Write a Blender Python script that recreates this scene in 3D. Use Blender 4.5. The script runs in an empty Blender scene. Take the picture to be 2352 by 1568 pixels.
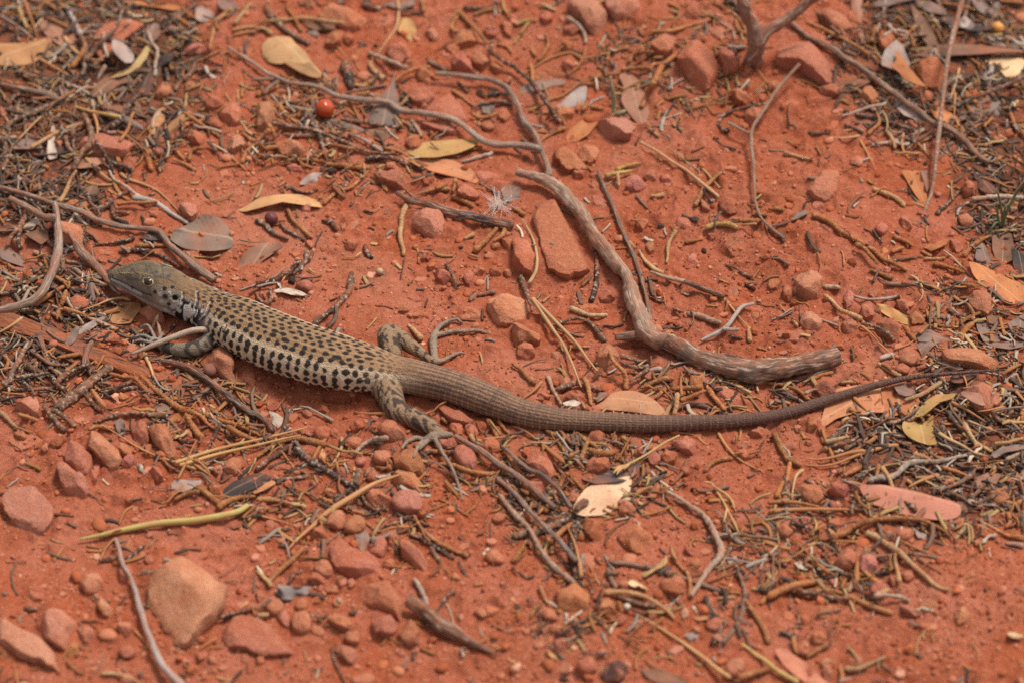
import bpy, bmesh, math, random
import numpy as np
from mathutils import Vector, Matrix
from mathutils.bvhtree import BVHTree

R = math.radians
rng = np.random.default_rng(7)
random.seed(7)
scene = bpy.context.scene

# ------------------------------------------------------------------ camera, sky, sun, exposure
PITCH, DIST, FRAME_W = R(43.0), 0.90, 0.290
CAM = np.array([0.0, -DIST * math.cos(PITCH), DIST * math.sin(PITCH)])
FWD = np.array([0.0, math.cos(PITCH), -math.sin(PITCH)])
RIGHT = np.array([1.0, 0.0, 0.0])
UP = np.array([0.0, math.sin(PITCH), math.cos(PITCH)])
cd = bpy.data.cameras.new('camera')
cam = bpy.data.objects.new('camera', cd)
scene.collection.objects.link(cam)
cam.location = CAM
cam.rotation_euler = (math.pi / 2 - PITCH, 0, 0)
cd.sensor_width = 36.0
cd.lens = 36.0 * DIST / FRAME_W
cd.clip_start, cd.clip_end = 0.02, 200.0
cd.dof.use_dof = True
cd.dof.focus_distance = 0.90
cd.dof.aperture_fstop = 11.0
scene.camera = cam

SUN_EL, SUN_AZ = R(62), R(50)          # azimuth measured from +y towards +x
world = bpy.data.worlds.new('World')
scene.world = world
world.use_nodes = True
wn, wl = world.node_tree.nodes, world.node_tree.links
sky = wn.new('ShaderNodeTexSky')
sky.sky_type = 'NISHITA'
sky.sun_disc = False
sky.sun_elevation = SUN_EL
sky.sun_rotation = SUN_AZ
sky.dust_density = 3.0
hs = wn.new('ShaderNodeHueSaturation')
hs.inputs['Saturation'].default_value = 0.12
wl.new(sky.outputs[0], hs.inputs['Color'])
wl.new(hs.outputs[0], wn['Background'].inputs['Color'])
wn['Background'].inputs['Strength'].default_value = 0.07
sd = bpy.data.lights.new('sun', 'SUN')
sd.energy = 1.5
sd.angle = R(14)
sd.color = (1.0, 0.95, 0.87)
sun = bpy.data.objects.new('sun', sd)
scene.collection.objects.link(sun)
sdir = Vector((math.cos(SUN_EL) * math.sin(SUN_AZ), math.cos(SUN_EL) * math.cos(SUN_AZ), math.sin(SUN_EL)))
sun.rotation_euler = sdir.to_track_quat('Z', 'Y').to_euler()
vs = scene.view_settings
vs.view_transform, vs.look, vs.exposure, vs.gamma = 'Standard', 'None', 1.14, 1.0
vs.use_curve_mapping = False
scene.cycles.max_bounces = 6
scene.cycles.use_denoising = False

# ------------------------------------------------------------------ helpers: noise, heights, unprojection
MM = 0.001
PX = FRAME_W / 2352.0                     # metres per photo unit (2352 wide) at the focus distance
_LAT = rng.random((512, 512))
def vnoise(x, y, seed=0):
    x = np.asarray(x, float) + seed * 37.17
    y = np.asarray(y, float) + seed * 91.71
    xi, yi = np.floor(x).astype(int), np.floor(y).astype(int)
    fx, fy = x - xi, y - yi
    fx = fx * fx * fx * (fx * (fx * 6 - 15) + 10)
    fy = fy * fy * fy * (fy * (fy * 6 - 15) + 10)
    x0, x1, y0, y1 = xi & 511, (xi + 1) & 511, yi & 511, (yi + 1) & 511
    a = _LAT[x0, y0] * (1 - fx) + _LAT[x1, y0] * fx
    b = _LAT[x0, y1] * (1 - fx) + _LAT[x1, y1] * fx
    return (a * (1 - fy) + b * fy) * 2 - 1

def unproj(px, z):
    """photo units (N,2) -> world points at the heights z"""
    px = np.atleast_2d(np.asarray(px, float))
    u = (px[:, 0] - 1176) * FRAME_W / 2352 / DIST
    v = -(px[:, 1] - 784) * FRAME_W / 2352 / DIST
    d = FWD[None] + u[:, None] * RIGHT[None] + v[:, None] * UP[None]
    t = (np.asarray(z, float) - CAM[2]) / d[:, 2]
    return CAM[None] + d * t[:, None]

def proj(p):
    q = np.asarray(p) - CAM
    w = q @ FWD
    return np.stack([1176 + (q @ RIGHT) / w * DIST / FRAME_W * 2352, 784 - (q @ UP) / w * DIST / FRAME_W * 2352], -1)

MOUNDS = []
for (mx, my, amp, rad) in [(1600, 90, 7.0, 26), (1330, -40, 5, 30), (1830, 230, 5.0, 24), (1960, 60, 4, 30), (2230, 1500, 4.5, 38), (1480, 1480, 2.5, 30),
                           (100, 1540, 2.2, 25), (1900, 560, 2.2, 22), (1640, 420, 2.0, 20), (700, 600, 1.5, 25),
                           (1120, 830, -1.2, 16), (1700, 250, -1.5, 14), (620, 980, -1.0, 24), (2120, 1330, 1.6, 20), (1960, 700, -1.2, 14)]:
    q = unproj([(mx, my)], 0)[0]
    MOUNDS.append((q[0], q[1], amp * MM, rad * MM))

def g_smooth(x, y):
    x, y = np.asarray(x, float), np.asarray(y, float)
    g = 1.6 * MM * vnoise(x / .075, y / .075, 1) + 0.7 * MM * vnoise(x / .03, y / .03, 2)
    for (mx, my, a, r) in MOUNDS:
        g = g + a * np.exp(-((x - mx) ** 2 + (y - my) ** 2) / (r * r))
    return g

def g_full(x, y):
    x, y = np.asarray(x, float), np.asarray(y, float)
    g = g_smooth(x, y)
    m = np.clip(0.65 + 0.9 * vnoise(x / .035, y / .035, 9), 0.22, 1.0)          # some patches stay smooth
    wx, wy = x + .0030 * vnoise(x / .008, y / .008, 21), y + .0030 * vnoise(x / .008, y / .008, 22)
    n1 = 0.95 * MM * vnoise(wx / .013, wy / .013, 3)
    cl = 1 - np.abs(vnoise(wx / .0070, wy / .0070, 4))                          # lumpy clods with narrow seams
    cl2 = 1 - np.abs(vnoise(wx / .0033, wy / .0033, 14))
    n2 = (1.25 * MM * (cl ** 2 - .4) + .62 * MM * (cl2 ** 2 - .4)) * m
    pit = np.clip(vnoise(wx / .0042, wy / .0042, 17) - .42, 0, 1) * np.clip(.5 + vnoise(x / .02, y / .02, 18), 0, 1)
    n3 = (0.46 * MM * vnoise(wx / .0026, wy / .0026, 5) + 0.32 * MM * vnoise(x / .0014, y / .0014, 6)) * (0.30 + 0.70 * m)
    return g + n1 + n2 + n3 - 2.6 * MM * pit

GX0, GX1, GY0, GY1, CELL = -0.24, 0.24, -0.20, 0.26, 0.0005
NX, NY = int((GX1 - GX0) / CELL), int((GY1 - GY0) / CELL)
_gx = GX0 + CELL * np.arange(NX)
_gy = GY0 + CELL * np.arange(NY)
GROUND = g_full(*np.meshgrid(_gx, _gy, indexing='ij'))
H = GROUND.copy()                                              # rises as things are laid on the ground

def samp(A, x, y):
    i = np.clip(((np.asarray(x) - GX0) / CELL).astype(int), 0, NX - 1)
    j = np.clip(((np.asarray(y) - GY0) / CELL).astype(int), 0, NY - 1)
    return A[i, j]

def samp_max(A, x, y, r):
    out = samp(A, x, y)
    for k in range(8):
        a = k * math.pi / 4
        out = np.maximum(out, samp(A, x + r * math.cos(a), y + r * math.sin(a)))
    return out

def stamp_disc(x, y, z, r):
    n = max(1, int(r / CELL + .5))
    for xx, yy, zz in zip(x, y, z):
        i, j = int((xx - GX0) / CELL), int((yy - GY0) / CELL)
        i0, i1, j0, j1 = max(i - n, 0), min(i + n + 1, NX), max(j - n, 0), min(j + n + 1, NY)
        if i0 < i1 and j0 < j1:
            np.maximum(H[i0:i1, j0:j1], zz, out=H[i0:i1, j0:j1])

def poly_mask(pts, grow=0):
    x0, y0 = pts.min(0) - grow
    x1, y1 = pts.max(0) + grow
    i0, i1 = max(int((x0 - GX0) / CELL), 0), min(int((x1 - GX0) / CELL) + 2, NX)
    j0, j1 = max(int((y0 - GY0) / CELL), 0), min(int((y1 - GY0) / CELL) + 2, NY)
    if i0 >= i1 or j0 >= j1:
        return None
    X, Y = np.meshgrid(_gx[i0:i1], _gy[j0:j1], indexing='ij')
    ins = np.zeros(X.shape, bool)
    n = len(pts)
    for k in range(n):
        xa, ya = pts[k]
        xb, yb = pts[(k + 1) % n]
        c = ((ya > Y) != (yb > Y)) & (X < (xb - xa) * (Y - ya) / ((yb - ya) or 1e-12) + xa)
        ins ^= c
    return (slice(i0, i1), slice(j0, j1)), ins

def resample(p, n, closed=False):
    p = np.asarray(p, float)
    if closed:
        p = np.vstack([p, p[:1]])
    d = np.r_[0, np.cumsum(np.linalg.norm(np.diff(p, axis=0), axis=1))]
    t = np.linspace(0, d[-1], n + 1)[:-1] if closed else np.linspace(0, d[-1], n)
    return np.stack([np.interp(t, d, p[:, k]) for k in range(p.shape[1])], -1)

def spline(p, per=8, closed=False):
    """Catmull-Rom through the points"""
    p = np.asarray(p, float)
    n = len(p)
    if n < 3 and not closed:
        return resample(p, per * 2)
    out = []
    m = n if closed else n - 1
    for i in range(m):
        if closed:
            a, b, c, d = p[(i - 1) % n], p[i], p[(i + 1) % n], p[(i + 2) % n]
        else:
            b, c = p[i], p[i + 1]
            a = p[i - 1] if i else 2 * b - c
            d = p[i + 2] if i + 2 < n else 2 * c - b
        for k in range(per):
            t = k / per
            out.append(.5 * (2 * b + (c - a) * t + (2 * a - 5 * b + 4 * c - d) * t * t + (3 * b - a - 3 * c + d) * t ** 3))
    if not closed:
        out.append(p[-1])
    return np.array(out)

def gsmooth(z, s):
    if s < .3 or len(z) < 3:
        return z
    k = np.exp(-.5 * (np.arange(-int(3 * s) - 1, int(3 * s) + 2) / s) ** 2)
    k /= k.sum()
    pad = len(k) // 2
    zp = np.pad(z, pad, mode='edge')
    return np.convolve(zp, k, 'valid')

# ------------------------------------------------------------------ objects
COL = scene.collection
def link_mesh(name, verts, faces, mat, parent=None, color=None, smooth=True, sharp=None):
    me = bpy.data.meshes.new(name)
    me.from_pydata([tuple(v) for v in verts], [], [tuple(f) for f in faces])
    me.materials.append(mat)
    me.polygons.foreach_set('use_smooth', [smooth] * len(me.polygons))
    if sharp:
        me.set_sharp_from_angle(angle=R(sharp))
    me.update()
    o = bpy.data.objects.new(name, me)
    COL.objects.link(o)
    if parent:
        o.parent = parent
    if color is not None:
        o.color = (*color, 1)
    return o

def big_mesh(name, V, F, mat, colors=None, smooth=True):
    """V (n,3), F (m,3 or 4) numpy; optional per-vertex colours"""
    me = bpy.data.meshes.new(name)
    k = F.shape[1]
    me.vertices.add(len(V))
    me.vertices.foreach_set('co', np.ascontiguousarray(V, np.float32).ravel())
    me.loops.add(F.size)
    me.loops.foreach_set('vertex_index', np.ascontiguousarray(F, np.int32).ravel())
    me.polygons.add(len(F))
    me.polygons.foreach_set('loop_start', np.arange(0, F.size, k, dtype=np.int32))
    me.polygons.foreach_set('use_smooth', np.full(len(F), smooth))
    me.update(calc_edges=True)
    me.validate()
    if colors is not None:
        at = me.color_attributes.new('Col', 'FLOAT_COLOR', 'POINT')
        at.data.foreach_set('color', np.c_[colors, np.ones(len(colors))].astype(np.float32).ravel())
    me.materials.append(mat)
    o = bpy.data.objects.new(name, me)
    COL.objects.link(o)
    return o

def tag(o, label=None, cat=None, group=None, kind=None):
    if label: o['label'] = label
    if cat:
        o['category'] = cat
        o['kind'] = 'thing'
    if group: o['group'] = group
    if kind: o['kind'] = kind
    return o

# ------------------------------------------------------------------ materials
class NT:
    def __init__(s, name):
        s.m = bpy.data.materials.new(name)
        s.m.use_nodes = True
        s.n, s.l = s.m.node_tree.nodes, s.m.node_tree.links
        s.b = s.n['Principled BSDF']
        s.tc = s.n.new('ShaderNodeTexCoord')
    def node(s, t, **kw):
        x = s.n.new(t)
        for k, v in kw.items():
            if k.startswith('_'):
                setattr(x, k[1:], v)
            else:
                i = x.inputs[k.replace('__', ' ')]
                if hasattr(v, 'is_output') or isinstance(v, bpy.types.NodeSocket):
                    s.l.new(v, i)
                else:
                    i.default_value = v
        return x
    def noise(s, scale, detail=4, rough=.6, vec=None, w=None):
        x = s.node('ShaderNodeTexNoise', Scale=scale, Detail=detail, Roughness=rough)
        s.l.new(vec or s.tc.outputs['Object'], x.inputs['Vector'])
        return x.outputs['Fac']
    def ramp(s, fac, a, b, ca=(0, 0, 0, 1), cb=(1, 1, 1, 1)):
        x = s.n.new('ShaderNodeValToRGB')
        x.color_ramp.elements[0].position, x.color_ramp.elements[1].position = a, b
        x.color_ramp.elements[0].color, x.color_ramp.elements[1].color = ca, cb
        s.l.new(fac, x.inputs[0])
        return x.outputs['Color']
    def mix(s, fac, a, b, mode='MIX'):
        x = s.n.new('ShaderNodeMix')
        x.data_type, x.blend_type = 'RGBA', mode
        for v, i in ((fac, 0), (a, 6), (b, 7)):
            if isinstance(v, bpy.types.NodeSocket):
                s.l.new(v, x.inputs[i])
            elif i == 0:
                x.inputs[0].default_value = v
            else:
                x.inputs[i].default_value = (*v, 1)
        return x.outputs[2]
    def math(s, op, a, b=None):
        x = s.n.new('ShaderNodeMath')
        x.operation = op
        for v, i in ((a, 0), (b, 1)):
            if v is None: continue
            if isinstance(v, bpy.types.NodeSocket): s.l.new(v, x.inputs[i])
            else: x.inputs[i].default_value = v
        return x.outputs[0]
    def bump(s, h, dist, strength=1.0, normal=None):
        x = s.node('ShaderNodeBump', Height=h, Distance=dist, Strength=strength)
        if normal is not None: s.l.new(normal, x.inputs['Normal'])
        return x.outputs[0]
    def done(s, color, rough, normal=None, spec=.25, **kw):
        s.l.new(color, s.b.inputs['Base Color']) if isinstance(color, bpy.types.NodeSocket) else None
        if isinstance(rough, bpy.types.NodeSocket): s.l.new(rough, s.b.inputs['Roughness'])
        else: s.b.inputs['Roughness'].default_value = rough
        s.b.inputs['Specular IOR Level'].default_value = spec
        if normal is not None: s.l.new(normal, s.b.inputs['Normal'])
        for k, v in kw.items(): s.b.inputs[k.replace('__', ' ')].default_value = v
        return s.m

def mat_soil():
    t = NT('red_soil')
    a = t.noise(34, 5, .6)
    b = t.noise(170, 6, .65)
    c = t.noise(800, 5, .7)
    col = t.mix(t.ramp(a, .38, .64), (.375, .092, .040), (.430, .138, .082))
    col = t.mix(t.math('MULTIPLY', t.ramp(b, .46, .64), .75), col, (.295, .071, .029))
    col = t.mix(t.math('MULTIPLY', t.ramp(c, .51, .68), .55), col, (.53, .215, .125))
    d = t.noise(1100, 3, .7)
    specks = t.math('MULTIPLY', t.ramp(d, .625, .68), t.ramp(t.noise(70, 3, .6), .40, .58))
    col = t.mix(t.math('MULTIPLY', specks, .9), col, (.075, .034, .024))
    dst = t.noise(13, 4, .55)
    col = t.mix(t.math('MULTIPLY', t.ramp(dst, .52, .68), .45), col, (.47, .185, .108))
    du = t.node('ShaderNodeAttribute', _attribute_name='duff')
    hum = t.mix(t.ramp(t.noise(420, 5, .7), .42, .62), (.075, .042, .028), (.27, .085, .038))
    col = t.mix(t.math('MULTIPLY', t.ramp(t.math('ADD', du.outputs['Fac'], t.math('MULTIPLY', t.math('SUBTRACT', b, .5), 1.6)), .25, .75), .85), col, hum)
    nrm = t.bump(c, .0008, .8, t.bump(t.noise(2300, 3, .7), .0005, .8))
    return t.done(col, .95, nrm, spec=.10)

def mat_stone():
    t = NT('dusty_sandstone')
    oi = t.node('ShaderNodeObjectInfo')
    vec = t.node('ShaderNodeVectorMath', _operation='ADD')
    t.l.new(t.tc.outputs['Object'], vec.inputs[0])
    cv = t.node('ShaderNodeCombineXYZ')
    t.l.new(t.math('MULTIPLY', oi.outputs['Random'], 7.0), cv.inputs[0])
    t.l.new(cv.outputs[0], vec.inputs[1])
    v = vec.outputs[0]
    a = t.noise(110, 4, .6, v)
    b = t.noise(480, 5, .65, v)
    c = t.noise(2200, 3, .7, v)
    col = t.mix(t.math('MULTIPLY', t.ramp(a, .44, .66), .50), oi.outputs['Color'], (.41, .108, .044))     # patches of soil dust
    col = t.mix(t.math('MULTIPLY', t.ramp(b, .50, .68), .50), col, (.57, .25, .145))                      # worn pale bits
    col = t.mix(t.math('MULTIPLY', t.ramp(c, .57, .68), .50), col, (.21, .065, .038))
    nrm = t.bump(b, .0012, .8, t.bump(c, .0005, .8))
    return t.done(col, .95, nrm, spec=.06)

def mat_object_color(name, flecks, fleck_col, fscale, amount, bump_scale, bump_d, stretch=None, rough=.9, spec=.08):
    t = NT(name)
    oi = t.node('ShaderNodeObjectInfo')
    v = t.tc.outputs['UV' if stretch else 'Object']
    if stretch:
        mp = t.node('ShaderNodeMapping')
        mp.inputs['Scale'].default_value = stretch
        t.l.new(v, mp.inputs[0])
        ad = t.node('ShaderNodeVectorMath', _operation='ADD')
        cv = t.node('ShaderNodeCombineXYZ')
        t.l.new(t.math('MULTIPLY', oi.outputs['Random'], 50.0), cv.inputs[2])
        t.l.new(mp.outputs[0], ad.inputs[0]); t.l.new(cv.outputs[0], ad.inputs[1])
        v = ad.outputs[0]
    n = t.noise(fscale, 4, .65, v)
    n2 = t.noise(fscale * .23, 3, .6, v)
    col = t.mix(t.math('MULTIPLY', t.ramp(n2, .35, .7), .5), oi.outputs['Color'], t.mix(1.0, oi.outputs['Color'], (.42, .34, .30), 'MULTIPLY'))
    col = t.mix(t.math('MULTIPLY', t.ramp(n, flecks[0], flecks[1]), amount), col, fleck_col)
    # red soil dust clinging to it
    dust = t.noise(170, 4, .6)
    col = t.mix(t.math('MULTIPLY', t.ramp(dust, .42, .68), .50), col, (.40, .125, .058))
    nrm = t.bump(t.noise(bump_scale, 4, .6, v), bump_d, .6)
    return t.done(col, rough, nrm, spec=spec)

def mat_leaf():
    t = NT('dry_leaf')
    oi = t.node('ShaderNodeObjectInfo')
    uv = t.node('ShaderNodeSeparateXYZ')
    t.l.new(t.tc.outputs['UV'], uv.inputs[0])
    v = t.math('ABSOLUTE', t.math('SUBTRACT', uv.outputs[1], .5))
    rib = t.ramp(v, .010, .035, (1, 1, 1, 1), (0, 0, 0, 1))
    side = t.math('SINE', t.math('MULTIPLY', t.math('ADD', uv.outputs[0], t.math('MULTIPLY', v, -.55)), 95.0))
    n = t.noise(160, 4, .6)
    n2 = t.noise(700, 4, .65)
    dark = t.mix(1.0, oi.outputs['Color'], (.55, .45, .40), 'MULTIPLY')
    col = t.mix(t.math('MULTIPLY', t.ramp(n, .42, .72), .55), oi.outputs['Color'], dark)
    col = t.mix(t.math('MULTIPLY', t.ramp(n2, .60, .68), .65), col, (.11, .05, .03))
    pale = t.mix(.5, oi.outputs['Color'], (.62, .44, .27))
    col = t.mix(t.math('MULTIPLY', rib, .5), col, pale)
    dust = t.noise(95, 5, .65)
    col = t.mix(t.math('MULTIPLY', t.ramp(dust, .46, .68), .42), col, (.42, .135, .065))
    h = t.math('ADD', t.math('MULTIPLY', side, .25), t.math('ADD', t.math('MULTIPLY', rib, -1.2), n2))
    nrm = t.bump(h, .00012, .55)
    return t.done(col, .72, nrm, spec=.16)

def mat_vcol(name, rough=.9, bscale=1800, bd=.0002, spec=.06):
    t = NT(name)
    a = t.node('ShaderNodeAttribute', _attribute_name='Col')
    n = t.noise(700, 3, .65)
    col = t.mix(t.math('MULTIPLY', t.ramp(n, .45, .75), .35), a.outputs['Color'], t.mix(1.0, a.outputs['Color'], (.6, .5, .45), 'MULTIPLY'))
    return t.done(col, rough, t.bump(t.noise(bscale, 3, .7), bd, .6), spec=spec)

def mat_plain(name, color, rough, spec=.4, nscale=300, var=.3, bd=.0001, **kw):
    t = NT(name)
    n = t.noise(nscale, 4, .6)
    dk = tuple(c * .55 for c in color)
    col = t.mix(t.math('MULTIPLY', t.ramp(n, .4, .7), var), color, dk)
    return t.done(col, rough, t.bump(t.noise(nscale * 4, 3, .6), bd, .4), spec=spec, **kw)

M_SOIL, M_STONE, M_LEAF = mat_soil(), mat_stone(), mat_leaf()
M_SCALY = mat_object_color('scaly_twig', (.52, .66), (.55, .34, .19), 800, .55, 1400, .0009)
M_OLD = mat_object_color('weathered_twig', (.53, .62), (.52, .38, .28), 900, .75, 1300, .0008)
M_NEEDLE = mat_object_color('pine_needle', (.60, .72), (.10, .045, .02), 1.0, .5, 2.0, .0001, stretch=(1.5, 9, 1), rough=.65, spec=.22)
M_BARK = mat_object_color('bark', (.51, .61), (.54, .39, .30), 1.0, .72, 1.6, .0012, stretch=(1.8, 17, 1))
M_FLATBARK = mat_object_color('flat_bark', (.50, .58), (.115, .075, .065), 1.0, .75, 3.0, .002, stretch=(9, 4, 1))
M_CRUMB = mat_vcol('soil_crumb')

# ------------------------------------------------------------------ labels: which one, by what lies near it
LANDMARKS = [
    ("the lizard's head", 330, 640), ("the lizard's forefoot", 350, 790), ("the lizard's belly", 640, 890), ("the lizard's back", 640, 690),
    ("the lizard's near hind foot", 990, 1020), ("the lizard's far hind foot", 1040, 770), ("the middle of the lizard's tail", 1400, 975),
    ("the lizard's tail tip", 2280, 850), ("the lizard's tail base", 1150, 900), ("the glossy red berry", 746, 250), ("the round orange berry", 2291, 65),
    ("the purple berry", 482, 847), ("the maroon berry", 623, 500), ("the tuft of white fluff", 1143, 470),
    ("the broad slab under the branch", 1280, 540), ("the thick branch's cut end", 1930, 820), ("the thick branch's elbow", 1480, 770),
    ("the thick branch's upper fork", 1230, 345), ("the cream leaf", 1385, 1140), ("the pink lance leaf", 2090, 1150), ("the mustard leaf", 2110, 970),
    ("the upright shrub stem", 1735, 110), ("the green sprout", 2300, 520), ("the vivid orange leaf", 2310, 660),
    ("the flat bark strip", 200, 800), ("the pale pyramid stone", 420, 1360), ("the yellow-green stalk", 380, 1200),
    ("the charcoal lump", 1410, 1540), ("the boxy orange stone", 1318, 1375), ("the split bark stick", 1040, 1440),
    ("the toothed tan leaf", 50, 115), ("the pale boulder", 1350, 20), ("the arched straw leaf", 650, 465), ("the wavy grey leaf", 480, 540),
    ("the white forked twig", 1680, 735), ("the pale knobbly twig", 1640, 1260), ("the gold lance leaf", 1025, 340), ("the dark smooth stick", 1040, 480),
    ("the arched orange twig", 2060, 1195), ("the leaning cane", 2180, 240), ("the cream curled leaf", 2300, 150), ("the white bleached stick", 330, 1400),
    ("the tan folded leaf", 670, 135), ("the cracked red slab", 265, 85), ("the triangular grey leaf", 885, 250), ("the peach leaf", 1450, 925),
    ("the tan block stone", 1165, 710), ("the thin forked twig", 1735, 330), ("the rippled pink slab", 45, 1490), ("the dusky rose slab", 815, 1290),
    ("the green-grey shoot", 1410, 220), ("the overhanging red boulder", 1605, 140), ("the lens-shaped gold leaf", 2050, 720), ("the long straw stem", 1590, 1490)]
_LM = np.array([(x, y) for _, x, y in LANDMARKS], float)
USED = {}
def near(px):
    d = np.hypot(*(_LM - np.asarray(px)).T)
    o = np.argsort(d)
    a, b = LANDMARKS[o[0]][0], LANDMARKS[o[1]][0]
    if d[o[0]] < 75:
        return 'beside ' + a
    if d[o[1]] < 1.35 * d[o[0]] + 10:
        return 'between %s and %s' % tuple(sorted((a, b)))
    return 'not far from ' + a

def auto_tag(o, desc, plural, cat, px):
    where = near(px)
    lab = desc + ' ' + where
    w = lab.split()
    if len(w) > 16:
        lab = desc + ' beside ' + LANDMARKS[int(np.argmin(np.hypot(*(_LM - np.asarray(px)).T)))][0]
        where = lab[len(desc) + 1:]
    tag(o, lab, cat, plural + ' ' + where)

# ------------------------------------------------------------------ tubes: twigs, needles, sticks
def tube_geom(P, rad, seg=8, style='smooth', pitch=.9 * MM, flat=1.0, seed=0):
    """P (n,3) centres, rad (n,). Returns verts, faces, uv rows (u in cm, v around)"""
    n = len(P)
    T = np.gradient(P, axis=0)
    T /= np.linalg.norm(T, axis=1)[:, None] + 1e-12
    Zr = np.array([0, 0, 1.0])
    S = np.cross(T, Zr)
    ln = np.linalg.norm(S, axis=1)
    S[ln < 1e-3] = (1, 0, 0)
    S /= np.linalg.norm(S, axis=1)[:, None]
    N = np.cross(S, T)
    s = np.r_[0, np.cumsum(np.linalg.norm(np.diff(P, axis=0), axis=1))]
    ang = -math.pi / 2 + 2 * math.pi * np.arange(seg) / seg
    rr = np.repeat(rad[:, None], seg, 1)
    if style == 'scaly':
        ph = (s[:, None] / pitch + .5 * ((np.arange(seg)[None] // 2) % 2) + .13 * seed)
        saw = (ph % 1.0)
        rr = rr * (.82 + .30 * saw ** .8 + .16 * vnoise(s[:, None] / .0035, np.arange(seg)[None] * .5, seed) + .16 * vnoise(s[:, None] / .0009, np.arange(seg)[None] * 1.3, seed + 2))
    elif style == 'old':
        ph = (s[:, None] / (pitch * 1.15) + .5 * ((np.arange(seg)[None] // 2) % 2) + .13 * seed)
        rr = rr * (.80 + .20 * (ph % 1.0) + .30 * vnoise(s[:, None] / .0011, ang[None] * 1.1 + 5, seed) + .12 * vnoise(s[:, None] / .005, ang[None] * .3, seed + 3))
    elif style == 'bark':
        rr = rr * (1 + .16 * vnoise(s[:, None] / .006, ang[None] * .9 + 9, seed) + .15 * vnoise(s[:, None] / .0016, ang[None] * 1.7, seed + 1) + .05 * vnoise(s[:, None] / .012, ang[None] * 3.2, seed + 2))
    elif style == 'smooth':
        rr = rr * (1 + .05 * vnoise(s[:, None] / .004, ang[None] * .5, seed))
    ca, sa = np.cos(ang), np.sin(ang)
    V = P[:, None] + (S[:, None] * ca[None, :, None] + N[:, None] * sa[None, :, None] * flat) * rr[..., None]
    V = V.reshape(-1, 3)
    F = []
    for i in range(n - 1):
        for j in range(seg):
            k = (j + 1) % seg
            F.append((i * seg + j, i * seg + k, (i + 1) * seg + k, (i + 1) * seg + j))
    F.append(tuple(range(seg - 1, -1, -1)))
    F.append(tuple((n - 1) * seg + j for j in range(seg)))
    UV = np.stack([np.repeat(s * 100, seg), np.tile(np.arange(seg) / seg, n)], -1)
    return V, F, UV

def set_uv(o, UV):
    me = o.data
    lay = me.uv_layers.new(name='UVMap')
    vi = np.empty(len(me.loops), np.int32)
    me.loops.foreach_get('vertex_index', vi)
    uv = UV[vi]
    lay.data.foreach_set('uv', uv.astype(np.float32).ravel())

def lay_path(px, r, step, stiff, lift=0.0, cap=7 * MM, sink=.25):
    """rest a path drawn in the photo on whatever already lies there; returns world centres"""
    p = spline(px, 8)
    w = unproj(p, samp(GROUND, *unproj(p, 0)[:, :2].T))
    L = np.linalg.norm(np.diff(w, axis=0), axis=1).sum()
    n = max(4, int(L / step) + 1)
    p = resample(p, n)
    z = samp(GROUND, *unproj(p, 0)[:, :2].T)
    for _ in range(3):
        w = unproj(p, z)
        g = samp(GROUND, w[:, 0], w[:, 1])
        sup = np.minimum(samp_max(H, w[:, 0], w[:, 1], r * .5), g + cap)
        zz = sup + r * (1 - sink)
        sg = stiff / step
        zs = gsmooth(zz, sg)
        zz = gsmooth(np.maximum(zz * .5 + zs * .5, zs), max(sg * .5, 1.2))
        z = zz + lift
    return unproj(p, z), p

TW = {  # code: (name, style, material, colour, description, category)
    'j': ('juniper_twig', 'scaly', 'M_SCALY', (.37, .155, .062), 'orange-brown scaly juniper twig', 'twig'),
    'J': ('juniper_twig', 'scaly', 'M_SCALY', (.44, .265, .135), 'pale tan scaly juniper twig', 'twig'),
    'y': ('juniper_twig', 'scaly', 'M_SCALY', (.50, .31, .105), 'yellow scaly juniper twig', 'twig'),
    'k': ('weathered_twig', 'old', 'M_OLD', (.155, .095, .068), 'grey-brown flecked old twig', 'twig'),
    'K': ('weathered_twig', 'old', 'M_OLD', (.40, .29, .22), 'pale grey knobbly old twig', 'twig'),
    'n': ('pine_needle', 'smooth', 'M_NEEDLE', (.46, .20, .075), 'orange pine needle', 'needle'),
    'N': ('dry_straw', 'smooth', 'M_NEEDLE', (.52, .33, .16), 'straw-coloured dry stem', 'stem'),
    'b': ('bark_twig', 'bark', 'M_BARK', (.20, .125, .09), 'brown bark-covered twig', 'twig'),
    'd': ('dark_twig', 'old', 'M_OLD', (.072, .048, .040), 'charcoal-dark rough twig', 'twig'),
    'w': ('bleached_twig', 'bark', 'M_BARK', (.46, .38, .33), 'bleached whitish twig', 'twig'),
}
_cnt = [0]
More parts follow.
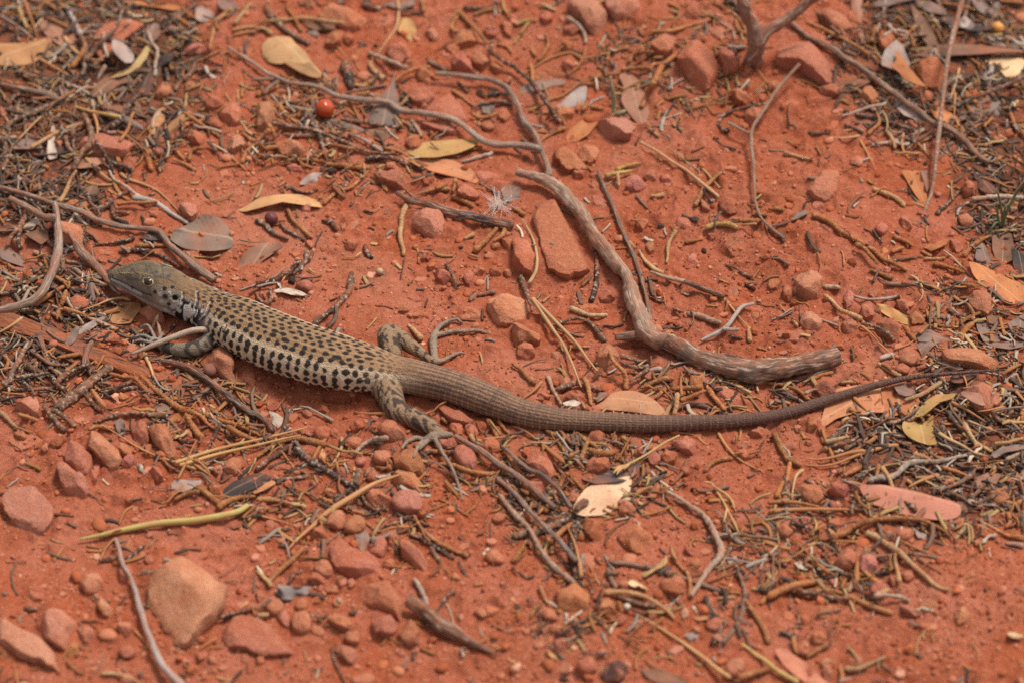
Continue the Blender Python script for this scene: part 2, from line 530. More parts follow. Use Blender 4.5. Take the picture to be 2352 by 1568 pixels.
def twig(code, width, px, label=None, lift=0, color=None, taper=None, stiff=None, parent=None, name=None, cat=None, cap=7 * MM):
    """width = diameter in photo units"""
    _cnt[0] += 1
    sd = _cnt[0]
    nm, style, mat, base, desc, ct = TW[code]
    px = np.asarray(px, float)
    r = width * PX / 2 * (1.08 if code in 'jJykKd' else 1.02)
    step = {'scaly': .23 * MM, 'old': .28 * MM, 'smooth': .9 * MM, 'bark': .45 * MM}[style]
    stiff = stiff if stiff is not None else {'scaly': 3.0, 'old': 3.5, 'smooth': 6, 'bark': 5}[style] * MM
    P, p = lay_path(px, r, step, stiff, lift * MM, cap)
    n = len(P)
    t = np.linspace(0, 1, n)
    # natural small wander
    L = np.linalg.norm(np.diff(P, axis=0), axis=1).sum()
    s = t * L
    if style != 'smooth':
        P[:, 0] += .18 * r * vnoise(s / .004, 0 * s + 3, sd)
        P[:, 2] += .18 * r * vnoise(s / .004, 0 * s + 7, sd)
    if taper is None:
        a, b = (1, .25) if style == 'smooth' else (1.05, random.uniform(.45, .9))
        if random.random() < .5 and style != 'smooth': a, b = b, a
    else:
        a, b = taper
    rad = r * (a + (b - a) * t) * (random.uniform(.85, 1.12) if style in ('scaly', 'old') else 1)
    rad *= np.clip(np.minimum(t, 1 - t) * L / (r * 1.2) + (.45 if style != 'smooth' else .3), 0, 1)
    seg = 8 if r < 1.1 * MM else 14
    if style == 'smooth': seg = 6
    V, F, UV = tube_geom(P, rad, seg, style, seed=sd, pitch=max(.75 * MM, min(1.25 * MM, r * 1.35)))
    h = random.uniform(-1, 1)
    c = color or base
    k = 1 + .22 * random.uniform(-1, 1)
    c = (c[0] * k, c[1] * k * (1 + .10 * h), c[2] * k * (1 + .18 * h))
    o = link_mesh(name or nm, V, F, globals()[mat], parent, c)
    set_uv(o, UV)
    stamp_disc(P[::2, 0], P[::2, 1], P[::2, 2] + rad[::2] * .8, r)
    if parent is None:
        if label:
            tag(o, label, cat or ct)
        else:
            chord = np.linalg.norm(P[-1] - P[0]) / max(L, 1e-6)
            size = 'tiny' if L < 6 * MM else 'short' if L < 12 * MM else 'mid-length' if L < 21 * MM else 'long'
            shape = 'straight' if chord > .985 else 'slightly bent' if chord > .94 else 'curved' if chord > .8 else 'hooked'
            if width < 9.5: size = 'thin ' + size
            elif width > 12.6: size = 'thick ' + size
            auto_tag(o, '%s %s %s' % (size, shape, desc), desc + 's', cat or ct, proj(P[n // 2]))
    return o

# ------------------------------------------------------------------ stones
SC = {'': (.425, .150, .088), 'p': (.52, .225, .140), 'q': (.47, .185, .120), 'o': (.46, .17, .080), 'd': (.24, .075, .045), 'x': (.06, .05, .048),
      'r': (.37, .118, .068)}
SW = {'': 'red', 'p': 'pale peach', 'q': 'dusty pink', 'o': 'orange-red', 'd': 'dark maroon', 'x': 'charcoal', 'r': 'brick-red'}
def stone(code, px, label=None, h=None, cat='stone'):
    """code letters: colour (p q o d x r), l = sunk low in the soil, R = rounded, F = flat slab"""
    _cnt[0] += 1
    sd = _cnt[0]
    ck = next((c for c in code if c in 'pqodxr'), '')
    low, rnd, flat = 'l' in code, 'R' in code, 'F' in code
    px = np.asarray(px, float)
    cpx = px.mean(0)
    q = spline(px, 5, True)
    if not rnd:
        q = resample(px, 80, True)
        q = (q + np.roll(q, 1, 0) + np.roll(q, -1, 0) + np.roll(q, 2, 0) + np.roll(q, -2, 0)) / 5
    n = 40
    q = resample(q, n, True)
    if not rnd:
        rr0 = np.random.default_rng(sd + 5000).normal(0, 1, n)
        q = q + (q - q.mean(0)) * (.030 * rr0)[:, None]
    g0 = samp(GROUND, *unproj([cpx], 0)[0, :2].reshape(2, 1))[0]
    w0 = unproj(q, g0)
    ext = w0[:, :2].max(0) - w0[:, :2].min(0)
    size = min(ext[0], ext[1])
    if h is None:
        h = np.clip(size * (.20 if low else .24 if flat else .42 if rnd else .42), .5 * MM, (1.0 if low else 2.4 if flat else 4.0) * MM)
    if label and 'pyramid' in label:
        h, flat = 5.5 * MM, False
    gz = samp(GROUND, w0[:, 0], w0[:, 1])
    base = np.percentile(gz, 50 if low else 70)
    z0 = base + (.05 if low else .32) * h                      # height of the widest outline
    if label and 'pyramid' in label: z0 += 1.3 * MM
    w = unproj(q, z0)
    c = w.mean(0)
    up = h * (.45 if low else .7)
    if rnd:
        prof = [(.80, -1.0), (.95, -.5), (1.0, 0), (.97, .3), (.90, .55), (.78, .76), (.60, .91), (.38, .98), (.18, 1.0)]
    elif flat:
        prof = [(.90, -1.0), (.97, -.5), (1.0, -.1), (1.0, .35), (.985, .68), (.93, .88), (.80, .96), (.60, .99), (.38, 1.0), (.18, 1.0)]
    else:
        prof = [(.85, -1.0), (.97, -.5), (1.0, 0), (.99, .35), (.95, .65), (.86, .86), (.72, .96), (.52, 1.02), (.34, 1.05), (.16, 1.06)]
    V = []
    rs = np.random.default_rng(sd)
    tilt = rs.uniform(-.12, .12, 2)
    for sc, zf in prof:
        zz = up * zf if zf > 0 else zf * (h + 1.5 * MM)
        P = c[None] + (w - c) * sc
        P[:, 2] = z0 + zz
        if zf > 0:
            P[:, 1] -= zz * .45
            P[:, 2] += ((P[:, 0] - c[0]) * tilt[0] + (P[:, 1] - c[1]) * tilt[1]) * zf
        V.append(P)
    top = c.copy(); top[1] -= up * .45; top[2] = z0 + up * 1.02
    V = np.vstack(V + [top[None]])
    # chipped facets
    if True:
        for _ in range(6 if flat else 5 if rnd else 12):
            az, el = rs.uniform(0, 2 * math.pi), rs.uniform(.25, 1.15)
            nn = np.array([math.cos(az) * math.cos(el), math.sin(az) * math.cos(el), math.sin(el)])
            d = (V - c) @ nn
            off = d.max() * rs.uniform(.80 if rnd else .62, .93)
            V -= np.maximum(d - off, 0)[:, None] * nn[None]
    nz = vnoise(V[:, 0] / (size * .35) + V[:, 2] / (size * .4), V[:, 1] / (size * .35), sd % 97)
    n2 = vnoise(V[:, 0] / .0016 + V[:, 2] / .002, V[:, 1] / .0016, sd % 89)
    out = V - c
    out /= np.linalg.norm(out, axis=1)[:, None] + 1e-9
    amp = (.05 if rnd else .055) * size
    n3 = vnoise(V[:, 0] / .0008 + V[:, 2] / .001, V[:, 1] / .0008, sd % 83)
    V = V + out * (nz * min(amp, .5 * MM) + n2 * (.09 if rnd else .17) * MM + n3 * (.04 if rnd else .09) * MM)[:, None]
    F = []
    m = len(prof)
    for i in range(m - 1):
        for j in range(n):
            k = (j + 1) % n
            F.append((i * n + j, i * n + k, (i + 1) * n + k, (i + 1) * n + j))
    for j in range(n):
        F.append(((m - 1) * n + j, (m - 1) * n + (j + 1) % n, m * n))
    F.append(tuple(range(n - 1, -1, -1)))
    a = .5 * np.abs(np.sum(w[:, 0] * np.roll(w[:, 1], -1) - w[:, 1] * np.roll(w[:, 0], -1)))
    if a and np.sum(w[:, 0] * np.roll(w[:, 1], -1) - w[:, 1] * np.roll(w[:, 0], -1)) < 0:
        F = [f[::-1] for f in F]
    mm = math.sqrt(a) / MM
    nm = 'pebble' if mm < 5.5 else 'flat_stone' if flat else 'stone'
    col = np.array(SC[ck]) * (1 + .14 * rs.uniform(-1, 1))
    col = col * np.array([1, 1 + .10 * rs.uniform(-1, 1), 1 + .15 * rs.uniform(-1, 1)])
    o = link_mesh(nm, V, F, M_STONE, None, col, sharp=None if rnd else 30)
    pm = poly_mask(w[:, :2])
    if pm:
        sl, ins = pm
        H[sl] = np.where(ins, np.maximum(H[sl], z0 + up * .85), H[sl])
    if label:
        tag(o, label, cat)
    else:
        ar = ext[0] / max(ext[1], 1e-6)
        sh = 'flat' if low else 'rounded' if rnd else 'slab-like' if flat else 'elongated' if (ar > 1.9 or ar < .75) else 'angular'
        sz = 'tiny' if mm < 3 else 'small' if mm < 4.2 else 'medium' if mm < 6 else 'large'
        desc = '%s %s %s %s' % (sz, sh, SW[ck], 'pebble' if mm < 5.5 else 'stone')
        if low: desc = desc.replace(' flat', ' half-buried')
        auto_tag(o, desc, desc + 's', 'pebble' if mm < 5.5 else 'stone', cpx)
    return o

# ------------------------------------------------------------------ leaves and chips
LC = {'tan': (.39, .19, .085), 'gold': (.49, .27, .10), 'mauve': (.33, .16, .105), 'grey': (.21, .145, .12), 'dark': (.055, .04, .037), 'orange': (.52, .20, .08),
      'peach': (.60, .295, .14), 'cream': (.70, .48, .27), 'pink': (.52, .19, .115), 'mustard': (.40, .24, .085), 'brown': (.19, .095, .06), 'white': (.50, .40, .32),
      'rust': (.42, .155, .058), 'silver': (.34, .27, .235), 'olive': (.40, .27, .12)}
def leaf(cname, px, label=None, cup=.8, bend=.6, slope=0.0, lift=.35, color=None, cat='leaf', name='dead_leaf', rings=(1, .86, .62, .36), thick=.22, edge=.35, parent=None, mat=None):
    """px = outline in the photo. cup / bend in mm across and along the blade, slope = rise up the picture"""
    _cnt[0] += 1
    sd = _cnt[0]
    px = np.asarray(px, float)
    n = 44
    q = resample(px, 120, True)
    for _ in range(2):
        q = (np.roll(q, 1, 0) + 2 * q + np.roll(q, -1, 0)) / 4
    q = resample(q, n, True)
    c = q.mean(0)
    w = unproj(q, samp(GROUND, *unproj([c], 0)[0, :2].reshape(2, 1))[0])
    pm = poly_mask(w[:, :2])
    if pm is not None: LEAFM[pm[0]] |= pm[1]
    sup = w[0, 2]
    if pm is not None and pm[1].any():
        sup = np.percentile(np.minimum(H[pm[0]][pm[1]], GROUND[pm[0]][pm[1]] + 4.5 * MM), 68)
    z0 = sup + lift * MM
    cw = w.mean(0)
    d = w[:, :2] - cw[:2]
    ev, vec = np.linalg.eigh(d.T @ d)
    ax, ay = vec[:, 1], vec[:, 0]
    hl, hw = np.abs(d @ ax).max(), np.abs(d @ ay).max()
    rs = np.random.default_rng(sd)
    ph = rs.uniform(0, 6, 4)
    allp = np.vstack([c + (q - c) * s for s in rings] + [c[None]])
    z = np.full(len(allp), z0)
    for _ in range(3):
        W = unproj(allp, z)
        dd = W[:, :2] - cw[:2]
        u, v = np.clip(dd @ ax / hl, -1.1, 1.1), np.clip(dd @ ay / hw, -1.1, 1.1)
        rr = np.r_[np.repeat(rings, n), 0]
        wav = edge * MM * rr ** 2 * np.sin(3.1 * u * 2 + ph[0] + 1.6 * np.sin(ph[1] + 2.2 * v))
        z = z0 + cup * MM * (v * v - .3) + bend * MM * (.5 - u * u) + wav + slope * (c[1] - allp[:, 1]) * PX
        z = z + .10 * MM * vnoise(W[:, 0] / .004, W[:, 1] / .004, sd)
        z = np.clip(np.maximum(z, samp(GROUND, W[:, 0], W[:, 1]) - .4 * MM), z0 - 4 * MM, z0 + 4 * MM)
    W = unproj(allp, z)
    m = len(rings)
    bot = W.copy(); bot[:, 2] -= thick * MM
    V = np.vstack([W, bot])
    N0 = len(W)
    F = []
    for i in range(m - 1):
        for j in range(n):
            k = (j + 1) % n
            F.append((i * n + j, i * n + k, (i + 1) * n + k, (i + 1) * n + j))
            F.append((N0 + (i + 1) * n + j, N0 + (i + 1) * n + k, N0 + i * n + k, N0 + i * n + j))
    for j in range(n):
        k = (j + 1) % n
        F.append(((m - 1) * n + j, (m - 1) * n + k, m * n))
        F.append((N0 + (m - 1) * n + k, N0 + (m - 1) * n + j, N0 + m * n))
        F.append((k, j, N0 + j, N0 + k))
    if np.sum(w[:, 0] * np.roll(w[:, 1], -1) - w[:, 1] * np.roll(w[:, 0], -1)) < 0:
        F = [f[::-1] for f in F]
    c0 = np.array(color or LC[cname]) * (1 + .08 * rs.uniform(-1, 1))
    o = link_mesh(name, V, F, mat or M_LEAF, parent, c0, sharp=50)
    UV = np.stack([u * .5 + .5, v * .5 + .5], -1)
    set_uv(o, np.vstack([UV, UV]))
    if pm is not None:
        sl, ins = pm
        H[sl] = np.where(ins, np.maximum(H[sl], z0 + .2 * MM), H[sl])
    if parent is None:
        if label:
            tag(o, label, cat)
        else:
            big = math.sqrt(hl * hw) / MM
            sz = 'tiny' if big < 2 else 'small' if big < 3.5 else 'medium' if big < 5.5 else 'large'
            sh = 'narrow' if hl > 2.6 * hw else 'broad' if hl < 1.6 * hw else 'oval'
            cn = {'dark': 'blackish', 'silver': 'silvery grey', 'rust': 'rust-brown', 'mauve': 'mauve-brown'}.get(cname, cname)
            what = {'leaf': 'dead leaf', 'chip': 'chip of wood'}.get(cat, cat)
            desc = '%s %s %s %s' % (sz, sh, cn, what)
            auto_tag(o, desc, desc.replace('leaf', 'leaves'), cat, c)
    return o

LEAFM = np.zeros(H.shape, bool)
def tilepts(c, r, s):
    out = []
    for tk in s.split():
        a, b = tk.split(',')
        out.append((588 * c + 2.5 * float(a), 392 * r + 2.5 * float(b)))
    return out

def build_tile(c, r, text):
    stones, leaves, twigs = [], [], []
    for ln in text.strip().splitlines():
        ln = ln.strip()
        if not ln: continue
        for it in ln.split(';'):
            it = it.strip()
            if not it: continue
            it, _, lab = it.partition('|')
            head, _, pts = it.strip().partition(' ')
            (stones if head[0] == 'S' else leaves if head[0] == 'L' else twigs).append((head, tilepts(c, r, pts), lab.strip() or None))
    return stones, leaves, twigs

# ------------------------------------------------------------------ what lies where: outlines and paths read off the photograph, tile by tile
# S.. = stone outline, L.. = leaf or chip outline, otherwise twig code + diameter + path
TILES = {}
TILES[0, 0] = """
SF 83,27 92,20 105,17 118,16 126,18 134,18 134,22 130,27 122,33 114,38 112,42 105,48 98,52 92,53 88,48 82,40 79,32 | large cracked red sandstone slab under crossing grey twigs
SF 70,137 72,132 82,127 92,122 100,125 110,126 122,128 126,133 120,137 115,142 108,144 100,142 85,142 72,139 | wide lens-shaped red slab in dark litter above a bare grey branch
SR 143,83 150,76 156,79 158,85 150,89 144,88; S 112,150 118,143 125,146 125,152 122,157 115,157; Sp 206,128 218,121 226,131 215,138 208,136
S 200,102 212,94 220,98 223,107 215,115 205,108; S 187,90 195,87 205,90 208,94 200,99 190,98; S 165,42 178,40 190,40 195,44 185,48 172,50
S 190,112 200,109 206,113 203,118 193,117; S 140,137 148,134 151,140 143,142; S 170,122 182,119 192,127 185,133 172,128; Sl 215,42 225,40 235,40 235,62 228,60 222,50
S 170,76 178,74 180,82 172,83; S 165,115 172,111 175,115 168,119; SR 0,98 5,102 7,107 1,107
Lbrown 92,72 105,70 118,70 124,74 110,78 98,86 88,94 82,98 78,94 82,88; Lbrown 95,98 105,97 118,98 122,104 110,103 100,101; Lgrey 15,130 25,127 34,130 40,136 25,137 12,137
Lgrey 200,0 213,0 220,6 218,14 208,11 201,6; Lsilver 180,8 186,6 194,10 199,16 198,20 190,21 184,20 179,17; Lmauve 98,5 105,8 112,9 118,7 122,10 118,16 108,12
Lmauve 35,20 40,18 55,24 64,27 70,36 71,42 66,48 58,44 48,37 42,32 38,27; Lrust 102,0 115,0 135,1 155,5 162,4 169,8 160,10 150,8 130,5 118,3
k5.5 45,97 30,104 18,109 6,117 6,135 7,148 2,157; d5 163,106 168,118 165,130 158,140 150,148 148,157; k5 67,120 68,138; k4 84,150 92,157
k5 60,125 62,135 68,142 70,150; K4.5 170,105 180,106 188,109; d4.5 148,103 158,105 168,102; K4.5 140,118 141,110 147,104; d3.5 162,65 180,65 205,66; d5 152,63 155,75
k5 150,24 162,17 172,10 182,2; d4 155,47 165,40 175,36; d5 190,130 196,136 199,140; d4 20,91 16,98 13,104; k4.5 110,81 100,88 95,100; b3.5 130,69 120,80 113,86
n4.5 22,0 27,13 31,24 35,37; n4 64,26 45,17 25,12 0,10; k4 47,58 54,55 60,58 66,67; n2.5 73,110 60,101 48,95 26,88 10,88; n3 33,73 38,77 43,82
w2 0,14 15,23 30,35; w2 5,14 18,20 28,26; b7 0,77 15,81 30,84 44,87 53,92
Ltan 0,40 10,40 25,39 36,37 44,34 48,36 46,46 50,50 42,50 37,53 32,58 22,60 15,61 8,60 2,63 -4,64 -5,40 | large toothed tan leaf half out of the litter
w5.5 61,6 68,18 74,33; k5.5 74,33 79,45 78,60 75,70; k5 124,2 113,10 108,22 100,33 90,42 84,50 80,56; n3.5 36,54 50,62 66,71 83,80; j6 79,41 75,50 70,57 66,62
w4.5 97,60 90,72; K5.5 54,72 63,78 73,82 82,87; d7 133,82 122,92 116,102 110,110 100,118; y4.5 68,98 82,102 96,105 111,108; J4 80,113 65,117 50,123 40,129 28,136
j4.5 70,84 58,90 45,98; j3.5 125,100 121,108 117,120 110,130; n3 106,120 118,126 127,133 136,143; d4.5 88,129 95,140 100,150 104,157; J4 14,147 25,148 35,151 45,155
k5.5 76,104 81,113 84,122 82,132 75,142 70,150 67,157; j4.5 168,103 178,110 190,118 203,126; b3 153,90 165,93 170,100 180,107; j3.5 202,47 192,52 180,57
k5 180,57 175,67 166,75 161,83; j4.5 212,8 202,17 197,25 194,37 193,46; J4.5 231,3 222,13 215,22; j4 163,17 172,23 180,29 187,31; N3 186,39 175,33 165,29 150,29 140,34
J4 124,35 133,38 140,43; K5 135,27 140,40 145,48 143,60 142,70; J4.5 213,28 225,26 235,24; j4 214,33 228,30 235,30; j4.5 222,150 227,140 235,131
j4.5 174,148 175,140 180,137 187,136; j4 158,146 168,150 180,157; j4.5 222,122 230,128 235,130; J3.5 221,111 226,120 233,125; j6 136,145 140,157; N3 38,107 24,121 10,136
Lbrown 120,87 124,89 132,102 139,113 136,113 126,101; Lolive 134,42 138,43 135,53 128,62 118,68 108,71 100,72 112,67 122,60 128,52; Lwhite 49,112 51,120 50,130 53,145 45,147 43,142 44,130 46,122
"""
TILES[1, 0] = """
S 52,16 58,8 66,5 78,6 90,10 104,14 102,22 90,26 80,26 70,20 60,18; Sl 104,14 115,10 124,13 127,20 122,27 112,30 103,25; S 61,38 66,31 75,29 81,32 78,38 70,41; Sr 78,36 84,31 90,33 89,38 82,40
S 119,44 124,39 135,37 144,44 145,50 140,55 130,58 122,52; S 135,56 143,54 150,58 147,64 138,62; So 145,63 155,62 164,64 163,70 155,74 148,72; S 140,88 145,82 155,81 163,86 163,91 155,95 145,93
SF 165,84 172,82 180,88 188,98 193,113 188,120 180,122 160,112 155,106 156,100 162,94 | flat red slab crossed by the thin pale arm of a branch; SF 152,112 165,113 175,116 186,119 187,122 180,124 165,120 152,115
Sl 50,78 55,73 65,70 74,72 78,78 75,83 65,82 52,80; Sq 19,130 25,127 35,131 42,134 46,140 38,143 25,143 20,138; S 40,143 48,139 56,144 55,146 46,146; Sq 0,97 8,93 17,95 20,100 15,110 8,117 0,118
So 77,123 85,122 91,123 89,129 82,127; S 136,130 140,125 148,125 154,130 150,135 142,136; Sl 116,132 124,127 132,132 133,137 122,138; S 119,155 119,149 126,147 133,154 130,157
S 172,42 180,36 190,30 200,27 207,33 203,38 192,41 180,43; Sp 156,28 160,26 168,30 171,35 166,38 158,34; S 172,40 182,38 187,44 184,50 175,48; S 175,52 190,50 198,56 200,65 190,67 180,60
S 195,52 203,47 212,50 214,58 208,62 200,58; SR 215,60 222,57 227,62 222,66; S 208,26 218,22 223,27 220,32 212,32; S 225,20 235,18 235,32 228,28; SR 205,115 215,112 220,117 212,120; S 222,103 232,98 235,105 230,112 224,110
S 27,153 35,150 45,155 46,157 28,157; Sl 155,6 165,8 168,14 162,18 155,16; Sl 62,62 70,60 72,66 66,70 60,68; SR 44,3 48,1 51,5 47,8
Lbrown 42,20 60,20 75,23 72,27 55,28 45,24; Lgrey 116,3 125,0 145,0 146,4 138,8 125,7; Lgrey 75,-1 80,-1 82,4 75,4; Ldark 97,0 105,0 107,7 100,8; Lgrey 45,29 55,28 59,32 50,36 46,33
Lbrown 98,120 115,118 128,120 122,127 115,130 105,126; Lgrey 55,110 70,109 85,113 98,118 106,126 95,124 80,117 60,113
Lgrey 129,62 127,75 130,88 132,105 132,118 118,118 100,112 108,98 115,88 123,80 127,68 | triangular grey-brown leaf with a long stalk under the pale branch
N3.2 130,0 131,10 129,25 120,38 112,50 106,57; J5 104,57 108,65 113,70 117,74; K4.5 103,49 115,53 125,57 139,63; k6 8,5 14,15 20,22 28,28 38,35 50,40; J4 3,20 15,19 30,18 45,17 60,19 80,22
j4 28,7 34,15 38,22 42,29; J4.5 0,26 8,27 15,32; n2.5 75,43 83,53 92,63; n2 97,43 93,52 92,60 98,68 100,71; d11 81,58 85,70 88,81; J4 99,80 105,75 110,73; j3.5 160,62 150,63 140,66 130,72 124,78
j5.5 0,88 8,84 15,78; n2.5 17,84 35,84 50,83; n2.5 22,68 35,75 45,80 52,88 58,92; k4.5 22,94 35,94 52,92; j4.5 26,100 35,101 45,102; n2 38,108 45,103 52,100
k5 24,124 40,125 55,124; j4.5 64,132 75,134 92,138; k5 50,104 52,115 57,122 60,132 62,140 66,148; k5 15,113 30,116 45,118 58,121 70,126 82,131 95,137 110,141 125,141 138,138
w4.5 90,124 100,129 110,135 116,139; d5 100,147 115,145 130,147 145,153 155,157; j5.5 22,150 35,147 50,147 65,151 85,153 105,155; d5 80,110 100,113 120,116 137,118; J3.5 127,106 131,112 134,116
b3 82,86 95,83 110,80 120,79; j3 92,87 105,85; d4.5 138,85 134,90 139,96 145,101; K4.5 143,110 148,118 153,126; b4 140,114 146,122; j3.5 180,83 190,90 200,98; d3 185,75 195,85
d5 207,88 225,86; d5 197,101 210,95 225,94 235,96; j4.5 187,11 195,20 205,30 212,40; N2 188,9 180,15 173,26; j4 200,14 212,10 225,9 235,12; d4 190,7 205,8 217,6; j4.5 185,14 180,25 185,30 195,29
w2.5 220,0 220,15; j4 226,0 229,10 235,16; j4 221,41 230,43 235,49; j4 198,104 205,108 215,107 222,104; b5 157,56 165,60 175,66; d3.5 130,9 140,11 152,13; j4 152,0 154,8 153,11; k5 97,3 110,8 120,6
w3 14,87 18,92 24,100 28,108; j5 12,114 15,120 18,127; j5 0,130 8,124 13,119; j5 3,145 6,137 5,132; j4 8,137 20,135; k4.5 6,143 18,144 30,145; K5 188,149 200,146 210,143 218,140; j3.5 99,150 100,157
Lgrey 206,92 212,95 220,93 219,101 214,106 208,103; Lgold 130,28 134,18 138,16 146,21 148,34 146,40 140,37 135,32
"""
TILES[2, 0] = """
Sp 50,0 57,10 65,17 75,26 81,28 87,22 88,12 82,4 78,-3 50,-4 | big pale peach boulder with a bright top above the slope; Sp 84,0 88,8 95,14 110,12 118,6 120,0 118,-4 86,-4 | pale boulder touching the bigger bright-topped one
SR 26,14 30,10 36,13 37,18 30,20; S 48,24 54,19 60,22 62,28 56,32 48,28; S 156,10 160,2 165,0 172,4 177,10 174,14 165,18 157,16; S 125,40 132,34 143,30 150,34 150,45 142,50 130,46
S 152,44 160,40 175,38 185,42 190,48 193,57 194,62 187,68 182,76 170,78 164,74 162,65 156,58 150,50 | large overhanging red boulder on the soil bank
S 186,45 194,40 202,44 205,52 210,58 206,62 196,64 192,55; Sp 183,28 188,24 195,29 197,34 192,36 185,32; S 168,36 175,28 180,34 178,38; Sd 205,40 210,35 216,37 215,45 206,46; S 200,84 208,82 220,88 224,92 218,96 206,92
Sp 78,110 82,105 95,107 113,108 111,118 110,125 98,126 84,124 78,120 | blocky peach stone beside an orange-brown lens leaf; So 32,100 42,98 54,101 57,107 48,113 36,110; Sl 0,103 10,104 25,110 30,118 20,125 5,120
SF 36,142 45,133 51,132 56,142 68,152 69,157 50,157 44,150; S 58,140 65,132 75,130 81,140 78,148 72,151 62,147; S 213,100 220,97 230,99 232,105 228,113 218,116 213,110; Sl 150,130 165,125 178,130 185,138 180,150 160,152 150,145
S 45,55 52,53 58,58 56,63 48,64; S 46,38 52,35 56,40 53,46 48,45; SR 115,45 120,41 122,46 118,48; Sl 148,92 155,90 158,95 150,97; SR 212,63 218,60 221,65 215,68; S 70,68 78,66 84,70 80,74 72,72
Lmauve 98,70 103,66 110,68 118,75 121,85 125,92 126,105 124,114 118,116 112,110 104,100 100,92 103,80; Lsilver 45,95 55,85 62,80 69,79 68,92 64,99 50,100 40,98; Lgrey 5,88 8,80 18,76 35,72 50,73 48,78 35,80 22,85 10,88
Lrust 49,127 53,119 62,112 73,106 80,106 78,114 70,124 60,130 52,131 | orange-brown lens leaf leaning on a blocky peach stone
K4 50,16 60,22 66,30 68,40; n3 68,42 66,52 60,62 52,68 45,69 35,66 28,63; n3.5 65,54 55,49 45,50 32,55 20,62 8,70 1,78; j4.5 31,31 33,40 30,48 24,56; j4 21,40 18,45 22,52
y4 17,19 10,28 2,40; y3.5 3,23 10,20 18,18; j4.5 108,44 95,47 80,52 66,54; j4 107,58 112,50 120,48 130,48; j4 130,53 140,53 148,51; j4 150,51 140,58 130,60 127,65; j4.5 100,64 115,63 127,63
n2.5 115,84 100,81; n3 105,81 90,80 70,78 60,77 45,80; n3.5 15,103 35,92 45,89 55,82 65,75 80,72 90,73; N3.5 100,83 115,76 130,71 146,65; j5 138,60 133,70 128,80 123,90 118,99
w1.5 94,70 96,56; w2.5 85,89 75,93 70,98; j3.5 78,61 85,66 90,71; k4 82,53 90,58 94,62; j4 72,98 85,100; j5 50,118 40,121 30,127 26,131; j4.5 62,94 60,102; j4.5 69,96 65,102
d3 113,134 117,126; J3.5 125,118 131,122 136,126; d4.5 234,95 215,99 200,103 192,108 190,115 195,120 200,120; j4 183,2 195,7 205,14 212,22 216,33; j4 205,18 208,27 213,31; K4 187,18 197,24 203,30 204,37
d6 195,0 205,6 212,14; j4 182,18 170,22 155,26 145,29 128,30; j3.5 155,12 152,18 147,22; j3.5 143,3 150,6 155,9; w3 27,7 35,6 41,2; w4 198,43 208,44 215,43; y5 95,157 105,153 119,150
Ltan 130,145 136,145 141,150 136,150
"""
